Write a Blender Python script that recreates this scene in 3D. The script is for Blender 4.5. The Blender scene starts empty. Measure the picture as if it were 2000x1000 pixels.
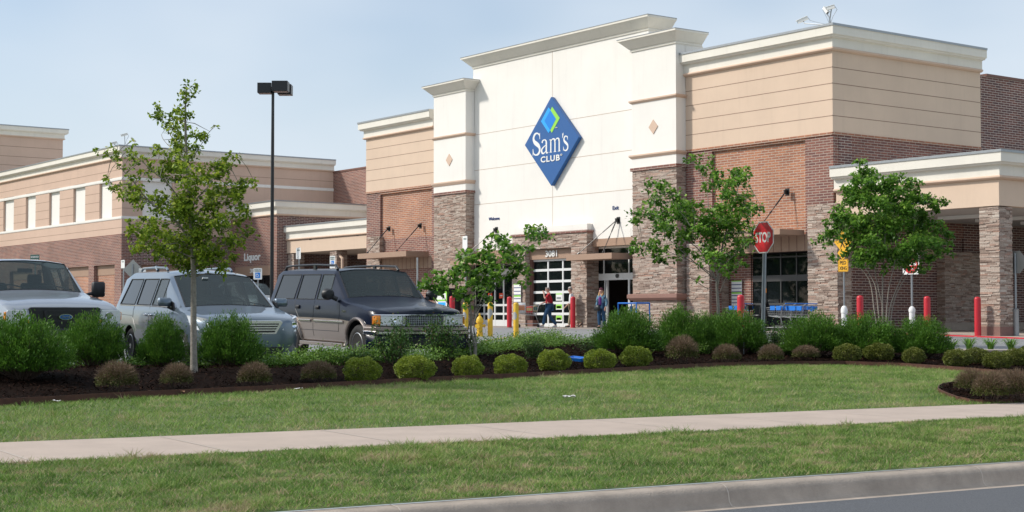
import bpy, bmesh, math, random
import numpy as np
from mathutils import Vector, Matrix
C = bpy.context.scene.collection
SC = bpy.context.scene
random.seed(7)
rng = np.random.default_rng(11)
# ------------------------------------------------------------------ camera
F = 3000.0                                   # focal length in photo pixels (photo 2000 x 1000)
YAW = math.atan2(2230, 3000)
TILT = math.atan2(116, 3000)
sA, cA = math.sin(YAW), math.cos(YAW)
RIGHT = Vector((sA, cA, 0)); FWD = Vector((-cA, sA, 0)); UPV = Vector((0, 0, 1))
cam_d = bpy.data.cameras.new('camera'); cam = bpy.data.objects.new('camera', cam_d); C.objects.link(cam)
cam.location = (0, 0, 0)
cam.rotation_euler = (math.pi/2 + TILT, 0, math.atan2(cA, sA))
cam_d.lens = 54.0; cam_d.sensor_width = 36.0; cam_d.clip_start = 0.1; cam_d.clip_end = 3000
SC.camera = cam
# ------------------------------------------------------------------ light
SUN_EL, SUN_FROM = math.radians(40), Vector((-0.60, -0.80, 0)).normalized()
world = bpy.data.worlds.new('World'); SC.world = world; world.use_nodes = True
wn, wl = world.node_tree.nodes, world.node_tree.links
wn.clear()
sky = wn.new('ShaderNodeTexSky'); sky.sky_type = 'NISHITA'; sky.sun_disc = False
sky.sun_elevation = SUN_EL
sky.sun_rotation = math.atan2(SUN_FROM.x, SUN_FROM.y)
sky.dust_density = 1.6; sky.ozone_density = 1.5; sky.air_density = 1.0
tc = wn.new('ShaderNodeTexCoord'); mp = wn.new('ShaderNodeMapping'); mp.inputs['Scale'].default_value = (1.0, 1.0, 2.6)
nz = wn.new('ShaderNodeTexNoise'); nz.inputs['Scale'].default_value = 1.5; nz.inputs['Detail'].default_value = 4; nz.inputs['Roughness'].default_value = 0.5
rp = wn.new('ShaderNodeValToRGB'); rp.color_ramp.elements[0].position = 0.36; rp.color_ramp.elements[1].position = 0.60
rp.color_ramp.elements[0].color = (0.12, 0.12, 0.12, 1); rp.color_ramp.elements[1].color = (1, 1, 1, 1)
mx = wn.new('ShaderNodeMix'); mx.data_type = 'RGBA'
mx.inputs[7].default_value = (4.7, 5.25, 5.85, 1)
bg = wn.new('ShaderNodeBackground'); bg.inputs['Strength'].default_value = 0.11
wo = wn.new('ShaderNodeOutputWorld')
wl.new(tc.outputs['Generated'], mp.inputs['Vector']); wl.new(mp.outputs[0], nz.inputs['Vector'])
wl.new(nz.outputs['Fac'], rp.inputs['Fac']); wl.new(rp.outputs['Color'], mx.inputs[0])
wl.new(sky.outputs[0], mx.inputs[6]); wl.new(mx.outputs[2], bg.inputs['Color']); wl.new(bg.outputs[0], wo.inputs['Surface'])
sd = bpy.data.lights.new('sun', 'SUN'); sd.energy = 2.5; sd.angle = math.radians(5); sd.color = (1.0, 0.95, 0.87)
sun = bpy.data.objects.new('sun', sd); C.objects.link(sun)
to_sun = Vector((SUN_FROM.x*math.cos(SUN_EL), SUN_FROM.y*math.cos(SUN_EL), math.sin(SUN_EL)))
sun.rotation_euler = to_sun.to_track_quat('Z', 'Y').to_euler()
vs = SC.view_settings; vs.view_transform = 'Standard'; vs.look = 'None'; vs.gamma = 1; vs.use_curve_mapping = False
vs.exposure = 0.52
# ------------------------------------------------------------------ photo pixel -> place
def ray(px, py):
    f = FWD*math.cos(TILT) + UPV*math.sin(TILT); u = -FWD*math.sin(TILT) + UPV*math.cos(TILT)
    return f + RIGHT*((px-1000)/F) + u*((500-py)/F)
def onY(px, py, Y): r = ray(px, py); return r*(Y/r.y)
def onX(px, py, X): r = ray(px, py); return r*(X/r.x)
def atD(px, py, D): r = ray(px, py); return r*(D/(r.dot(FWD)))
def fx(px, Y): return onY(px, 616, Y).x
def fz(px, py, Y): return onY(px, py, Y).z
def gy(px, X): return onX(px, 616, X).y
def gz_(px, py, X): return onX(px, py, X).z
# street frame: s runs along the street, q away from it towards the store
Sd = (RIGHT*0.852 + FWD*0.523).normalized(); Nd = Vector((-Sd.y, Sd.x, 0))
if Nd.dot(FWD) < 0: Nd = -Nd
HP = [(-200,1.75),(0,1.64),(9.7,1.56),(10.0,1.40),(13.17,1.25),(15.2,1.24),(18.5,1.08),(22,1.02),(25.5,.95),(28,.91),(36,.70),(44,.61),(58,.54),(90,.50),(900,.45)]
HQ = [a for a,_ in HP]; HH = [b for _,b in HP]
def sq(x, y): p = Vector((x, y, 0)); return p.dot(Sd), p.dot(Nd)
def gz(x, y):
    s, q = sq(x, y)
    w = min(1, max(0, (26-q)/6.0))
    return -float(np.interp(q, HQ, HH)) - .0033*(s-8)*w
def gnd(px, py):
    r = ray(px, py); D = 5.0; last = 5.0
    while D < 400:
        p = r*(D/r.dot(FWD))
        if p.z <= gz(p.x, p.y): break
        last = D; D *= 1.02
    a, b = last, D
    for _ in range(30):
        m = (a+b)/2; p = r*(m/r.dot(FWD))
        if p.z <= gz(p.x, p.y): b = m
        else: a = m
    p = r*(b/r.dot(FWD)); return Vector((p.x, p.y, gz(p.x, p.y)))
def depth(p): return p.dot(FWD)
# ------------------------------------------------------------------ mesh builder
class MB:
    def __init__(s): s.v = []; s.f = []; s.m = []
    def add(s, vs, fs, m=0):
        o = len(s.v); s.v += [tuple(a) for a in vs]; s.f += [tuple(i+o for i in f) for f in fs]; s.m += [m]*len(fs)
    def box(s, x0, x1, y0, y1, z0, z1, m=0):
        s.add([(x0,y0,z0),(x1,y0,z0),(x1,y1,z0),(x0,y1,z0),(x0,y0,z1),(x1,y0,z1),(x1,y1,z1),(x0,y1,z1)],
              [(0,3,2,1),(4,5,6,7),(0,1,5,4),(1,2,6,5),(2,3,7,6),(3,0,4,7)], m)
    def obox(s, c, ax, ay, az, m=0):       # centre and three half-axis vectors
        c, ax, ay, az = map(Vector, (c, ax, ay, az))
        p = [c+ax*i+ay*j+az*k for k in (-1,1) for (i,j) in ((-1,-1),(1,-1),(1,1),(-1,1))]
        s.add(p, [(0,3,2,1),(4,5,6,7),(0,1,5,4),(1,2,6,5),(2,3,7,6),(3,0,4,7)], m)
    def tube(s, pts, r, n=8, m=0, caps=True):
        pts = [Vector(p) for p in pts]; k = len(pts); rs = r if isinstance(r, (list, tuple)) else [r]*k
        o = len(s.v); ref = None
        for i, p in enumerate(pts):
            d = (pts[min(i+1,k-1)]-pts[max(i-1,0)]).normalized()
            if ref is None:
                ref = Vector((0,0,1)) if abs(d.z) < .9 else Vector((1,0,0))
            a = d.cross(ref).normalized(); b = d.cross(a).normalized(); ref = -b if True else ref
            ref = a.cross(d)
            for j in range(n):
                t = 2*math.pi*j/n; q = p + a*math.cos(t)*rs[i] + b*math.sin(t)*rs[i]; s.v.append(tuple(q))
        for i in range(k-1):
            for j in range(n):
                s.f.append((o+i*n+j, o+i*n+(j+1)%n, o+(i+1)*n+(j+1)%n, o+(i+1)*n+j)); s.m.append(m)
        if caps:
            s.f.append(tuple(o+j for j in reversed(range(n)))); s.m.append(m)
            s.f.append(tuple(o+(k-1)*n+j for j in range(n))); s.m.append(m)
    def lathe(s, prof, n=16, c=(0,0,0), axis='z', m=0):
        c = Vector(c); o = len(s.v)
        for (r, h) in prof:
            for j in range(n):
                t = 2*math.pi*j/n; a, b = r*math.cos(t), r*math.sin(t)
                s.v.append(tuple(c + (Vector((a,b,h)) if axis == 'z' else Vector((b,h,a)) if axis == 'y' else Vector((h,a,b)))))
        for i in range(len(prof)-1):
            for j in range(n):
                s.f.append((o+i*n+j, o+i*n+(j+1)%n, o+(i+1)*n+(j+1)%n, o+(i+1)*n+j)); s.m.append(m)
        s.f.append(tuple(o+j for j in reversed(range(n)))); s.m.append(m)
        s.f.append(tuple(o+(len(prof)-1)*n+j for j in range(n))); s.m.append(m)
    def prism(s, poly, org, ex, ey, ez, d, m=0):   # polygon in (ex,ey), extruded d along ez
        org, ex, ey, ez = map(Vector, (org, ex, ey, ez)); n = len(poly)
        a = [org+ex*p[0]+ey*p[1] for p in poly]; b = [p+ez*d for p in a]
        s.add(a+b, [tuple(range(n)), tuple(reversed(range(n, 2*n)))]+[(i,(i+1)%n+0,(i+1)%n+n,i+n)[::-1] for i in range(n)], m)
    def sweep(s, path, prof, m=0, closed_end=True):   # profile (out, z) swept on a horizontal path, outward = right of travel
        path = [Vector((p[0],p[1],0)) for p in path]; k = len(path); o = len(s.v); n = len(prof)
        for i, p in enumerate(path):
            ds = []
            if i > 0: ds.append((p-path[i-1]).normalized())
            if i < k-1: ds.append((path[i+1]-p).normalized())
            ns = [Vector((d.y,-d.x,0)) for d in ds]
            if len(ns) == 2:
                b = (ns[0]+ns[1]); b = b/ (b.dot(ns[0]))
            else: b = ns[0]
            for (q, z) in prof: s.v.append((p.x+b.x*q, p.y+b.y*q, z))
        for i in range(k-1):
            for j in range(n):
                s.f.append((o+i*n+j, o+(i+1)*n+j, o+(i+1)*n+(j+1)%n, o+i*n+(j+1)%n)); s.m.append(m)
        s.f.append(tuple(o+j for j in range(n))); s.m.append(m)
        s.f.append(tuple(o+(k-1)*n+j for j in reversed(range(n)))); s.m.append(m)
    def build(s, name, mats, parent=None, world=False, smooth=0, fix=True, attr=None, loc=None, bevel=0):
        me = bpy.data.meshes.new(name); me.from_pydata(s.v, [], s.f)
        if not isinstance(mats, (list, tuple)): mats = [mats]
        for q in mats: me.materials.append(q)
        me.polygons.foreach_set('material_index', s.m)
        if fix:
            bm = bmesh.new(); bm.from_mesh(me); bmesh.ops.recalc_face_normals(bm, faces=bm.faces)
            if bevel:
                es = [e for e in bm.edges if len(e.link_faces) == 2 and e.calc_face_angle(0) > .5]
                bmesh.ops.bevel(bm, geom=es, offset=bevel, segments=1, affect='EDGES', clamp_overlap=True)
            bm.to_mesh(me); bm.free()
        if attr is not None and not bevel:
            a = me.attributes.new('rnd', 'FLOAT', 'FACE'); a.data.foreach_set('value', np.asarray(attr, dtype=np.float32))
        if smooth:
            me.polygons.foreach_set('use_smooth', [True]*len(me.polygons))
            me.set_sharp_from_angle(angle=math.radians(smooth))
        me.update(); o = bpy.data.objects.new(name, me); C.objects.link(o)
        if parent is not None:
            o.parent = parent
            if world: o.location = -Vector(parent.location)
        if loc is not None: o.location = loc
        return o
def thing(name, label, cat, loc=(0,0,0), rz=0, group=None):
    o = bpy.data.objects.new(name, None); C.objects.link(o); o.location = loc; o.rotation_euler = (0,0,rz)
    o.empty_display_size = .2
    o['label'] = label; o['category'] = cat
    if group: o['group'] = group
    return o
def tag(o, label, cat, group=None):
    o['label'] = label; o['category'] = cat
    if group: o['group'] = group
    return o
def struct(o): o['kind'] = 'structure'; return o
def stuff(o, label, cat): o['kind'] = 'stuff'; o['label'] = label; o['category'] = cat; return o
def dup(root, loc, rz=0, label=None, group=None, sc=None):
    def cp(o, par):
        c = o.copy(); C.objects.link(c); c.parent = par
        for ch in o.children: cp(ch, c)
        return c
    r = cp(root, None); r.location = loc; r.rotation_euler = (0,0,rz)
    if label: r['label'] = label
    if group: r['group'] = group
    if sc: r.scale = sc
    return r
def npmesh(name, verts, faces, mat, rnd=None, parent=None, loc=None):
    """verts (N,3), faces (M,k) numpy"""
    k = faces.shape[1]; me = bpy.data.meshes.new(name)
    me.vertices.add(len(verts)); me.vertices.foreach_set('co', verts.astype(np.float32).ravel())
    me.loops.add(faces.size); me.loops.foreach_set('vertex_index', faces.astype(np.int32).ravel())
    me.polygons.add(len(faces)); me.polygons.foreach_set('loop_start', np.arange(0, faces.size, k, dtype=np.int32))
    if rnd is not None:
        a = me.attributes.new('rnd', 'FLOAT', 'FACE'); a.data.foreach_set('value', rnd.astype(np.float32))
    me.materials.append(mat); me.update(calc_edges=True); me.validate()
    o = bpy.data.objects.new(name, me); C.objects.link(o)
    if parent is not None: o.parent = parent
    if loc is not None: o.location = loc
    return o
# ------------------------------------------------------------------ materials
def mat(name, col, rough=.6, metal=0, var=.0, vscale=3.0, bump=0, bscale=40, coat=0, spec=None, stain=0):
    m = bpy.data.materials.new(name); m.use_nodes = True; n, l = m.node_tree.nodes, m.node_tree.links
    b = n['Principled BSDF']; b.inputs['Base Color'].default_value = (*col, 1)
    b.inputs['Roughness'].default_value = rough; b.inputs['Metallic'].default_value = metal
    b.inputs['Coat Weight'].default_value = coat; b.inputs['Coat Roughness'].default_value = .03
    if spec is not None: b.inputs['Specular IOR Level'].default_value = spec
    g = n.new('ShaderNodeNewGeometry')
    if var:
        t = n.new('ShaderNodeTexNoise'); t.inputs['Scale'].default_value = vscale; t.inputs['Detail'].default_value = 8; t.inputs['Roughness'].default_value = .65
        l.new(g.outputs['Position'], t.inputs['Vector'])
        r = n.new('ShaderNodeMapRange'); r.inputs['From Min'].default_value = .3; r.inputs['From Max'].default_value = .7
        r.inputs['To Min'].default_value = 1-var; r.inputs['To Max'].default_value = 1+var
        l.new(t.outputs['Fac'], r.inputs['Value'])
        x = n.new('ShaderNodeMix'); x.data_type = 'RGBA'; x.blend_type = 'MULTIPLY'; x.inputs[0].default_value = 1
        x.inputs[6].default_value = (*col, 1); l.new(r.outputs[0], x.inputs[7]); src = x.outputs[2]
        if stain:   # faint vertical run-off streaks
            mp_ = n.new('ShaderNodeMapping'); mp_.inputs['Scale'].default_value = (3, 3, .25); l.new(g.outputs['Position'], mp_.inputs['Vector'])
            t2 = n.new('ShaderNodeTexNoise'); t2.inputs['Scale'].default_value = 1.5; t2.inputs['Detail'].default_value = 5; l.new(mp_.outputs[0], t2.inputs['Vector'])
            r2 = n.new('ShaderNodeMapRange'); r2.inputs['From Min'].default_value = .55; r2.inputs['From Max'].default_value = .8
            r2.inputs['To Min'].default_value = 1; r2.inputs['To Max'].default_value = 1-stain; l.new(t2.outputs['Fac'], r2.inputs['Value'])
            x2 = n.new('ShaderNodeMix'); x2.data_type = 'RGBA'; x2.blend_type = 'MULTIPLY'; x2.inputs[0].default_value = 1
            l.new(src, x2.inputs[6]); l.new(r2.outputs[0], x2.inputs[7]); src = x2.outputs[2]
        l.new(src, b.inputs['Base Color'])
    if bump:
        t = n.new('ShaderNodeTexNoise'); t.inputs['Scale'].default_value = bscale; t.inputs['Detail'].default_value = 5
        l.new(g.outputs['Position'], t.inputs['Vector'])
        u = n.new('ShaderNodeBump'); u.inputs['Strength'].default_value = bump; u.inputs['Distance'].default_value = .02
        l.new(t.outputs['Fac'], u.inputs['Height']); l.new(u.outputs[0], b.inputs['Normal'])
    return m
def brick(name, c1, c2, mortar, c3=None):
    m = bpy.data.materials.new(name); m.use_nodes = True; n, l = m.node_tree.nodes, m.node_tree.links
    b = n['Principled BSDF']; b.inputs['Roughness'].default_value = .85
    g = n.new('ShaderNodeNewGeometry'); s = n.new('ShaderNodeSeparateXYZ'); l.new(g.outputs['Position'], s.inputs[0])
    a = n.new('ShaderNodeMath'); a.operation = 'ADD'; l.new(s.outputs[0], a.inputs[0]); l.new(s.outputs[1], a.inputs[1])
    c = n.new('ShaderNodeCombineXYZ'); l.new(a.outputs[0], c.inputs[0]); l.new(s.outputs[2], c.inputs[1])
    t = n.new('ShaderNodeTexBrick'); t.offset = .5; t.inputs['Scale'].default_value = 1
    t.inputs['Brick Width'].default_value = .37; t.inputs['Row Height'].default_value = .098
    t.inputs['Mortar Size'].default_value = .0135; t.inputs['Mortar Smooth'].default_value = .2; t.inputs['Bias'].default_value = -.1
    t.inputs['Color1'].default_value = (*c1,1); t.inputs['Color2'].default_value = (*c2,1); t.inputs['Mortar'].default_value = (*mortar,1)
    l.new(c.outputs[0], t.inputs['Vector'])
    z = n.new('ShaderNodeTexNoise'); z.inputs['Scale'].default_value = .6; z.inputs['Detail'].default_value = 6; l.new(g.outputs['Position'], z.inputs['Vector'])
    z2 = n.new('ShaderNodeTexNoise'); z2.inputs['Scale'].default_value = 30; z2.inputs['Detail'].default_value = 2; l.new(g.outputs['Position'], z2.inputs['Vector'])
    ad = n.new('ShaderNodeMath'); ad.operation = 'ADD'; l.new(z.outputs['Fac'], ad.inputs[0]); l.new(z2.outputs['Fac'], ad.inputs[1])
    r = n.new('ShaderNodeMapRange'); r.inputs['From Min'].default_value = .7; r.inputs['From Max'].default_value = 1.3; r.inputs['To Min'].default_value = .78; r.inputs['To Max'].default_value = 1.2
    l.new(ad.outputs[0], r.inputs['Value'])
    x = n.new('ShaderNodeMix'); x.data_type = 'RGBA'; x.blend_type = 'MULTIPLY'; x.inputs[0].default_value = 1
    l.new(t.outputs['Color'], x.inputs[6]); l.new(r.outputs[0], x.inputs[7]); l.new(x.outputs[2], b.inputs['Base Color'])
    u = n.new('ShaderNodeBump'); u.inputs['Strength'].default_value = .5; u.inputs['Distance'].default_value = .01; u.invert = True
    l.new(t.outputs['Fac'], u.inputs['Height']); l.new(u.outputs[0], b.inputs['Normal'])
    return m
def rampmat(name, stops, rough=.8, nscale=25, nvar=.15, trans=0, bump=0, spec=.3):
    """colour from the per-face value 'rnd'"""
    m = bpy.data.materials.new(name); m.use_nodes = True; n, l = m.node_tree.nodes, m.node_tree.links
    b = n['Principled BSDF']; b.inputs['Roughness'].default_value = rough; b.inputs['Specular IOR Level'].default_value = spec
    a = n.new('ShaderNodeAttribute'); a.attribute_name = 'rnd'
    r = n.new('ShaderNodeValToRGB'); e = r.color_ramp.elements
    while len(e) < len(stops): e.new(.5)
    for i, (p, c) in enumerate(stops): e[i].position = p; e[i].color = (*c, 1)
    l.new(a.outputs['Fac'], r.inputs['Fac']); src = r.outputs['Color']
    if nvar:
        g = n.new('ShaderNodeNewGeometry'); t = n.new('ShaderNodeTexNoise'); t.inputs['Scale'].default_value = nscale; t.inputs['Detail'].default_value = 4
        l.new(g.outputs['Position'], t.inputs['Vector'])
        k = n.new('ShaderNodeMapRange'); k.inputs['From Min'].default_value = .3; k.inputs['From Max'].default_value = .7; k.inputs['To Min'].default_value = 1-nvar; k.inputs['To Max'].default_value = 1+nvar
        l.new(t.outputs['Fac'], k.inputs['Value'])
        x = n.new('ShaderNodeMix'); x.data_type = 'RGBA'; x.blend_type = 'MULTIPLY'; x.inputs[0].default_value = 1
        l.new(src, x.inputs[6]); l.new(k.outputs[0], x.inputs[7]); src = x.outputs[2]
        if bump:
            u = n.new('ShaderNodeBump'); u.inputs['Strength'].default_value = bump; u.inputs['Distance'].default_value = .02
            l.new(t.outputs['Fac'], u.inputs['Height']); l.new(u.outputs[0], b.inputs['Normal'])
    l.new(src, b.inputs['Base Color'])
    if trans:
        tr = n.new('ShaderNodeBsdfTranslucent'); mxs = n.new('ShaderNodeMixShader'); mxs.inputs[0].default_value = trans
        l.new(src, tr.inputs['Color']); l.new(b.outputs[0], mxs.inputs[1]); l.new(tr.outputs[0], mxs.inputs[2])
        l.new(mxs.outputs[0], n['Material Output'].inputs['Surface'])
    return m
def glassmat(name, col=(.02,.025,.03), rough=.03, alpha=.85, spec=.7):
    m = bpy.data.materials.new(name); m.use_nodes = True; n, l = m.node_tree.nodes, m.node_tree.links
    b = n['Principled BSDF']; b.inputs['Base Color'].default_value = (*col,1); b.inputs['Roughness'].default_value = rough
    b.inputs['Specular IOR Level'].default_value = spec
    t = n.new('ShaderNodeBsdfTransparent'); t.inputs['Color'].default_value = (.75,.85,.82,1); x = n.new('ShaderNodeMixShader'); x.inputs[0].default_value = alpha
    l.new(t.outputs[0], x.inputs[1]); l.new(b.outputs[0], x.inputs[2]); l.new(x.outputs[0], n['Material Output'].inputs['Surface'])
    return m
M = {}
M['cream'] = mat('cream_stucco', (.82,.79,.74), .9, var=.035, vscale=.5, bump=.15, bscale=60, stain=.05)
M['trim'] = mat('pale_trim', (.77,.73,.65), .85, var=.05, vscale=.6, bump=.1, bscale=60, stain=.08)
M['tan'] = mat('tan_stucco', (.66,.505,.385), .9, var=.05, vscale=.5, bump=.2, bscale=60, stain=.05)
M['tanpink'] = mat('rose_tan_stucco', (.60,.43,.335), .9, var=.05, vscale=.5, bump=.2, bscale=60, stain=.05)
M['mould'] = mat('tan_moulding', (.64,.47,.36), .85, var=.05, vscale=1)
M['joint'] = mat('stucco_joint', (.30,.20,.15), .9)
M['jointw'] = mat('cream_joint', (.52,.42,.34), .9)
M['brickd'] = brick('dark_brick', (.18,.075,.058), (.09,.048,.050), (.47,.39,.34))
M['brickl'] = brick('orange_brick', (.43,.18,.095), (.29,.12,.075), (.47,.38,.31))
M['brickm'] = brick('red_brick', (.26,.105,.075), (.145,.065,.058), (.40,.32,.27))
M['stone'] = rampmat('ledge_stone', [(0,(.22,.155,.125)),(.2,(.33,.25,.205)),(.45,(.42,.335,.28)),(.7,(.48,.405,.345)),(.88,(.38,.23,.175)),(1,(.56,.49,.42))], .9, 22, .22, bump=.4)
M['mortar'] = mat('dark_mortar', (.07,.055,.045), .95)
M['brown'] = mat('brown_metal_panel', (.36,.235,.165), .6, var=.04, vscale=1)
M['brown2'] = mat('dark_brown_trim', (.18,.085,.065), .6, var=.05)
M['white'] = mat('white_metal', (.72,.73,.72), .4, var=.03)
M['whitep'] = mat('white_paint', (.80,.80,.78), .5)
M['black'] = mat('black_metal', (.012,.013,.015), .35)
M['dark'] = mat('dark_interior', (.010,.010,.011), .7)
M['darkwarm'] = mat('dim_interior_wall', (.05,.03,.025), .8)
M['glass'] = glassmat('shop_glass', (.008,.011,.012), .02, .93, .35)
M['galv'] = mat('galvanised_steel', (.34,.36,.38), .4, .7, var=.1, vscale=8)
M['red'] = mat('red_paint', (.52,.018,.03), .35, var=.08, vscale=5)
M['yellow'] = mat('yellow_paint', (.74,.46,.03), .5, var=.12, vscale=7)
M['conc'] = mat('concrete_walk', (.44,.355,.295), .9, var=.10, vscale=1.5, bump=.25, bscale=90)
M['kerb'] = mat('concrete_kerb', (.385,.32,.262), .9, var=.20, vscale=3.0, bump=.3, bscale=60)
M['asph'] = mat('asphalt_road', (.115,.120,.130), .85, var=.35, vscale=70, bump=.8, bscale=160)
M['lot'] = mat('worn_lot_asphalt', (.235,.235,.24), .9, var=.12, vscale=.8, bump=.3, bscale=90)
M['blue'] = mat('sign_blue', (.018,.105,.32), .35)
M['navy'] = mat('navy_letters', (.012,.04,.17), .4)
M['ltblue'] = mat('logo_light_blue', (.02,.38,.88), .4)
M['mdblue'] = mat('logo_blue', (.0,.21,.70), .4)
M['lime'] = mat('logo_lime', (.30,.68,.07), .4)
M['roof'] = mat('roof_membrane', (.45,.45,.44), .9)
# ------------------------------------------------------------------ projection back to the photo
_f = FWD*math.cos(TILT) + UPV*math.sin(TILT); _u = -FWD*math.sin(TILT) + UPV*math.cos(TILT)
def proj(P):
    P = np.asarray(P, float); d = P@np.array(_f); return 1000+F*(P@np.array(RIGHT))/d, 500-F*(P@np.array(_u))/d
SQ = lambda s, q: Sd*s + Nd*q
def sheet(name, mat_, qs, ss, zf, thick=0):
    mb = MB(); nq = len(qs)
    for s in ss:
        for q in qs:
            p = SQ(s, q); mb.v.append((p.x, p.y, zf(p.x, p.y, s, q)))
    for i in range(len(ss)-1):
        for j in range(nq-1):
            mb.f.append((i*nq+j, (i+1)*nq+j, (i+1)*nq+j+1, i*nq+j+1)); mb.m.append(0)
    return mb.build(name, mat_, fix=False)
def grassmat():
    m = bpy.data.materials.new('turf_soil'); m.use_nodes = True; n, l = m.node_tree.nodes, m.node_tree.links
    b = n['Principled BSDF']; b.inputs['Roughness'].default_value = .95
    g = n.new('ShaderNodeNewGeometry')
    t = n.new('ShaderNodeTexNoise'); t.inputs['Scale'].default_value = 2.2; t.inputs['Detail'].default_value = 10; t.inputs['Roughness'].default_value = .75
    l.new(g.outputs['Position'], t.inputs['Vector'])
    r = n.new('ShaderNodeValToRGB'); e = r.color_ramp.elements
    e[0].position = .3; e[0].color = (.06,.10,.025,1); e[1].position = .72; e[1].color = (.20,.17,.09,1)
    k = e.new(.52); k.color = (.10,.14,.04,1)
    l.new(t.outputs['Fac'], r.inputs['Fac']); l.new(r.outputs['Color'], b.inputs['Base Color'])
    return m
M['turf'] = grassmat()
SS = [-900,-300,-100,-50,-30]+[x for x in range(-24,61,3)]+[70,85,100,140,200,400,1200]
def zbase(x, y, s, q):
    r = min(1, max(0, (q-22.8)/2.0)); lump = 0
    if 15.5 < q < 22: lump = .012*math.sin(s*1.7+q)*math.sin(q*2.1-s*.6)
    return gz(x, y) - .14*r + lump - (.012 if q > 15.21 else 0)
QL = [15.2]+[15.6+.5*i for i in range(15)]+[24,25,26,28,32,36,40,44,50,58,75,90,150,300,900]
ground = struct(sheet('ground', M['turf'], QL, SS, zbase))
verge = struct(sheet('grass_verge', M['turf'], [10.19,10.3,10.8,11.4,12,12.6,13.19], SS,
    lambda x,y,s,q: gz(x,y)+(.010*math.sin(s*1.3+q*2) if 10.5<q<13 else 0)-.01))
struct(sheet('far_verge', M['turf'], [-900,-60,-9.5,-9], SS, lambda x,y,s,q: gz(x,y)+.1))
struct(sheet('road', M['asph'], [-9,-5,0,5,9.68], SS, lambda x,y,s,q: gz(x,y)))
# kerb and gutter, one swept strip
kp = [(9.66,-1.574),(9.90,-1.590),(9.955,-1.585),(9.99,-1.55),(10.005,-1.475),(10.03,-1.435),(10.07,-1.415),(10.20,-1.408),(10.20,-1.6)]
mb = MB(); ks = [-60,-30]+[-24+1.0*i for i in range(85)]+[80,150,400]
for s in ks:
    for q, z in kp:
        p = SQ(s, q); mb.v.append((p.x, p.y, z-.0033*(s-8)))
for i in range(len(ks)-1):
    for j in range(len(kp)-1): mb.f.append((i*9+j,(i+1)*9+j,(i+1)*9+j+1,i*9+j+1)); mb.m.append(0)
struct(mb.build('kerb', M['kerb'], fix=False, smooth=40))
s0, _ = sq(*gnd(1428, 950)[:2])
mb = MB()
for k in range(-6, 14):
    a = s0+3.05*k
    for j in range(1, 7):
        (q0,z0),(q1,z1) = kp[j],kp[j+1]; w = .006
        P = [SQ(a-w,q0),SQ(a+w,q0),SQ(a+w,q1),SQ(a-w,q1)]
        zz = -.0033*(a-8)+.004
        mb.add([(P[0].x,P[0].y,z0+zz),(P[1].x,P[1].y,z0+zz),(P[2].x,P[2].y,z1+zz),(P[3].x,P[3].y,z1+zz)], [(0,1,2,3)])
struct(mb.build('kerb_joints', mat('kerb_joint', (.52,.45,.38), .9), fix=False))
# pavement with joints
struct(sheet('sidewalk', M['conc'], [13.15,13.17,14.2,15.2,15.22], SS, lambda x,y,s,q: gz(x,y)+(.006 if 13.16<q<15.21 else -.08)))
s1, _ = sq(*gnd(305, 851)[:2]); mb = MB()
for k in range(-7, 22):
    a = s1+1.78*k; P = [SQ(a-.008,13.18),SQ(a+.008,13.18),SQ(a+.008,15.19),SQ(a-.008,15.19)]
    mb.add([(p.x,p.y,gz(p.x,p.y)+.010) for p in P], [(0,1,2,3)])
struct(mb.build('sidewalk_joints', mat('walk_joint', (.52,.46,.40), .9), fix=False))
# planting bed and parking lot, laid out on the ground
FRONT = [(-160,800),(-60,797),(0,793),(125,786),(250,778),(375,772),(500,766),(625,759),(750,752),(875,745),(1000,739),(1140,731),(1300,722),(1400,717),(1500,714),(1650,713),(1760,717),(1850,723),(1930,730),(2050,739),(2160,745)]
BACK = [(-160,716),(0,708),(250,703),(500,697),(700,690),(900,678),(1080,671),(1300,671),(1500,678),(1700,686),(1900,691),(2160,694)]
fyi = lambda px: float(np.interp(px, [a for a,_ in FRONT], [b for _,b in FRONT]))
byi = lambda px: float(np.interp(px, [a for a,_ in BACK], [b for _,b in BACK]))
cols = list(range(-320, 2521, 20))
BD = [(-160,24.0),(0,24.3),(250,24.5),(520,24.6),(700,26.0),(850,27.3)]
def bpt(px):
    if px <= 850: D = float(np.interp(px, [a for a,_ in BD], [b for _,b in BD]))
    else:
        D2 = depth(gnd(px, byi(px))); w = min(1, (px-850)/200); D = 27.3*(1-w)+D2*w
    p = at_cam(px, D); p.z = gz(p.x, p.y); return p
def at_cam(px, D):
    r = ray(px, 616); p = r*(D/r.dot(FWD)); return Vector((p.x, p.y, 0))
fr = [gnd(px, fyi(px)) for px in cols]; bk = [bpt(px) for px in cols]
_DF = [depth(p) for p in fr]; _DB = [depth(p) for p in bk]
def surf_np(P, z0):
    """height of the mulch surface over the plain ground z0"""
    D = P@np.array(FWD); px = 1000+F*(P@np.array(RIGHT))/np.maximum(D,1)
    df = np.interp(px, cols, _DF); db = np.interp(px, cols, _DB); t = np.clip((D-df)/(db-df), 0, 1)
    A = np.interp(px, [850,1100], [.21,.07]); inn = (t > 0) & (t < 1)
    return z0 + np.where(inn, .02+A*np.sin(math.pi*t**1.5), 0), t
def sz(x, y):
    z, t = surf_np(np.array([[x, y, 0.]]), np.array([gz(x, y)])); return float(z[0])
def gndb(px, py):
    r = ray(px, py); D = 8.0; last = 8.0
    while D < 200:
        p = r*(D/r.dot(FWD))
        if p.z <= sz(p.x, p.y): break
        last = D; D *= 1.01
    a, b = last, D
    for _ in range(25):
        m = (a+b)/2; p = r*(m/r.dot(FWD))
        if p.z <= sz(p.x, p.y): b = m
        else: a = m
    p = r*(b/r.dot(FWD)); return Vector((p.x, p.y, sz(p.x, p.y)))
mb = MB(); NR = 25
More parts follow.
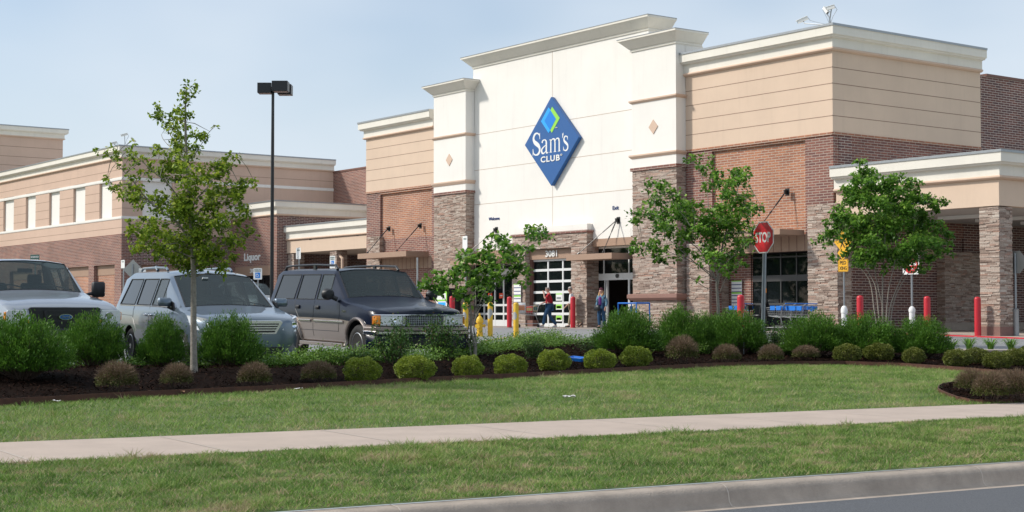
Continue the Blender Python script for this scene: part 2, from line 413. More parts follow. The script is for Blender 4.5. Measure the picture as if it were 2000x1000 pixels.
for a, b in zip(fr, bk):
    for j in range(NR):
        t = j/(NR-1); p = a.lerp(b, min(max(t,.0005),.9995))
        mb.v.append((p.x, p.y, sz(p.x,p.y)+.012*math.sin(p.x*3+p.y*5)*math.sin(math.pi*t)))
for i in range(len(cols)-1):
    for j in range(NR-1): mb.f.append((i*NR+j,(i+1)*NR+j,(i+1)*NR+j+1,i*NR+j+1)); mb.m.append(0)
M['mulch'] = mat('mulch_soil', (.011,.0065,.005), .95, var=.45, vscale=14, bump=.5, bscale=30, spec=.04)
struct(mb.build('mulch_bed', M['mulch'], fix=False))
# lot
mb = MB(); NL = [0,.06,.14,.25,.4,.6,.8,1.0,1.6,3,8]
for px, b in zip(cols, bk):
    d = Vector((ray(px,616).x, ray(px,616).y, 0)); d = d/d.dot(FWD); D0 = depth(b)
    for t in NL:
        p = d*(D0+t*(80-D0)); mb.v.append((p.x, p.y, gz(p.x,p.y)+.012))
for i in range(len(cols)-1):
    for j in range(len(NL)-1): n_=len(NL); mb.f.append((i*n_+j,(i+1)*n_+j,(i+1)*n_+j+1,i*n_+j+1)); mb.m.append(0)
struct(mb.build('parking_lot', M['lot'], fix=False))
# lot kerb behind the bed
mb = MB(); n_ = 4
for i, b in enumerate(bk):
    d = Vector((b.x, b.y, 0)).normalized()
    for (o, z) in ((-.02,-.05),(0,.10),(.14,.11),(.18,-.05)):
        p = b + d*o; mb.v.append((p.x, p.y, gz(p.x,p.y)+z))
for i in range(len(bk)-1):
    for j in range(3): mb.f.append((i*4+j,(i+1)*4+j,(i+1)*4+j+1,i*4+j+1)); mb.m.append(0)
struct(mb.build('lot_kerb', M['kerb'], fix=False))
# steel edging in lengths
M['steel'] = mat('rusty_edging', (.085,.032,.018), .75, var=.35, vscale=6)
def edging(pts, h, label, grp=None):
    mb = MB(); n0 = 0
    for i, p in enumerate(pts):
        a = pts[max(i-1,0)]; b = pts[min(i+1,len(pts)-1)]; d = Vector((b.x-a.x,b.y-a.y,0)).normalized(); nn = Vector((-d.y,d.x,0))*.006
        z = gz(p.x,p.y)
        for (o, zz) in ((nn,-.05),(nn,h),(-nn,h),(-nn,-.05)): q = p+o; mb.v.append((q.x,q.y,z+zz))
    for i in range(len(pts)-1):
        for j in range(4): mb.f.append((i*4+j,(i+1)*4+j,(i+1)*4+(j+1)%4,i*4+(j+1)%4)); mb.m.append(0)
    mb.f += [(0,1,2,3),tuple(len(pts)*4-4+k for k in (3,2,1,0))]; mb.m += [0,0]
    o = mb.build('bed_edging', M['steel'])
    return tag(o, label, 'garden edging')
fine = [gnd(px, fyi(px)) for px in range(-320, 2521, 10)]
edging(fine, .085, 'long rusty brown steel edging strip between the lawn and the main mulch bed')
# small second bed, right
B2 = [(1832,763),(1834,758),(1842,754),(1860,751),(1885,750),(1920,749),(1960,748),(2010,747),(2330,742),(2330,780),(2000,785),(1950,787),(1920,787.5),(1895,786),(1868,780),(1845,771),(1835,766)]
b2 = [gnd(*p) for p in B2]; cpt = sum(b2, Vector())/len(b2)
mb = MB(); mb.v = [(p.x,p.y,gz(p.x,p.y)+.012) for p in b2]+[(cpt.x,cpt.y,gz(cpt.x,cpt.y)+.05)]
mb.f = [(i,(i+1)%len(b2),len(b2)) for i in range(len(b2))]; mb.m = [0]*len(mb.f)
struct(mb.build('small_mulch_bed', M['mulch']))
edging([b2[i] for i in range(8)][::-1]+[b2[i] for i in range(len(b2)-1,9,-1)], .05, 'curved rusty edging round the tip of the small mulch bed by the sidewalk')
# ---- grass blades
def inpoly(x, y, poly):
    r = np.zeros(len(x), bool); n = len(poly); j = n-1
    for i in range(n):
        xi, yi = poly[i]; xj, yj = poly[j]
        c = ((yi > y) != (yj > y)) & (x < (xj-xi)*(y-yi)/(yj-yi+1e-12)+xi); r ^= c; j = i
    return r
def gz_np(s, q):
    w = np.clip((26-q)/6.0, 0, 1); return -np.interp(q, HQ, HH) - .0033*(s-8)*w
def scatter(n, q0, q1, s0_, s1_, keep):
    s = rng.uniform(s0_, s1_, n); q = rng.uniform(q0, q1, n)
    P = np.outer(s, np.array(Sd)) + np.outer(q, np.array(Nd)); P[:,2] = gz_np(s, q)
    px, py = proj(P); k = (px > -260) & (px < 2330) & (py < 1050) & keep(px, py)
    return P[k], s[k], q[k]
def vnoise(x, y, sc, seed):
    r = np.random.default_rng(seed); T = r.random((64,64)); x = x/sc; y = y/sc
    xi = np.floor(x).astype(int); yi = np.floor(y).astype(int); fx_ = x-xi; fy_ = y-yi
    fx_ = fx_*fx_*(3-2*fx_); fy_ = fy_*fy_*(3-2*fy_); g = lambda a,b: T[a%64,b%64]
    return (g(xi,yi)*(1-fx_)+g(xi+1,yi)*fx_)*(1-fy_)+(g(xi,yi+1)*(1-fx_)+g(xi+1,yi+1)*fx_)*fy_
def blades(name, P, h, wd, mat_, rnd, lean=.5, kind=True):
    n = len(P); a = rng.uniform(0, 2*math.pi, n); l = rng.uniform(.3, lean, n)*h; la = rng.uniform(0, 2*math.pi, n)
    dx = np.stack([np.cos(a)*wd, np.sin(a)*wd, np.zeros(n)], 1)
    tip = P + np.stack([np.cos(la)*l, np.sin(la)*l, h], 1)
    V = np.stack([P-dx, P+dx, tip], 1).reshape(-1,3); Fc = np.arange(n*3).reshape(-1,3)
    return npmesh(name, V, Fc, mat_, rnd)
yF = lambda px: np.interp(px, [a for a,_ in FRONT], [b for _,b in FRONT])
P1, s_1, q_1 = scatter(440000, 10.18, 13.17, -12, 30, lambda px,py: px > -99)
P2, s_2, q_2 = scatter(800000, 15.22, 24.5, -18, 50, lambda px,py: (py > yF(px)+.5) & ~inpoly(px,py,B2))
P = np.concatenate([P1,P2]); s_ = np.concatenate([s_1,s_2]); q_ = np.concatenate([q_1,q_2])
big = vnoise(s_, q_*1.6, 1.3, 1)*.6+vnoise(s_, q_*1.5, .33, 2)*.4; sm = vnoise(s_, q_, .12, 3)
h = (.016+.020*big+.012*rng.random(len(P)))*(1+.6*(sm>.74)); h[q_<13.5] *= .85
dry = vnoise(s_, q_*2.2, .45, 5)*.5+vnoise(s_, q_*2, .11, 6)*.5
rnd = np.clip(np.where(q_<13.5,.25,.33)+.55*(big-.5)+rng.normal(0,.13,len(P)) + np.where(q_<13.5, 1.0, .55)*np.clip(dry-.54,0,1)*2.4, 0, 1)
M['blade'] = rampmat('grass_blade', [(0,(.085,.17,.03)),(.3,(.17,.29,.055)),(.5,(.275,.385,.09)),(.72,(.40,.37,.18)),(1,(.46,.34,.22))], .6, 2, .12, trans=.3)
cl_ = vnoise(s_+9, q_*1.8+4, .28, 8); wd_ = vnoise(s_+3, q_*1.5, .09, 9)*vnoise(s_, q_, .6, 10); rnd = np.clip(rnd-.22*(cl_-.5)+.16*(wd_>.55)*(q_>13.5), 0, 1); h = h*(1+.9*(wd_>.55)+.5*(cl_>.7)); br = rng.random(len(P)); rnd = np.where(br < np.where(q_<13.5,.16,.06), .70+.3*rng.random(len(P)), rnd)
stuff(blades('grass', P, h, .0042, M['blade'], rnd, 1.9), 'short mown green grass with dry straw patches on both lawns', 'grass')
# ---- mulch chips
def chips(P, name, lbl):
    n = len(P); a = rng.uniform(0, 2*math.pi, n); L = rng.uniform(.010,.040,n)*(1+1.2*(rng.random(n)>.96)); W = rng.uniform(.002,.007,n)
    d = np.stack([np.cos(a), np.sin(a), rng.uniform(-.5,.6,n)],1)*L[:,None]; e = np.stack([-np.sin(a), np.cos(a), rng.uniform(-.6,.6,n)],1)*W[:,None]
    P = P.copy(); P[:,2] += .045+rng.uniform(0,.025,n)
    V = np.stack([P-d-e,P+d-e,P+d+e,P-d+e],1).reshape(-1,3)
    r = np.clip(rng.beta(1.3,4,n),0,1)
    return stuff(npmesh(name, V, np.arange(n*4).reshape(-1,4), M['chip'], r), lbl, 'mulch')
M['chip'] = rampmat('bark_chip', [(0,(.008,.004,.003)),(.45,(.026,.013,.009)),(.8,(.075,.038,.026)),(1,(.30,.19,.13))], .95, 20, .2, spec=.04)
yB = lambda px: np.interp(px, [a for a,_ in BACK], [b for _,b in BACK])
Pm, s_m, q_m = scatter(560000, 16, 36, -20, 56, lambda px,py: px > -99)
zz, tt = surf_np(Pm, Pm[:,2]); k = (tt > .004) & (tt < .996); Pm = Pm[k]; Pm[:,2] = zz[k]-.03
chips(Pm, 'bark_mulch', 'dark brown bark mulch covering the long planting bed')
Pm, *_ = scatter(75000, 14, 20, 4, 25, lambda px,py: inpoly(px,py,B2)); Pm[:,2] -= .02
chips(Pm, 'bark_mulch', 'dark bark mulch in the small bed beside the sidewalk')
# ------------------------------------------------------------------ text
def text_mesh(body, w=None, h=None, depth=.03, bold=0.0, spacing=1.0):
    cu = bpy.data.curves.new('t', 'FONT'); cu.body = body; cu.extrude = depth/2; cu.offset = bold; cu.space_character = spacing
    cu.align_x = 'LEFT'; cu.resolution_u = 3
    o = bpy.data.objects.new('t', cu); C.objects.link(o); dg = bpy.context.evaluated_depsgraph_get(); dg.update()
    me = bpy.data.meshes.new_from_object(o.evaluated_get(dg)); bpy.data.objects.remove(o); bpy.data.curves.remove(cu)
    n = len(me.vertices); co = np.zeros(n*3, np.float32); me.vertices.foreach_get('co', co); co = co.reshape(-1,3)
    mn, mx_ = co[:,:2].min(0), co[:,:2].max(0); co[:,:2] -= mn
    sx = w/(mx_[0]-mn[0]) if w else None; sy = h/(mx_[1]-mn[1]) if h else None
    sx = sx or sy; sy = sy or sx; co[:,0] *= sx; co[:,1] *= sy
    me.vertices.foreach_set('co', co.ravel()); me.update(); return me
def put_text(name, body, m, org, ex, ez, w=None, h=None, depth=.03, bold=.01, parent=None, spacing=1.0):
    """lower-left corner at org, reading along ex, up ez; faces ex x ez"""
    me = text_mesh(body, w, h, depth, bold, spacing); me.name = name; ex = Vector(ex).normalized(); ez = Vector(ez).normalized(); n = ex.cross(ez)
    Mx = Matrix((ex, ez, n)).transposed()
    me.transform(Mx.to_4x4()); me.materials.clear(); me.materials.append(m)
    o = bpy.data.objects.new(name, me); C.objects.link(o)
    if parent is not None: o.parent = parent; o.location = Vector(org)-Vector(parent.location) if parent.rotation_euler.z == 0 else Vector(org)
    else: o.location = org
    return o
# ------------------------------------------------------------------ ledge stone
def clad(x0, x1, y0, y1, z0, z1, parent, name='stone_facing', front=True, side=True, left=False, seed=0):
    """dry-stacked ledge stones round a pier: faces towards -Y and +X"""
    r = random.Random(seed); mb = MB(); at = []
    mb.box(x0, x1, y0, y1, z0, z1, 1); at += [0]*6
    z = z0
    while z < z1-.03:
        hh = min(r.choice([.032,.042,.05,.065]), z1-z)
        if z1-z-hh < .03: hh = z1-z
        g = .004
        if front:
            x = x0-.02
            while x < x1+.02:
                w = r.uniform(.16,.48)*(1.2 if hh > .06 else 1); e = min(x+w, x1+.03)
                if x1+.03-e < .08: e = x1+.03
                d = r.uniform(.012,.045); c = r.random()
                mb.box(x+g*.5, e-g*.5+(r.uniform(-.01,.03) if e > x1 else 0), y0-d, y0-.001, z+g, z+hh); at += [c]*6; x = e
        if side:
            y = y0+.001
            while y < y1:
                w = r.uniform(.16,.45); e = min(y+w, y1)
                if y1-e < .08: e = y1
                d = r.uniform(.012,.045); c = r.random()
                mb.box(x1+.001, x1+d, y+g*.5, e-g*.5, z+g, z+hh); at += [c]*6; y = e
        if left:
            y = y0+.001
            while y < y1:
                w = r.uniform(.16,.45); e = min(y+w, y1); d = r.uniform(.01,.05)
                mb.box(x0-d, x0-.001, y+g*.5, e-g*.5, z+g, z+hh); at += [r.random()]*6; y = e
        z += hh
    return mb.build(name, [M['stone'], M['mortar']], parent, world=True, attr=at)
def bricks(x0, x1, y0, y1, z0, z1, m, parent, name='brick_wall'):
    mb = MB(); mb.box(x0,x1,y0,y1,z0,z1); return mb.build(name, m, parent, world=True)
GZ = -1.2   # foundations reach below grade
# profiles (out, z) relative to the top z of the parapet
def parapet(mb, path, ztop, k=1.0, top_out=.33, low_out=.10):
    P = lambda a: [(o, ztop-d*k) for o, d in a]
    mb.sweep(path, P([(-.02,.0),(top_out+.02,.0),(top_out+.02,.085),(top_out,.085),(top_out,.40),(top_out-.05,.40),(top_out-.09,.47),(-.02,.47)]), 0)
    mb.sweep(path, P([(-.02,.47),(low_out+.04,.47),(low_out,.50),(low_out,.83),(-.02,.83)]), 0)
    mb.sweep(path, P([(-.02,.83),(low_out+.02,.83),(low_out+.05,.86),(low_out+.05,.90),(low_out-.03,.95),(-.02,.95)]), 1)
    mb.sweep(path, P([(top_out+.021,.003),(top_out+.035,.003),(top_out+.035,.088),(top_out+.021,.088)]), 2)
def joints_y(mb, xa, xb, Y, zs, m, hw=.013):
    for z in zs: mb.box(xa, xb, Y-.004, Y+.02, z-hw, z+hw, m)
def joints_x(mb, X, ya, yb, zs, m, hw=.013):
    for z in zs: mb.box(X-.02, X+.004, ya, yb, z-hw, z+hw, m)
# ================================================================== the big store
YC, YP = 43.0, 42.47
XR = fx(1629.5, YC); XL = fx(714, YC); YB = gy(1920, XR)
store = thing('store_building', 'large cream and tan store with stone piers, brick wings and tall centre wall', 'store building', (fx(1080,YC), YC, gz(fx(1080,YC),YC)))
zt = fz(1629.5, 47.5, YC); ztanb = fz(1629.5, 257, YC)
jz = [fz(1629.5, y, YC) for y in (130, 161.5, 193, 225)]
xr0 = fx(1341, YC)
# right wing upper storey
mb = MB(); mb.box(xr0-.5, XR, YC, YB, ztanb, zt-.9); joints_y(mb, xr0, XR+.004, YC, jz, 1); joints_x(mb, XR, YC-.004, YB, jz, 1)
rw = mb.build('stucco_wall', [M['tan'], M['joint']], store, world=True)
mb = MB(); parapet(mb, [(XR, YB), (XR, YC), (fx(1337,YC), YC)][::-1], zt); mb.box(xr0-.5, XR-.03, YC+.03, YB, zt-.945, zt-.2, 0)
mb.build('parapet_cornice', [M['trim'], M['mould'], M['galv']], store, world=True)
# right wing brick front with a sunk panel and the side opening
zo = fz(1577, 489, YC); zcan = fz(1577, 457, YC); zp_top = fz(1574, 273, YC); xo0, xo1 = fx(1387, YC), fx(1578, YC); xp0, xp1 = fx(1391, YC), fx(1574, YC)
Yb = YC+.03
bricks(xr0-.2, xp0, Yb, Yb+.5, GZ, ztanb, M['brickm'], store)
bricks(xp1, XR-.02, Yb, YB-.02, zcan, ztanb, M['brickm'], store)
bricks(xp0, xp1, Yb, Yb+.5, zp_top, ztanb, M['brickl'], store)
bricks(xp0, xp1, Yb+.12, Yb+.5, zcan, zp_top, M['brickl'], store, 'brick_panel')
mb = MB(); mb.box(xr0, XR+.012, Yb-.05, Yb+.01, ztanb-.10, ztanb-.002); mb.box(XR-.01, XR+.03, Yb-.05, YB-.02, ztanb-.10, ztanb-.002)
mb.build('brick_course', M['brickl'], store, world=True)
# ribbed band over the opening
def ribbed(xa, xb, Y, za, zb, parent):
    mb = MB(); mb.box(xa, xb, Y, Y+.3, za, zb); x = xa+.2
    while x < xb-.05: mb.box(x-.012, x+.012, Y-.006, Y+.01, za, zb, 1); x += .4
    return mb.build('ribbed_panel', [M['brown'], M['brown2']], parent, world=True)
ribbed(xo0, xo1, YC+.08, zo, zcan, store)
# stone jamb, left of the opening, and stone corner pier, right of it
zj = fz(1365, 476, YC)
clad(fx(1343,YC-.08), fx(1385,YC-.08), YC-.08, YC+1.0, GZ, zj, store, seed=1)
zs = fz(1630, 397, YC-.12)
clad(fx(1580,YC-.12), fx(1636,YC-.12), YC-.12, YC+.62, GZ, zs, store, seed=2)
# recessed lobby
bricks(xo0-.2, fx(1470,YC+1.05), YC+1.05, YC+1.3, GZ, zo, M['brickm'], store)
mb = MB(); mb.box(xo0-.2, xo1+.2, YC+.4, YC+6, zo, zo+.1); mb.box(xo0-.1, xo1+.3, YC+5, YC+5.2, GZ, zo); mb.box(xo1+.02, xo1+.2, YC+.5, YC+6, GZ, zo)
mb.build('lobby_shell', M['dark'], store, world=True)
def storefront(px_list, ys, Y, parent, m, frame_mat, name='entrance_doors', fw=.05, ztop=None, zbot=None, bars=(), kick=0):
    """aluminium frame grid: vertical bars at px_list, horizontal bars at z list"""
    root = MB(); xs = [fx(p, Y) for p in px_list]
    for x in xs: root.box(x-fw/2, x+fw/2, Y-.05, Y+.05, zbot, ztop)
    for (z, hw) in bars: root.box(xs[0], xs[-1], Y-.046, Y+.046, z-hw, z+hw)
    if kick: root.box(xs[0], xs[-1], Y-.043, Y+.043, zbot, zbot+kick)
    o = root.build(name, frame_mat, parent, world=True)
    g = MB(); g.box(xs[0], xs[-1], Y-.012, Y+.012, zbot, ztop); gl = g.build('glass_pane', m, o)
    return o
Yl = YC+1.1; zb_ = lambda px, Y: gz(fx(px,Y), Y)
M['dframe'] = mat('grey_aluminium', (.07,.07,.07), .5, .3)
storefront([1470, 1498, 1527, 1558, 1588], None, Yl, store, M['glass'], M['dframe'], ztop=zo-.02, zbot=zb_(1500,Yl)+.02,
    bars=[(fz(1500,544,Yl), .12), (fz(1500,594,Yl), .04), (fz(1500,503,Yl),.03)], kick=.2)
# right wing side: sunk brick panel, dark brick below, stone pilaster, band
zpa = fz(1629.5, 273, YC)
y0p, y1p = gy(1666, XR), gy(1884, XR)
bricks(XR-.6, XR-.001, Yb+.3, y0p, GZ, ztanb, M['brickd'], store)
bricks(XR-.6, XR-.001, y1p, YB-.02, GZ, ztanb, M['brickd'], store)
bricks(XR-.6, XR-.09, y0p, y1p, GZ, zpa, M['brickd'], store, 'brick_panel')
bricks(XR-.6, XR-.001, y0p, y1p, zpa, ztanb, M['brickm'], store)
clad(XR-.3, XR+.25, gy(1835,XR), YB+.4, GZ+.3, fz(1880,490,gy(1835,XR)), store, seed=3)
mb = MB(); mb.box(XR-.1, XR+.12, gy(1768,XR), gy(1835,XR)-.01, gz_(1835,497,XR), gz_(1835,471,XR)); mb.build('wall_band', M['brown'], store, world=True)
mb = MB(); mb.box(XR-.1, XR+.33, gy(1835,XR)-.1, 60, GZ, gz(XR,50)+.35); mb.build('concrete_base', M['kerb'], store, world=True)
# warehouse behind
zw = fz(655, 337, 52.6); XLB = -91.2
bricks(XLB-60, XR-.35, 52.6, 110, GZ, zw, M['brickm'], store, 'warehouse_wall')
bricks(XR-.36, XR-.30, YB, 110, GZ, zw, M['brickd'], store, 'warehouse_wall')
mb = MB(); mb.sweep([(XLB, 52.6), (XR-.30, 52.6), (XR-.30, 110)][::1], [(-.3,zw),(.05,zw),(.05,zw+.10),(-.3,zw+.10)]); mb.build('coping', M['brown2'], store, world=True)
# left wing
zt2 = fz(714, 239.5, YC); zt2b = fz(714, 376, YC); xl1 = fx(850, YC)
jl = [fz(722, 130+y/2.702, YC) for y in (437, 491, 548, 604)]
mb = MB(); mb.box(XL, xl1+.4, YC, YC+9, zt2b, zt2-.9); joints_y(mb, XL, xl1, YC, jl, 1)
mb.build('stucco_wall', [M['tan'], M['joint']], store, world=True)
mb = MB(); parapet(mb, [(XL, YC+9), (XL, YC), (fx(848,YC), YC)], zt2); mb.box(XL+.03, xl1+.4, YC+.03, YC+9, zt2-.945, zt2-.2, 0)
mb.build('parapet_cornice', [M['trim'], M['mould'], M['galv']], store, world=True)
xa, xb = fx(741, YC), fx(842, YC); zpt = fz(741, 380, YC); zpl = fz(842, 460, YC)
zband1, zband0 = fz(842, 500, YC), fz(842, 523, YC)
bricks(XL+.02, xa, Yb, YC+9, GZ, zt2b, M['brickm'], store)
bricks(xb, xl1+.3, Yb, YC+1, GZ, zt2b, M['brickm'], store)
bricks(xa, xb, Yb, YC+1, zpt, zt2b, M['brickl'], store)
bricks(xa, xb, Yb+.12, YC+1, zpl, zpt, M['brickl'], store, 'brick_panel')
bricks(xa, xb, Yb+.12, YC+1, GZ, zpl, M['brickm'], store, 'brick_panel')
mb = MB(); mb.box(XL, xl1, Yb-.05, Yb+.01, zt2b-.10, zt2b-.002); mb.build('brick_course', M['brickl'], store, world=True)
ribbed(xa, xb, YC+.02, zband0, zband1, store)
clad(fx(718,YC-.08), fx(741,YC-.08), YC-.08, YC+.3, GZ, fz(730,463,YC), store, seed=4)
# centre wall
xc0, xc1 = fx(924, YC), fx(1268.5, YC); ztc = fz(1268.5, 57, YC)
xd = [fx(p, YC) for p in (929, 1237)]
mb = MB(); mb.box(xc0, xc1, YC, YC+1.2, fz(1080, 470, YC), ztc)
Z3 = fz(940, 480, YC)
joints_y(mb, xc0, fx(1240,YC), YC, [fz(929,263.5,YC), fz(929,333,YC), fz(929,400,YC)], 1)
xm = fx(1079.5, YC); mb.box(xm-.013, xm+.013, YC-.0045, YC+.02, fz(1080,458,YC), ztc-.01, 1)
mb.build('centre_wall', [M['cream'], M['jointw']], store, world=True)
def flare(mb, path, z, o=.46, k=1.0):
    mb.sweep(path, [(-.02,z-.02),(.05,z-.02),(.05,z+.05),(.035,z+.07),(.08,z+.09),(o-.04,z+.44*k),(o,z+.44*k),(o,z+.52*k),(-.02,z+.52*k)], 0)
    mb.sweep(path, [(-.02,z+.522*k),(o+.015,z+.522*k),(o+.015,z+.545*k),(-.02,z+.545*k)], 1)
mb = MB(); flare(mb, [(xc0, YC+1.2),(xc0, YC),(xc1, YC),(xc1, YC+1.2)], ztc); mb.box(xc0,xc1,YC,YC+1.2,ztc,ztc+.5)
mb.build('crown_cornice', [M['trim'], M['galv']], store, world=True)
# cream side return and roof mass behind centre wall
mb = MB(); mb.box(XL+.5, XR-.5, YC+1.3, 53, zt-2.5, zt-1.2); mb.build('roof', M['roof'], store, world=True)
# piers
def pier(pl, pr, yt, bands, ystone, led=None, seed=5):
    x0, x1 = fx(pl, YP), fx(pr, YP); Z = lambda y: fz(pr, y, YP); ztop = Z(yt); zs_ = Z(ystone); p = None
    mb = MB(); mb.box(x0, x1, YP, YC+.01, zs_, ztop); mb.box(x0, x1, YC-.01, YC+1.0, ztop-1.8, ztop)
    p = mb.build('pier', M['cream'], store, world=True)
    mb = MB(); flare(mb, [(x0, YC+.9),(x0, YP),(x1, YP),(x1, YC+.9)], ztop, .44, .95); mb.box(x0,x1,YP,YC+.9,ztop,ztop+.45)
    mb.build('cornice', [M['trim'], M['galv']], p)
    for (a, b) in bands:
        mb = MB(); z1_, z0_ = Z(a), Z(b); mb.sweep([(x0,YC),(x0,YP),(x1,YP),(x1,YC)], [(-.01,z0_),(.03,z0_),(.10,z1_-.06),(.10,z1_),(-.01,z1_)]); mb.build('moulding', M['mould'], p)
    # diamond tile
    xm_, zm_ = (x0+x1)/2, (Z(bands[0][1])+Z(bands[1][0]))/2
    mb = MB(); mb.prism([(-.28,0),(0,-.30),(.28,0),(0,.30)], (xm_,YP+.01,zm_), (1,0,0), (0,0,1), (0,-1,0), .04); mb.build('diamond_tile', M['mould'], p)
    mb = MB(); mb.sweep([(x0,YC),(x0,YP),(x1,YP),(x1,YC)], [(-.01,zs_-.13),(.055,zs_-.13),(.055,zs_),(-.01,zs_)]); mb.build('brick_cap', M['brickm'], p)
    clad(x0+.04, x1-.04, YP+.04, YC, GZ, zs_-.14, p, seed=seed).location = (0,0,0)
    if led:
        z1_, z0_ = Z(led[0]), Z(led[1]); mb = MB(); mb.sweep([(x0,YC),(x0,YP),(x1,YP),(x1,YC)], [(-.01,z0_),(.08,z0_),(.16,z0_+.1),(.16,z1_-.03),(.10,z1_),(-.01,z1_)]); mb.build('stone_sill', mat('sill_brown', (.27,.15,.12), .8, var=.06), p)
    return p
pier(1235, 1322, 83, [(183,189),(293,300)], 319, (573,586), 6)
pier(846.5, 909, 176.5, [(259,264.5),(351,358)], 371, None, 7)
# low walls either side of the entrance portal
zsc = fz(1080, 449, YC)
# portal in stone with 3081
YQ = YC-.35; q0, q1, q2, q3 = [fx(p, YQ) for p in (1002, 1026, 1117, 1146)]
zpt_ = fz(1146, 453, YQ); zph = fz(1117, 483, YQ)
clad(q0, q1, YQ, YC+.3, GZ, zph, store, seed=8); clad(q2, q3, YQ, YC+.3, GZ, zph, store, seed=9)
clad(q0, q3, YQ, YC+.3, zph+.001, zpt_, store, seed=10)
mb = MB(); mb.sweep([(q0,YC),(q0,YQ),(q3,YQ),(q3,YC)], [(-.01,zpt_),(.09,zpt_),(.09,zpt_+.10),(-.01,zpt_+.10)]); mb.box(q0,q3,YQ,YC,zpt_,zpt_+.1)
mb.build('brick_cap', M['brickm'], store, world=True)
mb = MB(); mb.box(q0+.02, q3-.02, YQ+.05, YC+.01, zpt_+.1, zpt_+.38); mb.build('portal_top', M['cream'], store, world=True)
Yd = YC+.05
mb = MB(); mb.box(q1, q2, Yd-.18, Yd+.25, fz(1117,503,YQ), zph-.01); mb.build('header_panel', M['brown'], store, world=True)
mb = MB(); mb.box(q1+.01, q1+.16, Yd-.16, Yd+.3, GZ, fz(1117,503,YQ)); mb.box(q1+.0, q1+.5, YQ+.04, Yd, GZ, gz(q1,YQ)+.32); mb.build('door_jamb', M['brown2'], store, world=True)
zfl = gz(q1, Yd)
storefront([1042, 1072, 1101, 1131], None, Yd, store, M['glass'], M['white'], 'glass_shutter_door', .09, ztop=fz(1117,505,YQ), zbot=zfl+.02,
    bars=[(fz(1060,y,Yd), .055) for y in (508.5, 528, 550, 571, 592, 613)], kick=.16)
# entrances left and right of the portal
def entrance(pa, pb, verts, ytop, yhead, ydoor, sidepx):
    Y = YC+.35; ztop_ = fz(sidepx, ytop, Y); zbt = zb_(sidepx, Y)+.02
    x0, x1 = fx(pa, Y), fx(pb, Y)
    mb = MB(); mb.box(x0-.2, x1+.1, YC-.01, YC+1.2, ztop_, fz(1080,469,YC)+.3, 0); mb.box(x0-.2, x1+.1, YC-.03, YC+.02, ztop_-.02, fz(sidepx, ytop-17, YC), 1); mb.build('lintel', [M['cream'], M['brown']], store, world=True)
    return storefront(verts, None, Y, store, M['glass'], M['white'], 'entrance_doors', .09, ztop=ztop_, zbot=zbt,
        bars=[(fz(sidepx, yhead, Y), .20), (ztop_-.05,.06), (fz(sidepx, 596, Y), .05), (fz(sidepx, 613, Y), .05)], kick=.30)
# left pair, closed
entrance(925, 1003, [926, 947, 968, 985, 1003], 506, 534, 534, 965)
# right: fixed lights, sliding door standing open
Y = YC+.35; zt_ = fz(1195,481,Y); zbt = zb_(1195,Y)+.02; zh1, zh0 = fz(1195,534,Y), fz(1195,547,Y)
mb = MB(); mb.box(fx(1153,Y)-.1, fx(1245,Y), YC-.01, YC+1.2, zt_+.02, fz(1080,469,YC)+.3, 0); mb.box(fx(1153,YC), fx(1240,YC), YC-.03, YC+.02, zt_, fz(1195,465,YC), 1); mb.build('lintel', [M['cream'], M['brown']], store, world=True)
mb = MB(); V = lambda p, w, a, b: mb.box(fx(p,Y)-w/2, fx(p,Y)+w/2, Y-.05, Y+.05, a, b)
V(1158,.12,zbt,zt_); V(1181,.06,zh1,zt_); V(1230,.06,zh1,zt_); V(1242,.1,zbt,zt_); V(1183,.05,zbt,zh0); V(1187,.05,zbt,zh0); V(1230,.10,zbt,zh0)
mb.box(fx(1156,Y), fx(1244,Y), Y-.048, Y+.048, zh0, zh1); mb.box(fx(1156,Y), fx(1244,Y), Y-.046, Y+.046, zt_-.09, zt_)
for yy, hw in ((596,.05),(613,.05)): mb.box(fx(1157,Y), fx(1187,Y), Y-.044, Y+.044, fz(1195,yy,Y)-hw, fz(1195,yy,Y)+hw); mb.box(fx(1230,Y), fx(1243,Y), Y-.044, Y+.044, fz(1195,yy,Y)-hw, fz(1195,yy,Y)+hw)
mb.box(fx(1156,Y), fx(1187,Y), Y-.043, Y+.043, zbt, zbt+.3)
door = mb.build('sliding_door', M['white'], store, world=True)
mb = MB(); mb.box(fx(1156,Y), fx(1187,Y), Y-.01, Y+.01, zbt, zh0); mb.box(fx(1230,Y), fx(1243,Y), Y-.01, Y+.01, zbt, zh0); mb.box(fx(1156,Y), fx(1243,Y), Y-.01, Y+.01, zh1, zt_)
mb.build('glass_pane', M['glass'], door)
mb = MB(); mb.lathe([(.001,0),(.09,0),(.09,.05),(.001,.05)], 12, (fx(1208,Y), Y-.10, (zh0+zh1)/2+.03), 'y'); mb.build('door_sensor', M['black'], door)
mb = MB(); mb.box(fx(1153.5,YC-.02), fx(1157,YC-.02), YC-.02, YC+.4, GZ, zt_); mb.build('door_jamb', M['brown2'], store, world=True)
# dim interior shared by the entrances
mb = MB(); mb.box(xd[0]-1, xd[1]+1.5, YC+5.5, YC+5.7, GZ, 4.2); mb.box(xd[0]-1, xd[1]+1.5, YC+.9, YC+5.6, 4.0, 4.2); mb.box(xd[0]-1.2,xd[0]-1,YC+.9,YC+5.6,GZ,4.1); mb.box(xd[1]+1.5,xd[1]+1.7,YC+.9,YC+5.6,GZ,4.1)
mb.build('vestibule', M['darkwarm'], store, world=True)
mb = MB(); mb.box(xd[0]-.9, xd[1]+1.4, YC+.45, YC+5.4, GZ, gz(q1,YC)+.0); mb.build('vestibule_floor', mat('vestibule_floor',(.10,.08,.07),.5), store, world=True)
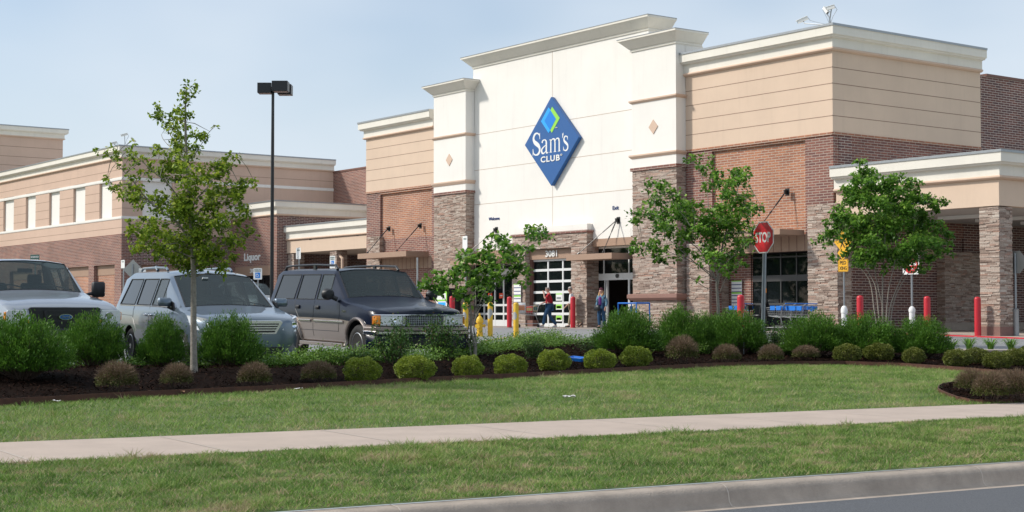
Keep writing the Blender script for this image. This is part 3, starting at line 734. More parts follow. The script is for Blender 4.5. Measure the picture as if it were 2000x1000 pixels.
# awnings hung on rods
def awning(name, pl, pr, yt, yb, out, anchors, Yw=YC):
    """front face from px pl to pr on the plane Yw-out"""
    Yf = Yw-out; x0, x1 = fx(pl,Yf), fx(pr,Yf); z1_, z0_ = fz(pr,yt,Yf), fz(pr,yb,Yf)
    mb = MB(); mb.box(x0, x1, Yf, Yw-.005, z0_, z1_-.04); mb.box(x0-.02, x1+.02, Yf-.02, Yf+.03, z0_-.01, z1_); mb.box(x1-.03, x1+.02, Yf+.03, Yw-.005, z0_-.01, z1_); mb.box(x0-.02, x0+.03, Yf+.03, Yw-.005, z0_-.01, z1_)
    y = Yf+.15
    o = mb.build('awning', M['brown'], store, world=True)
    for (ax, ay, ends) in anchors:
        A = onY(ax, ay, Yw-.12); mb = MB(); mb.box(A.x-.10, A.x+.10, Yw-.03, Yw-.002, A.z-.14, A.z+.14); mb.box(A.x-.03, A.x+.03, Yw-.18, Yw-.03, A.z-.08, A.z+.08)
        for (ex_, ey_) in ends:
            E = onY(ex_, ey_, Yf+.12); E.z = z1_+.02; E = Vector((E.x, Yf+.12, z1_+.01))
            mb.tube([A, A.lerp(E,.35)], .028, 6); mb.tube([A.lerp(E,.35), E], .017, 6); mb.tube([A.lerp(E,.5), A.lerp(E,.56)], .03, 6); mb.tube([A.lerp(E,.95), E], .045, 6)
        mb.build('awning_rod', M['black'], o)
    return o
awning('a', 699, 793, 490, 500, 1.35, [(757,447,[(717,500)]),(818,441,[(774,496)])])
awning('a', 1107, 1195, 493.5, 504.5, 1.3, [(1204,430,[(1128,498),(1177,494)])])
awning('a', 880, 962, 505, 514, 1.3, [(966,449,[(898,506),(950,505)])])
awning('a', 1400, 1524, 447, 457, 1.3, [(1534,375,[(1480,445)]),(1440,388,[(1405,450)])])
# right drive-through portico
YPo = YC+.02; xq0, xq1 = XR+.02, fx(1954, YPo); zpr = fz(1954, 293, YPo); zpb = fz(1954, 401, YPo); ybk = 70
mb = MB(); mb.box(xq0+.1, xq1, YPo, ybk, zpb, zpr-.9, 0)
pf = mb.build('portico', M['tan'], store, world=True)
mb = MB(); parapet(mb, [(xq0+.08, YPo),(xq1, YPo),(xq1, ybk)], zpr, 1.0); mb.box(xq0+.1, xq1, YPo, ybk, zpr-.95, zpr-.1, 0); mb.build('parapet_cornice', [M['trim'], M['mould'], M['galv']], pf)
mb = MB(); mb.box(xq0+.3, xq1-.3, YPo+.3, ybk-.3, zpb-.012, zpb-.002); mb.build('soffit', mat('soffit_grey',(.42,.40,.38),.8), pf)
for yy in (46, 48.2, 51, 55):
    mb = MB(); mb.box(xq0+2.4, xq0+4.6, yy-.12, yy+.12, zpb-.14, zpb-.02); mb.build('soffit_light', M['whitep'], pf)
cx0, cx1 = fx(1917, YPo+.05), fx(1952.5, YPo+.05)
for k, yy in enumerate((YPo+.05, 53)):
    zc = gz(cx1, yy); mb = MB(); mb.box(cx0-.04, cx1+.04, yy-.04, yy+.75, GZ, zc+.36)
    cb = mb.build('column', mat('brown_block', (.22,.12,.10), .85, var=.1, vscale=4, bump=.3), pf)
    clad(cx0, cx1, yy, yy+.70, zc+.36, zpb-.03, cb, left=True, seed=20+k).location = (0,0,0)
# forecourt slab under the right portico with a red painted edge
mb = MB(); N_ = 12; xs_ = [XR-.1+ (30)*i/N_ for i in range(N_+1)]; ys_ = [YPo-.45, YPo-.44, YPo-.30, 50, 62]
for x in xs_:
    for j, y in enumerate(ys_): mb.v.append((x, y, gz(x, y)+(-.05 if j == 0 else .055)))
for i in range(N_):
    for j in range(4): mb.f.append((i*5+j,(i+1)*5+j,(i+1)*5+j+1,i*5+j+1)); mb.m.append(1 if j == 0 else 0)
struct(mb.build('forecourt', [M['conc'], M['red']], fix=False))
mb = MB(); xs_ = [XL-2+(XR-XL+3)*i/20 for i in range(21)]
for x in xs_:
    for j, y in enumerate((YC-3.2, YC-3.19, YC+1.2)): mb.v.append((x, y, gz(x, y)+(-.02 if j == 0 else .03)))
for i in range(20):
    for j in range(2): mb.f.append((i*3+j,(i+1)*3+j,(i+1)*3+j+1,i*3+j+1)); mb.m.append(0)
struct(mb.build('store_pavement', mat('store_apron',(.30,.26,.23),.9,var=.1,vscale=1), fix=False))
# left portico
YG = 45.6; g0, g1 = fx(559.5, YG), fx(722, YG); zg1, zgb = fz(715, 426.5, YG), fz(715, 484.5, YG)
mb = MB(); mb.box(g0, g1+3, YG, 51.5, zgb, zg1-.9, 0); lf = mb.build('portico', M['tan'], store, world=True)
mb = MB(); parapet(mb, [(g0, 51), (g0, YG),(g1+3, YG)], zg1, .97, .22, .06); mb.box(g0, g1+3, YG, 51.5, zg1-.95, zg1-.1, 0); mb.build('parapet_cornice', [M['trim'], M['mould'], M['galv']], lf)
for p in (606, 698):
    c_ = onY(p, 130+(912 if p < 650 else 890)/2.702, YG-.01); mb = MB(); mb.box(c_.x-.12, c_.x+.12, YG-.012, YG+.05, c_.z-.045, c_.z+.045); mb.build('vent_slot', M['black'], lf)
for k, (pa, pb) in enumerate(((563,573.5),(645,657))):
    clad(fx(pa,YG+.1), fx(pb,YG+.1), YG+.1, YG+.8, GZ, zgb-.02, lf, 'column', seed=30+k).location = (0,0,0)
mb = MB(); a = onY(662, 489, YG+.3); mb.tube([a, onY(662,497,YG+.3), onY(669,505,YG+.3), onY(669,600,YG+.3)], .10, 8); mb.build('downspout', M['mould'], lf)
bricks(g0-1, XL+1, 50.4, 50.6, GZ, zgb, M['brickd'], store, 'portico_back_wall')
# ================================================================== liquor shop
XA = g0 + .25 - .3; XA = g0-.02; YL = 45.0; XA = onX(540, 616, XA).x
YL = gy(540, XA); zq = fz(540, 391, YL)
liq = thing('liquor_shop', 'low brick liquor shop with a pale parapet beside the black lamp post', 'shop', (fx(500,YL), YL, gz(fx(500,YL),YL)))
zqb = zq-.95; ha, hb = fx(460, YL), fx(531.5, YL); zh_, zo_ = fz(531, 518.5, YL), fz(531, 537, YL)
mb = MB(); mb.box(XLB, ha, YL, 52.5, GZ, zqb); mb.box(ha, hb, YL, 52.5, zh_, zqb); mb.box(hb, XA, YL, 52.5, GZ, zqb)
mb.build('brick_wall', M['brickm'], liq, world=True)
bricks(XA-.02, XA+.003, YL+.01, 52.5, GZ, zqb, M['brickd'], liq)
mb = MB(); parapet(mb, [(XLB, YL),(XA, YL),(XA, 52.5)], zq, 1.0, .28, .06); mb.box(XLB, XA-.03, YL+.03, 52.5, zqb+.003, zq-.1, 0); mb.build('parapet_cornice', [M['trim'], M['mould'], M['galv']], liq, world=True)
mb = MB(); mb.box(ha-.02, hb+.02, YL-.03, YL+.3, zo_, zh_); mb.build('header_panel', M['brown'], liq, world=True)
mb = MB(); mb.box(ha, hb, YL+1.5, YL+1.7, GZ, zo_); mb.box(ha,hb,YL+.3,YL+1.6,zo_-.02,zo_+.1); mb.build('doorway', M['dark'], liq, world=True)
storefront([462, 480, 498, 515, 530], None, YL+.9, liq, M['glass'], M['dframe'], 'shop_doors', ztop=zo_-.02, zbot=zb_(500,YL+.9), bars=[(zo_-.8,.05),(zo_-.05,.05)])
# ================================================================== left wing with blank windows
YF = gy(236, XLB); lz = lambda y: onX(236, y, XLB).z
left = thing('brick_and_tan_wing', 'tan wing of the store with a row of blank cream window panels over brick', 'building', (XLB, YF, gz(XLB,YF)))
T0, T1, B1a, B1b, B2a, B2b, BR = lz(283.6), lz(309.5), lz(344), lz(351), lz(421), lz(427), lz(456.4)
wins = [(191.7,216.5),(140.6,164),(93.3,114),(47.7,67),(4,24.4),(-42,-22),(-90,-70)]
mb = MB(); xp_ = XLB
mb.box(-170, XLB, YF, YF+.6, B1a, T1); mb.box(-170, XLB, YF, YF+.6, BR, B2b+.001)
segs = []; xr_ = XLB
for a, b in wins: segs.append((fx(b,YF), xr_)); xr_ = fx(a, YF)
segs.append((-170, xr_))
for a, b in segs: mb.box(a, b, YF, YF+.6, B2b, B1a)
joints_y(mb, -170, XLB, YF, [lz(330), lz(444)], 1)
for a, b in segs: joints_y(mb, a, b+.003, YF, [lz(370), lz(388), lz(406)], 1)
# +X face, with one sunk panel
py0, py1 = gy(276, XLB), gy(335, XLB)
mb.box(XLB-.6, XLB-.001, YF+.6, 52.6, B1a, T1); mb.box(XLB-.6, XLB-.001, YF+.6, 52.6, BR, B2b); mb.box(XLB-.6, XLB-.001, YF+.6, py0, B2b, B1a); mb.box(XLB-.6, XLB-.001, py1, 52.6, B2b, B1a)
joints_x(mb, XLB, YF-.004, 52.6, [lz(330), lz(444)], 1); joints_x(mb, XLB, YF, py0, [lz(370), lz(388), lz(406)], 1); joints_x(mb, XLB, py1, 52.6, [lz(388)], 1)
mb.build('stucco_wall', [M['tanpink'], M['joint']], left, world=True)
for a, b in wins:
    mb = MB(); mb.box(fx(a,YF)-.02, fx(b,YF)+.02, YF+.16, YF+.3, B2a-.02, B1b+.02); mb.build('blank_window', M['cream'], left, world=True)
mb = MB(); mb.box(XLB-.4, XLB-.12, py0-.02, py1+.02, B2a-.02, B1b+.02); mb.build('blank_window', M['cream'], left, world=True)
for (a, b) in ((B1b,B1a),(B2b,B2a)):
    mb = MB(); mb.sweep([(-170,YF),(XLB,YF),(XLB,52.6)], [(-.1,a),(.03,a),(.045,a+.05),(.045,b-.03),(-.1,b)][::1]); mb.build('string_course', M['cream'], left, world=True)
mb = MB(); parapet(mb, [(-170, YF),(XLB, YF),(XLB, 52.6)], T0, (T0-T1)/.95, .34, .1); mb.box(-170, XLB-.03, YF+.03, 52.6, T1+.003, T0-.15, 0); mb.build('parapet_cornice', [M['trim'], M['mould'], M['galv']], left, world=True)
# brick ground storey with sunk bays
bays = [(182.5, 223, 518),(150-25, 172, 520),(72, 118, 522),(18, 62, 524)]
mb = MB(); xr_ = XLB; zt_b = onX(236, 517, XLB).z
zbay = fz(223, 516.5, YF); zbay2 = fz(223, 536, YF)
mb.box(-170, XLB, YF+.0, YF+.6, zbay, BR-.001)
for a, b, _ in bays: mb.box(fx(b,YF), xr_, YF, YF+.6, GZ, zbay); xr_ = fx(a,YF)
mb.box(-170, xr_, YF, YF+.6, GZ, zbay)
mb.build('brick_wall', M['brickm'], left, world=True)
for a, b, _ in bays:
    mb = MB(); mb.box(fx(a,YF), fx(b,YF), YF+.25, YF+.5, GZ, zbay2, 0); mb.box(fx(a,YF), fx(b,YF), YF+.22, YF+.5, zbay2, zbay+.01, 1); mb.build('sunk_bay', [M['brickl'], M['brown']], left, world=True)
b0, b1 = gy(275, XLB), gy(350, XLB); zk = onX(236, 520, XLB).z; zk = onX(350, 519, XLB).z
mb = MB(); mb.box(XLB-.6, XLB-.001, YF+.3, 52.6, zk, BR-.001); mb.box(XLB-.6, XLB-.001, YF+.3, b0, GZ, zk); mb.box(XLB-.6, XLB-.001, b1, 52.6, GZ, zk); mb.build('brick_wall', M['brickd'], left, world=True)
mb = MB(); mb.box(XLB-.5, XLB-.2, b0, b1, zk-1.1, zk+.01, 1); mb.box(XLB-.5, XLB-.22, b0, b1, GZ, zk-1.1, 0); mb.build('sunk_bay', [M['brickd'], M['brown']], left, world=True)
# ================================================================== tower block far left
XT = -122.2; YTn = gy(119, XT)
tz = lambda y: onX(119, y, XT).z
tower = thing('tall_store_block', 'tall tan block with a pale cornice rising behind the roof at the far left', 'building', (XT, YTn-3, gz(XT,YTn)))
mb = MB(); mb.box(-150, XT, YTn-14, YTn, GZ, tz(272)); joints_x(mb, XT, YTn-14, YTn, [tz(y) for y in (292, 311, 328, 345)], 1, .018)
mb.build('stucco_wall', [M['tanpink'], M['joint']], tower, world=True)
mb = MB(); parapet(mb, [(XT, YTn-14),(XT, YTn),(-150,YTn)], tz(252), .95, .35, .1); mb.box(-150, XT-.03, YTn-14, YTn-.03, tz(272)+.003, tz(256), 0); mb.build('parapet_cornice', [M['trim'], M['mould'], M['galv']], tower, world=True)
# ================================================================== wall signs
def wall_text(body, pa, pb, yb, yt, Y, m, label, depth=.02, bold=.012):
    x0, x1 = fx(pa,Y), fx(pb,Y); z0 = fz(pb, yb, Y); h = fz(pb, yt, Y)-z0
    o = put_text('wall_lettering', body, m, (x0, Y-depth/2-.004, z0), (1,0,0), (0,0,1), x1-x0, h, depth, bold)
    return tag(o, label, 'wall sign')
wall_text('Welcome', 955, 976, 429, 423, YC, M['navy'], 'small dark blue word Welcome on the cream wall over the left doors', bold=.004)
wall_text('Exit', 1197.5, 1209.5, 409, 401.5, YC, M['navy'], 'small dark blue word Exit on the cream wall over the open door', bold=.004)
wall_text('3081', 1066, 1088.5, 501, 488.5, YC-.16, M['whitep'], 'white street number 3081 on the brown panel above the glass shutter', bold=.02)
wall_text('Liquor', 476.5, 508.5, 512.5, 493, YL, M['whitep'], 'white word Liquor on the brick wall left of the lamp post', depth=.02, bold=.03)
wall_text('3075', 488, 506, 533, 524, YL-.03, M['whitep'], 'white number 3075 on the brown panel under the liquor lettering', bold=.02)
wall_text('Loading Area', 1744, 1819, 399.5, 389, YPo, M['navy'], 'dark blue words Loading Area on the tan portico, half behind the multi-stem tree', bold=.004)
# ---- diamond sign
Ys = YC-.22; Pt, Pr, Pb, Pl = [onY(x, y, Ys) for (x, y) in ((1078,188.5),(1130.5,268),(1078,363),(1024.5,284))]
cx_, cz_ = (Pl.x+Pr.x)/2, (Pt.z+Pb.z)/2; W2, H2 = (Pr.x-Pl.x)/2, (Pt.z-Pb.z)/2
dsg = thing('diamond_sign', 'big blue diamond store sign with white lettering on the cream front wall', 'store sign', (cx_, YC, cz_))
mb = MB(); mb.prism([(-W2,0),(0,-H2),(W2,0),(0,H2)], (0,-.02,0), (1,0,0), (0,0,1), (0,-1,0), .20); mb.build('sign_box', M['blue'], dsg, bevel=.015)
def quadpoly(name, poly, m, d):
    mb = MB(); mb.prism(poly, (0,-.222,0), (1,0,0), (0,0,1), (0,-1,0), d); return mb.build(name, m, dsg)
ex_ = lambda px, py: (onY(px, py, Ys).x-cx_, onY(px, py, Ys).z-cz_)
Zm = lambda x, y: ex_(1000+x/5, 180+y/5)
quadpoly('emblem', [Zm(285,285),Zm(359,399),Zm(375,372),Zm(319,281),Zm(378,176),Zm(359,148)], M['ltblue'], .012)
quadpoly('emblem', [Zm(319,281),Zm(375,372),Zm(432,262),Zm(378,176)], M['mdblue'], .018)
quadpoly('emblem', [Zm(378,176),Zm(432,262),Zm(375,372),Zm(391,397),Zm(468,253),Zm(394,142)], M['lime'], .012)
# hand-drawn old-style serif letters, drawn as ribbons (unit box, x right, y up)
def ribbon(mb, pts, ws, org, sx, sz, y, closed=False):
    P_ = []
    pts = [Vector((p[0], p[1], 0)) for p in pts]
    for i, p in enumerate(pts):
        d = (pts[min(i+1,len(pts)-1)]-pts[max(i-1,0)]).normalized(); nn = Vector((-d.y, d.x, 0))*ws[i]/2
        P_.append((p+nn, p-nn))
    for i in range(len(P_)-1):
        q_ = [P_[i][0],P_[i][1],P_[i+1][1],P_[i+1][0]]
        a = [(org[0]+v.x*sx, y, org[1]+v.y*sz) for v in q_]; b = [(v[0], v[1]+.02, v[2]) for v in a]
        mb.add(a+b, [(0,1,2,3),(7,6,5,4),(0,3,7,4),(1,5,6,2)])
def smooth(pts, ws, n=5):
    P, W = [], []; k = len(pts)
    for i in range(k-1):
        p0, p1, p2, p3 = pts[max(i-1,0)], pts[i], pts[i+1], pts[min(i+2,k-1)]
        for j in range(n):
            t = j/n; cr = lambda a,b,c,d: .5*((2*b)+(-a+c)*t+(2*a-5*b+4*c-d)*t*t+(-a+3*b-3*c+d)*t**3)
            P.append((cr(p0[0],p1[0],p2[0],p3[0]), cr(p0[1],p1[1],p2[1],p3[1]))); W.append(ws[i]+(ws[i+1]-ws[i])*t)
    P.append(pts[-1]); W.append(ws[-1]); return P, W
def letter(strokes, org, sx, sz, y0):
    mb = MB()
    for i, (pts, ws, sm) in enumerate(strokes):
        if sm: pts, ws = smooth(pts, ws)
        ribbon(mb, pts, ws, org, sx, sz, y0-.0015*i)
    mb.build('letter', M['whitep'], dsg)
S_ = [([(.86,.74),(.80,.90),(.55,.985),(.30,.93),(.17,.76),(.28,.60),(.52,.50),(.76,.39),(.86,.22),(.72,.06),(.45,.012),(.20,.08),(.11,.28)], [.05,.07,.06,.12,.20,.20,.22,.20,.18,.12,.06,.07,.05], True),
      ([(.86,.98),(.86,.70)], [.05,.05], False), ([(.11,.30),(.11,.0)], [.05,.05], False)]
a_ = [([(.18,.78),(.26,.93),(.48,.97),(.64,.88),(.68,.70),(.68,.14),(.76,.04),(.92,.08)], [.16,.10,.07,.13,.17,.17,.10,.04], True),
      ([(.66,.60),(.40,.50),(.18,.36),(.12,.20),(.22,.06),(.42,.05),(.66,.22)], [.05,.08,.13,.18,.14,.08,.05], True)]
def m_(w=1):
    st = []
    for x in (.16,.50,.84): st.append(([(x,.0),(x,.80 if x > .2 else .95)], [.095,.095], False)); st.append(([(x-.10,.02),(x+.10,.02)], [.045,.045], False))
    st.append(([(.06,.92),(.16,.95)], [.05,.05], False))
    st.append(([(.18,.78),(.26,.92),(.37,.97),(.47,.90),(.50,.72)], [.03,.06,.09,.10,.09], True))
    st.append(([(.52,.78),(.60,.92),(.71,.97),(.81,.90),(.84,.72)], [.03,.06,.09,.10,.09], True)); return st
s_s = [([(.80,.74),(.74,.90),(.52,.97),(.30,.91),(.22,.76),(.34,.62),(.58,.50),(.80,.36),(.80,.16),(.62,.04),(.36,.03),(.20,.12),(.14,.28)], [.05,.08,.07,.13,.19,.19,.19,.19,.17,.11,.07,.08,.05], True),
       ([(.80,.95),(.80,.72)], [.05,.05], False), ([(.14,.30),(.14,.03)], [.05,.05], False)]
ap = [([(.5,1.0),(.55,.8),(.35,.3)], [.5,.4,.08], True)]
yl_ = -.224
def lt(st, xa, xb, yb_, yt_):      # zoomed-photo box of the letter
    (ax, az), (bx_, bz) = Zm(xa, yb_), Zm(xb, yt_); letter(st, (ax, az), bx_-ax, bz-az, yl_)
lt(S_, 196, 284, 622, 392); lt(a_, 280, 362, 607, 455); lt(m_(), 360, 482, 592, 440); lt(ap, 484, 508, 472, 400); lt(s_s, 494, 556, 577, 420)
def dtxt(body, xa, xb, yb_, yt_, bold):
    (ax, az), (bx_, bz) = Zm(xa, yb_), Zm(xb, yt_)
    put_text('letter', body, M['whitep'], (cx_+ax, YC-.235, cz_+az), (1,0,0), (0,0,1), bx_-ax, bz-az, .02, bold, parent=dsg, spacing=1.15)
dtxt('CLUB', 284, 470, 690, 606, .025); dtxt('®', 474, 494, 622, 600, .02); dtxt('sm', 426, 446, 352, 341, .02)
# ================================================================== vehicles (x forward, y left, z up, origin on the ground under the front axle)
def carpaint(name, col, metal=.55, rough=.28):
    return mat(name, col, rough, metal, var=.03, vscale=2, coat=1.0)
M['silver'] = carpaint('silver_paint', (.33,.355,.39), .6, .3)
M['bluegrey'] = carpaint('blue_grey_paint', (.125,.165,.205), .6, .3)
M['navyp'] = mat('navy_paint', (.004,.008,.022), .3, 0, coat=.18, spec=.2)
M['beige'] = carpaint('beige_lower_paint', (.30,.25,.22), .5, .35)
M['chrome'] = mat('chrome', (.75,.76,.78), .12, 1.0)
M['alloy'] = mat('alloy_wheel', (.48,.49,.50), .3, .85)
M['rubber'] = mat('tyre_rubber', (.022,.021,.020), .8, var=.2, vscale=20)
M['plastic'] = mat('dark_plastic', (.018,.018,.02), .5)
M['seat'] = mat('seat_cloth', (.10,.10,.11), .9)
M['lamp'] = mat('lamp_reflector', (.74,.76,.78), .18, .15, coat=1)
M['amber'] = mat('amber_lens', (.85,.28,.02), .2, coat=1)
M['wind'] = glassmat('windscreen_glass', (.03,.05,.055), .03, .50)
M['tint'] = glassmat('tinted_glass', (.012,.016,.020), .04, .93)
M['tint2'] = glassmat('side_glass', (.05,.065,.07), .04, .70)
M['arch'] = mat('wheel_well', (.006,.006,.006), .95)
def ring(st):
    x, w, zb, zbelt = st['x'], st['w'], st['zb'], st['belt']; k = st.get('k', 0)
    lo = [(0,zb),(w*.86,zb),(w*.95,zb+.07),(w*.995,zb+.26),(w,(zb+zbelt)/2+.08),(w*.985,zbelt-.10),(w*.955,zbelt)]
    if 'zh' in st:
        z = st['zh']; b = zbelt; tp = st.get('top', 1)
        up = [(w*.925,b+(z-b)*.35),(w*.87,b+(z-b)*.72),(w*.80,z-.012),(w*.42,z+.018),(0,z+.028)]
    else:
        z = st['zr']; up = [(w*.945,zbelt+.015),(st['wg'],st['zg']),(st['wr'],z-.045),(st['wr']*.55,z-.004),(0,z+.008)]
    P = [(x+k*max(0,b_-zbelt), a, b_) for a, b_ in lo+up]
    return P                      # 12 points
def body(sts, matf, arches, name, mats, parent, ar=.44, wz=.38):
    """loft, cut the arches, return body object and the glass faces as separate objects"""
    R = [ring(s) for s in sts]; K = 12; V = []; Fs = []; Ms = []
    for r in R:
        V += [(p[0], -p[1], p[2]) for p in r] + [(p[0], p[1], p[2]) for p in r[1:-1][::-1]]
    n = K*2-2
    for i in range(len(R)-1):
        for j in range(n):
            a, b = i*n+j, i*n+(j+1)%n; Fs.append((a, b, b+n, a+n)); jj = j if j < K-1 else n-1-j
            Ms.append(matf(i, jj, -1 if j < K-1 else 1))
    Fs.append(tuple(range(n))[::-1]); Ms.append(0); Fs.append(tuple((len(R)-1)*n+j for j in range(n))); Ms.append(0)
    me = bpy.data.meshes.new(name); me.from_pydata(V, [], Fs)
    for m in mats: me.materials.append(m)
    me.polygons.foreach_set('material_index', Ms)
    bm = bmesh.new(); bm.from_mesh(me); bmesh.ops.remove_doubles(bm, verts=bm.verts, dist=1e-5); bmesh.ops.recalc_face_normals(bm, faces=bm.faces); bm.to_mesh(me); bm.free()
    o = bpy.data.objects.new(name, me); C.objects.link(o)
    cuts = []
    for ax in arches:
        for sd_ in (-1, 1):
            mb = MB(); mb.lathe([(ar, -.22),(ar, .3)], 28, (ax, sd_*.92, wz), 'y', 1); c = mb.build('cut', [mats[0], M['arch']]); cuts.append(c)
            mo = o.modifiers.new('b', 'BOOLEAN'); mo.operation = 'DIFFERENCE'; mo.object = c; mo.solver = 'EXACT'
            mo.material_mode = 'INDEX'
    dg = bpy.context.evaluated_depsgraph_get(); dg.update(); me2 = bpy.data.meshes.new_from_object(o.evaluated_get(dg)); me2.name = name
    o.modifiers.clear(); o.data = me2
    for c in cuts: bpy.data.objects.remove(c)
    # split by material: indices >= 10 are panes
    res = {}
    bm = bmesh.new(); bm.from_mesh(me2); idx = sorted({f.material_index for f in bm.faces if f.material_index >= 3}); bm.free()
    for k in idx:
        b2 = bmesh.new(); b2.from_mesh(me2); bmesh.ops.delete(b2, geom=[f for f in b2.faces if f.material_index != k], context='FACES')
        # rubber outline
        ed = [e for e in b2.edges if len(e.link_faces) == 1]; ol = [(e.verts[0].co.copy(), e.verts[1].co.copy()) for e in ed]
        for v in b2.verts: v.co.y *= .994
        m3 = bpy.data.meshes.new('pane'); b2.to_mesh(m3); b2.free(); m3.materials.clear(); m3.materials.append(mats[k])
        for p in m3.polygons: p.material_index = 0; p.use_smooth = True
        res[k] = (m3, ol)
    bm = bmesh.new(); bm.from_mesh(me2); bmesh.ops.delete(bm, geom=[f for f in bm.faces if f.material_index >= 3], context='FACES'); bm.to_mesh(me2); bm.free()
    while len(me2.materials) > 3: me2.materials.pop()
    me2.polygons.foreach_set('use_smooth', [True]*len(me2.polygons)); me2.set_sharp_from_angle(angle=math.radians(38))
    o.parent = parent
    for k, (m3, ol) in res.items():
        nm = 'windscreen' if k == 3 else 'rear_window' if k == 4 else 'side_window'
        w = bpy.data.objects.new(nm, m3); C.objects.link(w); w.parent = parent
        mb = MB()
        for a, b in ol: mb.tube([a, b], .011, 5)
        mb.build('window_seal', M['plastic'], w, smooth=60)
    return o, R
def wheel(parent, x, y, r=.385, rr=.235, spokes=5, w=.24, side=-1, tilt=0):
    mb = MB(); mb.lathe([(rr,-w/2+.01),(rr+.02,-w/2),(r-.05,-w/2),(r-.012,-w/2+.035),(r,-w/2+.07),(r,w/2-.07),(r-.012,w/2-.035),(r-.05,w/2),(rr,w/2-.01)], 36, (0,0,0), 'y')
    wh = thing('wheel','','',(x, y, r)); wh.parent = parent; del wh['label']; del wh['category']
    wh2 = mb.build('tyre', M['rubber'], wh, smooth=50)
    s = side; mb = MB()
    mb.lathe([(rr+.004,s*(w/2-.012)),(rr-.012,s*(w/2-.004)),(rr-.03,s*(w/2-.03)),(rr-.035,s*.02)], 36, (0,0,0), 'y')
    y0 = s*(w/2-.035)
    for k in range(spokes):
        a = 2*math.pi*k/spokes+tilt; ca, sa = math.cos(a), math.sin(a)
        pr = Vector((-sa, 0, ca)); pd = Vector((ca, 0, sa))
        mb.obox(pd*(rr*.5)+Vector((0,y0,0)), pd*(rr*.47), pr*(.15*rr if spokes == 5 else .075*rr), Vector((0,.012,0)))
    mb.lathe([(.001,y0+s*.03),(.045,y0+s*.026),(.055,y0+s*.005),(.075,y0)], 16, (0,0,0), 'y')
    mb.build('rim', M['alloy'], wh, smooth=40)
    mb = MB(); mb.lathe([(.001,0),(rr-.02,0),(rr-.02,s*.04),(.001,s*.04)], 24, (0,0,0), 'y'); mb.build('brake_disc', M['arch'], wh)
    return wh
def pbox(name, parent, m, *a, bevel=.008, smooth=30):
    mb = MB(); mb.box(*a); return mb.build(name, m, parent, bevel=bevel, smooth=smooth)
def sideline(parent, name, m, pts, R, r=.006, side=-1):
    """thin seam following the body side; pts (x, z)"""
    mb = MB(); P = []
    for i in range(len(pts)-1):
        for t in range(6):
            u = t/6; P.append((pts[i][0]+(pts[i+1][0]-pts[i][0])*u, pts[i][1]+(pts[i+1][1]-pts[i][1])*u))
    P.append(pts[-1]); mb.tube([(x, side*sidey(R, x, z)+side*.0, z) for x, z in P], r, 4); return mb.build(name, m, parent)
def sidey(R, x, z):
    best = None
    for i in range(len(R)-1):
        xa, xb = R[i][3][0], R[i+1][3][0]
        if xb <= x <= xa or (x > xa and i == 0) or (x < xb and i == len(R)-2):
            t = 0 if xa == xb else (x-xa)/(xb-xa); y = []
            for r in (R[i], R[i+1]):
                for j in range(1, 8):
                    if r[j][2] <= z <= r[j+1][2]:
                        u = (z-r[j][2])/(r[j+1][2]-r[j][2]+1e-9); y.append(r[j][1]+(r[j+1][1]-r[j][1])*u); break
                else: y.append(r[4][1])
            return y[0]*(1-t)+y[1]*t
    return R[0][4][1]
def seats(parent, xs, m, z0=.55, zt=1.25, ys=(-.38,.38)):
    for x in xs:
        for y in ys:
            mb = MB(); mb.box(x-.05, x+.50, y-.25, y+.25, z0, z0+.16); mb.obox((x-.10,y,zt-.30), (.06,0,-.02), (0,.25,0), (-.08,0,.34)); mb.obox((x-.19,y,zt+.12), (.04,0,0), (0,.13,0), (0,0,.09))
            mb.build('seat', m, parent, bevel=.03, smooth=50)
def steering(parent, x, y, z):
    mb = MB(); P = [(x+.10*math.sin(a)*.6, y+.19*math.cos(a), z+.17*math.sin(a)) for a in [2*math.pi*k/20 for k in range(21)]]
    mb.tube(P, .014, 6); mb.tube([(x,y-.18,z),(x+.03,y,z),(x,y+.18,z)], .018, 6); mb.tube([(x+.02,y,z),(x+.4,y,z-.1)], .03, 6); mb.build('steering_wheel', M['plastic'], parent, smooth=50)
def wiper(parent, pts):
    mb = MB(); mb.tube(pts, .012, 5); a, b = Vector(pts[-2]), Vector(pts[-1]); mb.build('wiper', M['black'], parent)
def oct_prism(name, parent, m, poly, x, d, loc=(0,0,0)):   # polygon in (y,z) facing +x
    mb = MB(); mb.prism(poly, (x, 0, 0), (0,1,0), (0,0,1), (1,0,0), d); return mb.build(name, m, parent, loc=loc, bevel=.006, smooth=30)
def vehicle(nm, label, cat, pos, pitch=1.4, grp=None, yaw=0):
    t = thing(nm, label, cat, pos, 0, grp); t.rotation_euler = (0, math.radians(pitch), math.radians(yaw)); return t
def place(px, D, fwd=0, back=3.0):
    p = at_cam(px, D)+Vector((fwd,0,0)); zf, zr = gz(p.x,p.y), gz(p.x-back,p.y); p.z = zf+.012
    return p, math.degrees(math.atan2(zr-zf, back))
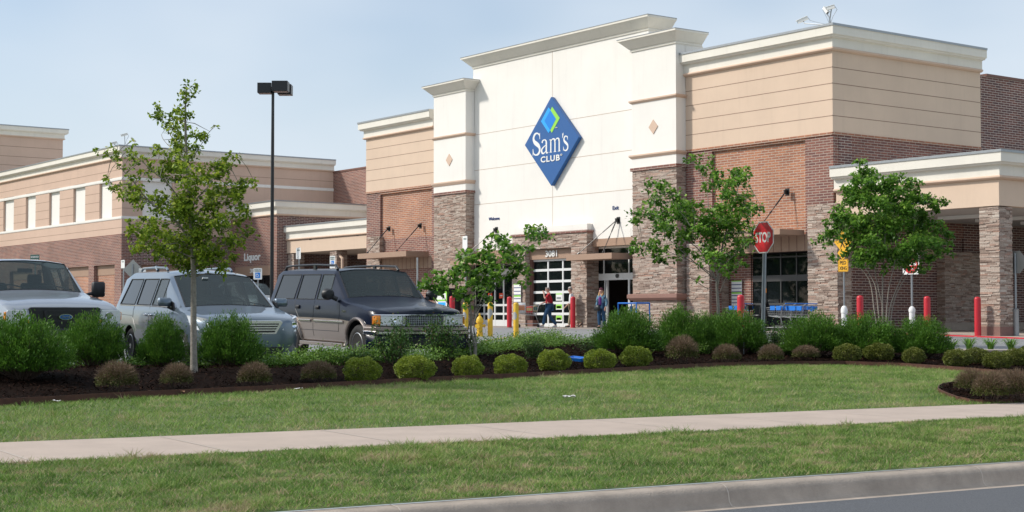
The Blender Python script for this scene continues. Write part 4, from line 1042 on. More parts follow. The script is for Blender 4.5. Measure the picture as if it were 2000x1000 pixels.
# ------------------------------------------------------------------ dark blue four-wheel-drive estate
pos, pit = place(748, 29.5, .75); suv = vehicle('parked_suv', 'dark navy SUV with beige lower trim and black roof rails', 'car', pos, pit, yaw=-5)
G = lambda x, k=0, zb=.36, belt=1.20, zg=1.70, wg=.79, wr=.72, zr=1.83, w=.985: dict(x=x, k=k, zb=zb, belt=belt, zg=zg, wg=wg, wr=wr, zr=zr, w=w)
H = lambda x, w, zb, belt, zh: dict(x=x, w=w, zb=zb, belt=belt, zh=zh)
st = [H(.735,.50,.42,.93,.985), H(.72,.66,.40,.94,1.0), H(.68,.80,.38,.955,1.02), H(.60,.91,.37,.98,1.045), H(.46,.965,.36,1.02,1.075), H(.30,.985,.36,1.03,1.09), H(0,.99,.36,1.09,1.14), H(-.44,.99,.36,1.14,1.19), H(-.66,.985,.36,1.17,1.235), H(-.78,.985,.36,1.185,1.265),
      dict(G(-1.36, zr=1.80, zg=1.69, wg=.80, wr=.73)), G(-1.50,zr=1.82), G(-1.92), G(-2.02), G(-2.55), G(-2.90,.05), G(-3.02,.12), G(-3.46), G(-4.02,.22), G(-4.20,.30), G(-4.28,.28,.45,w=.95,zr=1.81)]
def mf(i, j, s):
    if i == 9 and j in (9,10): return 3
    if j == 7 and i in (10,11): return 5 if s < 0 else 6
    if j == 7 and i in (13,14): return 7 if s < 0 else 8
    if j == 7 and i in (16,17): return 9 if s < 0 else 10
    if j in (0,1,2): return 2
    if j == 3 and i >= 3: return 2
    return 0
bod, R_ = body(st, mf, (0, -3.02), 'body', [M['navyp'], M['arch'], M['beige'], M['wind'], M['tint'], M['tint2'], M['tint2'], M['tint'], M['tint'], M['tint'], M['tint']], suv, .455, .40)
# front quarter glass triangle filled by a side window
mb = MB()
for s in (-1,1):
    a = [Vector((p[0], s*p[1], p[2])) for p in (R_[9][8], R_[10][7], R_[10][8])]
    o_ = [v+Vector((0,s*.004,0)) for v in a]; mb.add([o_[0].lerp(o_[1],.18)+Vector((0,0,.02)), o_[1]+Vector((0,0,.01)), o_[2]-Vector((0,0,.02))], [(0,1,2)])
mb.build('side_window', M['tint2'], suv)
for x in (0, -3.02):
    for s in (-1,1):
        w_ = wheel(suv, x, s*.86, .385, .235, 5, .25, s, .3)
        mb = MB(); P = [(x+.475*math.cos(a), s*(sidey(R_, x+.475*math.cos(a), .40+.475*math.sin(a))+.012), .40+.475*math.sin(a)) for a in [math.radians(q) for q in range(-14, 196, 10)]]
        mb.tube(P, .035, 6); mb.build('arch_flare', M['beige'], suv, smooth=60)
for pts in ([(-.80,.62),(-.78,1.0),(-.82,1.19)], [(-1.97,.50),(-1.97,1.19)], [(-2.62,.82),(-2.85,1.02),(-2.93,1.19)], [(-.80,.62),(-2.60,.62)]): sideline(suv, 'door_seam', M['black'], pts, R_, .005)
for xa, xb in ((-.58,-1.90),(-2.05,-2.62)):
    mb = MB(); P = [(xa+(xb-xa)*t/6, -sidey(R_, xa+(xb-xa)*t/6, .80)-.004, .80) for t in range(7)]; mb.tube(P, .028, 6); mb.tube([(p[0],p[1]-.02,p[2]) for p in P], .014, 5, 1); mb.build('side_moulding', [M['beige'], M['chrome']], suv, smooth=60)
for x in (-1.78, -2.72):
    y = -sidey(R_, x, 1.06); mb = MB(); mb.obox((x,y-.012,1.06),(.085,0,0),(0,.018,0),(0,0,.035)); mb.build('door_handle', M['plastic'], suv, bevel=.012, smooth=50)
put_text('model_badge', 'EDDIE', M['chrome'], (-.66,-sidey(R_,-.6,1.0)-.008,.985), (1,0,0), (0,0,1), .17, .035, .006, .01).parent = suv
# running board, bumper, grille, lamps
pbox('running_board', suv, M['beige'], -2.50, -.52, -1.03, -.80, .33, .40); pbox('running_board', suv, M['beige'], -2.50, -.52, .80, 1.03, .33, .40)
def arcbox(name, parent, m, x, w, z0, z1, d, wrap=.35, m_idx=0, drop=.10):
    mb = MB(); P = [(x-wrap,-w),(x-.12,-w+.01),(x-.02,-w+.14),(x+drop*.5,-w*.5),(x+drop*.6,0),(x+drop*.5,w*.5),(x-.02,w-.14),(x-.12,w-.01),(x-wrap,w)]
    mb.sweep(P, [(-.06,z0+.02),(0,z0),(d,z0+.02),(d,z1-.02),(0,z1),(-.06,z1-.01)]); return mb.build(name, m, parent, smooth=35)
XFy = [(0,.745),(.50,.735),(.66,.72),(.80,.68),(.91,.60),(.965,.46),(.985,.30)]
xf = lambda y: float(np.interp(abs(y), [p[0] for p in XFy], [p[1] for p in XFy]))
def fband(name, m, y0, y1, z0, z1, d, n=8, par=None, zt=None):
    """strip wrapped round the nose between y0 and y1"""
    mb = MB(); ys = [y0+(y1-y0)*k/n for k in range(n+1)]
    for y in ys:
        a = xf(y); k = 1 if abs(y) < .7 else 1+.0
        for (x, z) in ((a-.05,z0),(a+d*.7,z0),(a+d,z0+.012),(a+d,z1-.012),(a+d*.7,z1),(a-.05,z1)): mb.v.append((x, y+(.0 if abs(y)<.8 else math.copysign(d*.6,y)*(x>a)), z))
    for i in range(n):
        for j in range(5): mb.f.append((i*6+j,(i+1)*6+j,(i+1)*6+j+1,i*6+j+1)); mb.m.append(0)
    mb.f += [tuple(range(6)), tuple(n*6+k for k in range(6))]; mb.m += [0,0]
    return mb.build(name, m, par or suv, smooth=40)
fband('bumper_top', M['beige'], -.985, .985, .665, .735, .10, 20)
fband('bumper', M['chrome'], -.985, .985, .60, .665, .115, 20)
fband('bumper', M['navyp'], -.975, .975, .33, .60, .09, 20)
fband('lower_grille', M['black'], -.42, .42, .40, .54, .10)
fband('grille_surround', M['chrome'], -.93, .93, .94, .965, .05, 16)
fband('grille_surround', M['chrome'], -.90, .90, .745, .775, .05, 16)
for s in (-1,1): fband('grille_surround', M['chrome'], s*.40, s*.44, .775, .94, .05, 2)
gr_ = fband('grille', M['black'], -.40, .40, .775, .94, .02)
mb = MB()
for k in range(-10,11): mb.box(xf(k*.038)+.02,xf(k*.038)+.035,k*.038-.005,k*.038+.005,.78,.935)
for z in (.815,.855,.90): mb.box(.755,.775,-.38,.38,z-.004,z+.004)
mb.build('grille_mesh', M['galv'], suv)
for s in (-1,1):
    h_ = fband('headlight', M['lamp'], s*.45, s*.825, .775, .94, .045, 6)
    fband('indicator', M['amber'], s*.83, s*.93, .785, .93, .045, 4, par=h_)
    mb = MB(); mb.lathe([(.001,.03),(.035,.035),(.06,.01),(.065,0)], 14, (xf(.6)+.02,s*.60,.86), 'x'); mb.build('headlight_lens', M['chrome'], h_, smooth=50)
    # mirror
    mb = MB(); c = Vector((-.98, s*1.12, 1.32)); mb.lathe([(.001,-.07),(.09,-.06),(.125,-.01),(.13,.03),(.001,.035)], 16, (0,0,0), 'x'); v0 = [(-a+c.x, b*1.0+c.y, z*.86+c.z) for a, b, z in mb.v]; mb.v = v0
    mb.tube([(-.98,s*1.04,1.27),(-.93,s*.95,1.22)], .045, 8); mb.build('wing_mirror', M['plastic'], suv, smooth=50)
    mb = MB(); P = [(-1.55,s*.66,1.80),(-1.65,s*.66,1.88),(-2.6,s*.66,1.90),(-3.6,s*.66,1.89),(-4.0,s*.66,1.87),(-4.08,s*.66,1.80)]; mb.tube(P, [.03,.024,.02,.02,.024,.03], 8); mb.obox((-2.6,s*.66,1.85),(.05,0,0),(0,.02,0),(0,0,.05)); mb.build('roof_rail', M['black'], suv, smooth=50)
wiper(suv, [(-.80,-.05,1.285),(-.92,-.35,1.36),(-.86,-.70,1.315)]); wiper(suv, [(-.80,.62,1.285),(-.90,.35,1.345),(-.85,.02,1.31)])
pbox('dashboard', suv, M['plastic'], -1.25, -.86, -.80, .80, .95, 1.17); seats(suv, (-1.95,-2.9), M['seat'], .75, 1.35); steering(suv, -1.28, .38, 1.18)
pbox('interior_floor', suv, M['arch'], -4.1, -.85, -.85, .85, .55, .72)
mb = MB(); mb.box(-1.30,-1.26,-.12,.12,1.62,1.68); mb.build('rear_view_mirror', M['plastic'], suv)
# ------------------------------------------------------------------ blue-grey people carrier
pos, pit = place(427, 26.9, .65); van = vehicle('parked_minivan', 'blue-grey minivan with silver roof rails parked behind the slender tree trunk', 'car', pos, pit, yaw=-6.5)
Gv = lambda x, k=0, zb=.27, belt=1.09, zg=1.57, wg=.76, wr=.68, zr=1.74, w=.975: dict(x=x, k=k, zb=zb, belt=belt, zg=zg, wg=wg, wr=wr, zr=zr, w=w)
st = [H(.905,.42,.30,.74,.80), H(.89,.58,.27,.78,.86), H(.84,.72,.26,.82,.90), H(.72,.84,.26,.86,.93), H(.52,.92,.25,.90,.965), H(.37,.95,.25,.93,.985), H(0,.975,.26,1.0,1.04), H(-.32,.975,.26,1.04,1.10),
      Gv(-1.25, zr=1.66, zg=1.56, wg=.77, wr=.69), Gv(-1.42,zr=1.70), Gv(-1.78), Gv(-1.88), Gv(-2.3), Gv(-2.72), Gv(-2.84,.05), Gv(-3.35), Gv(-3.78,.35,wg=.75), Gv(-3.98,.40,zr=1.72), Gv(-4.10,.36,.4,w=.94,zr=1.68)]
def mf(i, j, s):
    if i == 7 and j in (9,10): return 3
    if j == 7 and i in (8,9): return 5 if s < 0 else 6
    if j == 7 and i in (11,12): return 7 if s < 0 else 8
    if j == 7 and i in (14,15): return 9 if s < 0 else 10
    if j == 0: return 2
    return 0
bod, R_ = body(st, mf, (0, -3.0), 'body', [M['bluegrey'], M['arch'], M['plastic'], M['wind'], M['tint'], M['tint2'], M['tint2'], M['tint'], M['tint'], M['tint'], M['tint']], van, .385, .34)
mb = MB()
for s in (-1,1):
    a = [Vector((p[0], s*p[1], p[2])) for p in (R_[7][8], R_[8][7], R_[8][8])]
    o_ = [v+Vector((0,s*.004,0)) for v in a]; mb.add([o_[0].lerp(o_[1],.45)+Vector((0,0,.04)), o_[1]+Vector((0,0,.01)), o_[2]-Vector((0,0,.02)), o_[0].lerp(o_[2],.5)-Vector((0,0,.03))], [(0,1,2,3)])
mb.build('side_window', M['tint2'], van)
for x in (0, -3.0):
    for s in (-1,1): wheel(van, x, s*.85, .335, .22, 7, .22, s, .2)
for pts in ([(-.62,.35),(-.60,.8),(-.68,1.05)], [(-1.84,.30),(-1.84,1.08)], [(-2.55,.62),(-2.80,.86),(-2.80,1.08)], [(-2.85,.90),(-4.0,.92)], [(-.64,.34),(-2.50,.34)]): sideline(van, 'door_seam', M['black'], pts, R_, .0045)
mb = MB(); P = [(-.55-3.2*t/10, -sidey(R_, -.55-3.2*t/10, 1.085)-.004, 1.085) for t in range(11)]; mb.tube(P, .008, 5); mb.build('window_trim', M['chrome'], van)
mb = MB(); P = [(-.75-1.65*t/6, -sidey(R_, -.75-1.65*t/6, .42)-.004, .42) for t in range(7)]; mb.tube(P, .016, 5); mb.build('side_moulding', M['chrome'], van)
for x in (-1.70, -1.98):
    y = -sidey(R_, x, .93); mb = MB(); mb.obox((x,y-.022,.93),(.095,0,0),(0,.014,0),(0,0,.018)); mb.build('door_handle', M['chrome'], van, bevel=.01, smooth=50)
arcbox('bumper_lip', van, M['bluegrey'], .84, .80, .22, .36, .02, .5, drop=.10)
for s in (-1,1):
    h_ = MB(); P0 = [(.30,s*.965,.955),(.62,s*.87,.935),(.85,s*.60,.86),(.905,s*.50,.72),(.80,s*.78,.69),(.50,s*.945,.74)]
    c = sum((Vector(p) for p in P0), Vector())/6+Vector((.05,s*.02,0)); h_.add(P0+[tuple(c)], [(i,(i+1)%6,6) for i in range(6)]); h_.add([(p[0]-.1,p[1]*.97,p[2]) for p in P0]+P0, [(i,(i+1)%6,(i+1)%6+6,i+6) for i in range(6)])
    hh = h_.build('headlight', M['lamp'], van, smooth=60)
    mb = MB(); mb.lathe([(.001,.02),(.045,.03),(.055,0)], 14, (.80,s*.74,.80), 'x'); mb.build('headlight_lens', M['chrome'], hh, smooth=50)
    mb = MB(); mb.lathe([(.001,.0),(.05,.01),(.055,-.03)], 12, (.86,s*.66,.30), 'x'); mb.build('fog_lamp', M['lamp'], van, smooth=50)
    mb = MB(); c = Vector((-.62, s*1.06, 1.17)); mb.obox(c, (.07,0,0), (0,.115,0), (-.01,0,.075)); mo_ = mb.build('wing_mirror', M['bluegrey'], van, bevel=.03, smooth=60)
    mb = MB(); mb.tube([(-.62,s*1.0,1.10),(-.60,s*.93,1.06)], .035, 8); mb.obox((-.56,s*.935,1.12),(.10,0,-.02),(0,.01,0),(-.03,0,.06)); mb.build('mirror_arm', M['plastic'], mo_)
    mb = MB(); P = [(-1.9,s*.60,1.73),(-2.0,s*.60,1.775),(-2.7,s*.60,1.785),(-3.4,s*.60,1.775),(-3.5,s*.60,1.73)]; mb.tube(P, .022, 8); mb.tube([(-2.5,s*.60,1.73),(-2.6,s*.60,1.80)], .03, 6); mb.build('roof_rail', M['bluegrey'], van, smooth=50)
oct_prism('grille_surround', van, M['chrome'], [(-.50,.85),(-.38,.65),(.38,.65),(.50,.85),(.46,.88),(-.46,.88)], .87, .05)
oct_prism('grille', van, M['black'], [(-.43,.83),(-.35,.68),(.35,.68),(.43,.83)], .92, .008)
mb = MB()
for z in (.72,.76,.80): mb.box(.925,.938,-.40,.40,z-.010,z+.010)
mb.build('grille_bar', M['chrome'], van)
pbox('lower_grille', van, M['black'], .88, .935, -.50, .50, .30, .44)
wiper(van, [(-.36,-.10,1.13),(-.50,-.40,1.20),(-.46,-.74,1.16)]); wiper(van, [(-.36,.66,1.12),(-.48,.35,1.185),(-.46,-.0,1.19)])
pbox('dashboard', van, M['plastic'], -1.20, -.45, -.80, .80, .85, 1.06); seats(van, (-1.9,-2.8), M['seat'], .6, 1.22); steering(van, -1.15, .38, 1.08)
pbox('interior_floor', van, M['arch'], -4.0, -.5, -.85, .85, .45, .60)
mb = MB(); mb.box(-1.22,-1.19,-.11,.11,1.53,1.58); mb.build('rear_view_mirror', M['plastic'], van)
mb = MB(); mb.obox((-1.10,-.18,1.585),(.02,0,.012),(0,.05,0),(0,0,.012)); mb.build('toll_tag', M['whitep'], van)
# ------------------------------------------------------------------ silver pickup
pos, pit = place(129, 25.6, -.85); tr = vehicle('pickup_truck', 'silver pickup truck with a black grille and oval badge at the far left', 'truck', pos, pit, yaw=-3)
Gt = lambda x, k=0, zb=.42, belt=1.27, zg=1.74, wg=.78, wr=.70, zr=1.90, w=.995: dict(x=x, k=k, zb=zb, belt=belt, zg=zg, wg=wg, wr=wr, zr=zr, w=w)
Hb = lambda x, w=.99: H(x, w, .5, 1.28, 1.33)
st = [H(.88,.92,.48,1.0,1.05), H(.84,.97,.45,1.03,1.085), H(.60,.99,.43,1.10,1.15), H(.46,.995,.43,1.12,1.18), H(0,1.0,.43,1.16,1.23), H(-.46,1.0,.43,1.20,1.27), H(-.62,.995,.43,1.22,1.30), H(-.76,.995,.43,1.245,1.33),
      Gt(-1.45, zr=1.86, zg=1.73, wg=.79, wr=.71), Gt(-1.6,zr=1.885), Gt(-2.0), Gt(-2.1), Gt(-2.55), Gt(-2.68, zr=1.88), Gt(-2.78,.0,zg=1.70,zr=1.86), Hb(-2.80), Hb(-3.6), Hb(-4.7), Hb(-4.8,.96)]
def mf(i, j, s):
    if i == 7 and j in (9,10): return 3
    if j == 7 and i in (8,9): return 5 if s < 0 else 6
    if j == 7 and i in (11,): return 7 if s < 0 else 8
    if i == 14 and j in (9,10): return 4
    if j == 0: return 2
    return 0
bod, R_ = body(st, mf, (0, -3.65), 'body', [M['silver'], M['arch'], M['plastic'], M['wind'], M['wind'], M['tint2'], M['tint2'], M['tint2'], M['tint2']], tr, .46, .40)
for x in (0, -3.65):
    for s in (-1,1): wheel(tr, x, s*.86, .39, .235, 6, .25, s, .2)
oct_prism('grille_surround', tr, M['plastic'], [(-.60,1.055),(-.52,.74),(-.46,.68),(.46,.68),(.52,.74),(.60,1.055),(.56,1.075),(-.56,1.075)], .86, .07)
oct_prism('grille', tr, M['black'], [(-.51,1.02),(-.45,.74),(.45,.74),(.51,1.02)], .93, .006)
mb = MB(); mb.box(.932,.952,-.33,.33,.93,.965); mb.box(.932,.952,-.33,.33,.83,.865)
for s in (-1,1): mb.tube([(.94,s*.34,1.02),(.955,s*.32,.88),(.94,s*.30,.74)], .032, 6)
mb.build('grille_bar', M['plastic'], tr, smooth=50)
mb = MB(); mb.lathe([(.001,.0),(.118,0),(.118,.014),(.10,.014),(.10,.008),(.001,.008)], 28, (0,0,0), 'x'); mb.v = [(a+.955,b,z*.42+.915) for a,b,z in mb.v]; bd = mb.build('badge', M['chrome'], tr, smooth=40)
mb = MB(); mb.lathe([(.001,.0),(.10,0),(.10,.016),(.001,.016)], 28, (0,0,0), 'x'); mb.v = [(a+.957,b,z*.40+.915) for a,b,z in mb.v]; mb.build('badge_field', M['blue'], bd, smooth=40)
put_text('badge_script', 'Ford', M['chrome'], (.980,-.062,.895), (0,1,0), (0,0,1), .125, .042, .004, .004).parent = bd
for s in (-1,1):
    h_ = oct_prism('headlight', tr, M['lamp'], [(s*.62,1.03),(s*.56,.80),(s*.62,.79),(s*.95,.80),(s*.96,.98),(s*.93,1.03)], .85, .05)
    mb = MB()
    for (y,z,r) in ((.76,.93,.065),(.66,.85,.04)): mb.lathe([(.001,-.01),(r*.7,-.005),(r,.012),(r+.008,.0)], 16, (.905,s*y,z), 'x')
    mb.build('headlight_lens', M['chrome'], h_, smooth=50)
    mb = MB(); mb.box(.80,.895,s*.95-.025,s*.95+.022,.86,1.0); mb.box(.88,.908,s*.61-.03,s*.61+.03,.81,.87); mb.build('indicator', M['amber'], h_, bevel=.01)
    mb = MB(); mb.obox((-.98,s*1.19,1.37),(.06,0,0),(0,.115,0),(0,0,.14)); mo_ = mb.build('wing_mirror', M['plastic'], tr, bevel=.03, smooth=60)
    mb = MB(); mb.tube([(-.98,s*1.10,1.30),(-.96,s*.96,1.27)], .03, 6); mb.build('mirror_arm', M['plastic'], mo_)
arcbox('bumper', tr, M['chrome'], .90, .99, .46, .72, .04)
wiper(tr, [(-.80,-.05,1.36),(-.93,-.40,1.44),(-.88,-.80,1.40)]); wiper(tr, [(-.80,.66,1.355),(-.92,.35,1.43),(-.88,-.02,1.41)])
pbox('dashboard', tr, M['plastic'], -1.30, -.85, -.80, .80, 1.0, 1.24); seats(tr, (-1.95,), M['seat'], .8, 1.42); steering(tr, -1.38, .38, 1.30)
mb = MB(); mb.box(-2.5,-2.42,-.7,.7,.9,1.34); mb.build('rear_seat', M['seat'], tr, bevel=.03)
mb = MB(); mb.box(-1.45,-1.42,-.13,.13,1.66,1.73); mb.build('rear_view_mirror', M['plastic'], tr)
pbox('interior_floor', tr, M['arch'], -2.6, -.9, -.85, .85, .6, .8)
# ------------------------------------------------------------------ white pickup further back, seen between the minivan and the SUV
pos, pit = place(520, 62, 0); w2 = dup(tr, pos, 0, 'white pickup roof glimpsed between the minivan and the dark SUV')
w2.rotation_euler = (0,0,0); pos.z = 0; 
r_ = onY(528, 565, pos.y)
w2.location = (pos.x, pos.y, gz(pos.x,pos.y)+.02)
for ch in w2.children:
    if ch.name.startswith('body'):
        ch.data = ch.data.copy(); ch.data.materials[0] = carpaint('white_paint_car', (.62,.63,.64), .1, .35)
# ================================================================== plants
def leaves(P, Ln, Wd, dirs=None, up=.35, jit=1.0):
    """kite leaves at P; returns vertices, quads"""
    n = len(P); d = rng.normal(size=(n,3)) if dirs is None else dirs + rng.normal(size=(n,3))*jit
    d /= np.linalg.norm(d, axis=1)[:,None]+1e-9
    nn = rng.normal(size=(n,3)); nn[:,2] = np.abs(nn[:,2])+up; w = np.cross(d, nn); w /= np.linalg.norm(w, axis=1)[:,None]+1e-9
    L = (Ln*rng.uniform(.65,1.25,n))[:,None]; W = (Wd*rng.uniform(.7,1.2,n))[:,None]
    b = P; m = P + d*L*.45; t = P + d*L - np.array([0,0,1])*L*.12
    V = np.stack([b, m+w*W*.5, t, m-w*W*.5], 1).reshape(-1,3)
    return V, np.arange(n*4).reshape(-1,4)
def unit(n):
    v = rng.normal(size=(n,3)); return v/np.linalg.norm(v, axis=1)[:,None]
LF = {}
LF['dark'] = rampmat('shrub_leaf', [(0,(.028,.078,.010)),(.5,(.085,.20,.020)),(1,(.24,.40,.05))], .55, 3, .15, trans=.25)
LF['ball'] = rampmat('boxwood_leaf', [(0,(.07,.11,.012)),(.5,(.19,.26,.025)),(1,(.36,.42,.06))], .5, 3, .12, trans=.25)
LF['balld'] = rampmat('dull_boxwood_leaf', [(0,(.05,.07,.012)),(.5,(.12,.15,.022)),(1,(.22,.23,.045))], .5, 3, .12, trans=.2)
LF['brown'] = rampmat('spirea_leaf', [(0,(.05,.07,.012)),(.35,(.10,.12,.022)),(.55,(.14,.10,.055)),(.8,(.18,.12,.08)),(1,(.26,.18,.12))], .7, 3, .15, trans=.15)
LF['rose'] = rampmat('rose_leaf', [(0,(.02,.060,.012)),(.5,(.05,.12,.022)),(.85,(.10,.19,.035)),(1,(.16,.10,.05))], .5, 3, .15, trans=.25)
LF['cover'] = rampmat('ground_cover_leaf', [(0,(.045,.11,.014)),(.5,(.11,.22,.028)),(1,(.21,.34,.05))], .5, 3, .12, trans=.25)
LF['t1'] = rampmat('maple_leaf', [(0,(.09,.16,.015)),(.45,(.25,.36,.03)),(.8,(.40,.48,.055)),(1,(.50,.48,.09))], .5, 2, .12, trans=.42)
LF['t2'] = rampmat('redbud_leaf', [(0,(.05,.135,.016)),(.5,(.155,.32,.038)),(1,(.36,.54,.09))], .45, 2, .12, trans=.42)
M['bark'] = mat('grey_bark', (.27,.24,.20), .9, var=.35, vscale=22, bump=.6, bscale=60)
M['bark2'] = mat('brown_twig', (.085,.058,.042), .9, var=.25, vscale=20)
def thicket(name, parts, parent): ...
def stems_mb(base_r, tips, r0=.012, m_bend=.25):
    mb = MB()
    for t in tips:
        t = Vector(t); b = Vector((t.x*base_r+random.uniform(-.02,.02), t.y*base_r+random.uniform(-.02,.02), -.05))
        mid = b.lerp(t, .5)+Vector((random.uniform(-1,1), random.uniform(-1,1), 0))*.05*t.length + Vector((0,0,.04))
        mb.tube([b, mid, t], [r0, r0*.7, r0*.35], 4, caps=False)
    return mb
HOME = Vector((0,0,0))
def fluffy(seed, label):
    """upright feathery shrub, about 1 m wide and .9 m tall"""
    global rng; rng = np.random.default_rng(seed); random.seed(seed)
    root = thing('feathery_shrub', label, 'shrub')
    ns = 170; u = unit(ns); u[:,2] = np.abs(u[:,2])*.95+.12; u /= np.linalg.norm(u,axis=1)[:,None]
    rad = (.42+.12*rng.random(ns)); tips = u*rad[:,None]*np.array([1.12,1.12,1.75]); tips[:,2] = np.minimum(tips[:,2]+.06, .95+.1*rng.random(ns))
    stems_mb(.12, tips[::2]*.92, .009).build('stems', M['bark2'], root, smooth=60)
    P, Dd, r = [], [], []
    for k in range(ns):
        n = 120; t = rng.uniform(.30,1,n)**.75; tip = tips[k]; b = tip*np.array([.12,.12,0])
        p = b+(tip-b)*t[:,None]; p[:,2] += .10*np.sin(t*math.pi)*.6; sp = .075*(1.25-t*.75)
        p += rng.normal(size=(n,3))*sp[:,None]; P.append(p); dd = (tip-b)/np.linalg.norm(tip-b)*.8+np.array([0,0,.75]); Dd.append(np.tile(dd,(n,1)))
        r.append(np.clip(.18+.45*t*rng.random(n)+.25*(rng.random()-.3),0,1))
    P = np.concatenate(P); Dd = np.concatenate(Dd); r = np.concatenate(r); k = P[:,2] > .10; P, Dd, r = P[k], Dd[k], r[k]
    V, Fc = leaves(P, .060, .013, Dd, jit=.42); npmesh('foliage', V, Fc, LF['dark'], r, root); return root
def ballbush(seed, label, mt='ball', n=7000, flat=.82):
    """clipped rounded shrub, about .5 m across"""
    global rng; rng = np.random.default_rng(seed); random.seed(seed)
    root = thing('boxwood_shrub', label, 'shrub')
    u = unit(n); bump = 1+.13*np.sin(u[:,0]*5+seed)*np.cos(u[:,1]*6)+.05*np.sin(u[:,2]*11+u[:,0]*9); cl = unit(160); d = (u@cl.T).max(1); bump += .09*(d-.93)/.07
    rr = .245*bump*(1-.30*rng.random(n)**2.2); P = u*rr[:,None]*np.array([1,1,flat]); P[:,2] += .245*flat*.92; k = P[:,2] > .005; P, u, d = P[k], u[k], d[k]
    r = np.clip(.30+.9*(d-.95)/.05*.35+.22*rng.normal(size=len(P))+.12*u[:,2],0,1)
    V, Fc = leaves(P, .026, .019, u, jit=.7); npmesh('foliage', V, Fc, LF[mt], r, root)
    stems_mb(.2, [tuple(v*.16+np.array([0,0,.16])) for v in unit(14)], .008).build('stems', M['bark2'], root); return root
def spirea(seed, label):
    global rng; rng = np.random.default_rng(seed); random.seed(seed)
    root = thing('spirea_shrub', label, 'shrub'); n = 5200
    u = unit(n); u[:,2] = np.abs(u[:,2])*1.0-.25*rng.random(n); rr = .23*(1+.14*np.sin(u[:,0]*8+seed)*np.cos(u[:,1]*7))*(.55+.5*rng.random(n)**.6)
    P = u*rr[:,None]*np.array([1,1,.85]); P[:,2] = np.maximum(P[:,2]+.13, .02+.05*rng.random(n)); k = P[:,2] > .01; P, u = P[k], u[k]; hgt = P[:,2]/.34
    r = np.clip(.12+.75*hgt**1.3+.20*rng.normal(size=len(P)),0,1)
    V, Fc = leaves(P, .024, .014, u, jit=.8)
    m = 1300; u2 = unit(m); u2[:,2] = np.abs(u2[:,2])+.1; u2 /= np.linalg.norm(u2,axis=1)[:,None]; P2 = u2*np.array([.22,.22,.20])*(.85+.2*rng.random(m))[:,None]; P2[:,2] += .14
    V2, F2 = leaves(P2, .075, .0045, u2+np.array([0,0,.35]), jit=.25)
    npmesh('foliage', np.concatenate([V,V2]), np.concatenate([Fc,F2+len(V)]), LF['brown'], np.concatenate([r, np.clip(.8+.15*rng.normal(size=m),0,1)]), root)
    stems_mb(.2, [tuple(v*.15+np.array([0,0,.15])) for v in unit(16)], .007).build('stems', M['bark2'], root); return root
def loose(seed, label, name='rose_bush', mt='rose', ns=22, spread=.42, ht=.9, per=95, lf=(.05,.032), rad=.085):
    """open, irregular bush with leafy canes"""
    global rng; rng = np.random.default_rng(seed); random.seed(seed)
    root = thing(name, label, 'shrub'); mb = MB(); P = []; r = []
    for k in range(ns):
        a = rng.uniform(0, 2*math.pi); sp_ = spread*rng.random()**.6; h_ = ht*rng.uniform(.45,1)*(1-.25*sp_/spread)
        tip = Vector((math.cos(a)*sp_, math.sin(a)*sp_, h_)); b = Vector((tip.x*.25, tip.y*.25, -.04)); mid = b.lerp(tip,.55)+Vector((rng.normal()*.05,rng.normal()*.05,.06*ht))
        mb.tube([b, mid, tip], [.009,.006,.003], 4, caps=False)
        n = int(per*rng.uniform(.6,1.3)); t = rng.uniform(.15,1.02,n); p = np.array([b.lerp(mid,min(1,q*2)) if q < .5 else mid.lerp(tip,q*2-1) for q in t]); tt = rng.normal(size=(n,3)); p += tt*rad*rng.uniform(.5,1.2)
        P.append(p); r.append(np.clip(.25+.35*t+.22*rng.normal(size=n),0,1))
    P = np.concatenate(P); r = np.concatenate(r); k = P[:,2] > .01; V, Fc = leaves(P[k], lf[0], lf[1], None, up=.8); npmesh('foliage', V, Fc, LF[mt], r[k], root); mb.build('canes', M['bark2'], root); return root
sz_ = sz
def put(proto, px, base, wpx, hpx, w0, h0, label, group, first, rz=None):
    g = gndb(px, base); D = depth(g); dbk = float(np.interp(px, cols, _DB)); dfr = float(np.interp(px, cols, _DF))
    if px < 1500 and D > dfr+.82*(dbk-dfr): D = dfr+.82*(dbk-dfr); g = at_cam(px, D); g.z = sz_(g.x, g.y)
    sx = wpx*D/F/w0; sz = ((616-(base-hpx))/F*D-g.z)/h0; rz = random.uniform(0, 6.28) if rz is None else rz
    g.z += .01
    if first: proto.location = g; proto.rotation_euler = (0,0,rz); proto.scale = (sx,sx,sz); proto['label'] = label; proto['group'] = group; return proto
    return dup(proto, g, rz, label, group, (sx,sx,sz))
def family(protos, rows, w0, h0, group):
    used = set()
    for i, (px, base, w, h, lb) in enumerate(rows):
        p = protos[i % len(protos)]; put(p, px, base, w, h, w0, h0, lb, group, i < len(protos))
fl = [fluffy(s, 'x') for s in (21, 22, 23)]
family(fl, [
 (44,740,196,134,'largest feathery green shrub at the left edge, nearest the lawn'),
 (184,716,134,114,'feathery green shrub in front of the pickup badge and right headlight'),
 (318,714,104,106,'narrow feathery green shrub just left of the slender tree trunk'),
 (448,716,138,112,'feathery green shrub just right of the slender tree trunk, hiding the minivan grille'),
 (-38,728,150,130,'feathery green shrub cut off by the left edge beside the pickup headlight'),
 (1226,694,142,98,'feathery green shrub in front of the woman by the open door'),
 (1333,690,118,98,'feathery green shrub between the doors and the forked tree trunk'),
 (1440,692,125,96,'feathery green shrub right behind the forked tree trunk'),
 (1388,688,80,82,'small feathery green shrub tucked left of the forked tree trunk'),
 (1588,697,140,94,'feathery green shrub just right of the stop sign post'),
 (1690,698,145,92,'feathery green shrub below the pedestrian sign and multi-stem tree'),
 (1797,700,130,86,'feathery green shrub at the right end of the tall hedge')], 1.15, 1.02, 'tall feathery green shrubs along the planting bed')
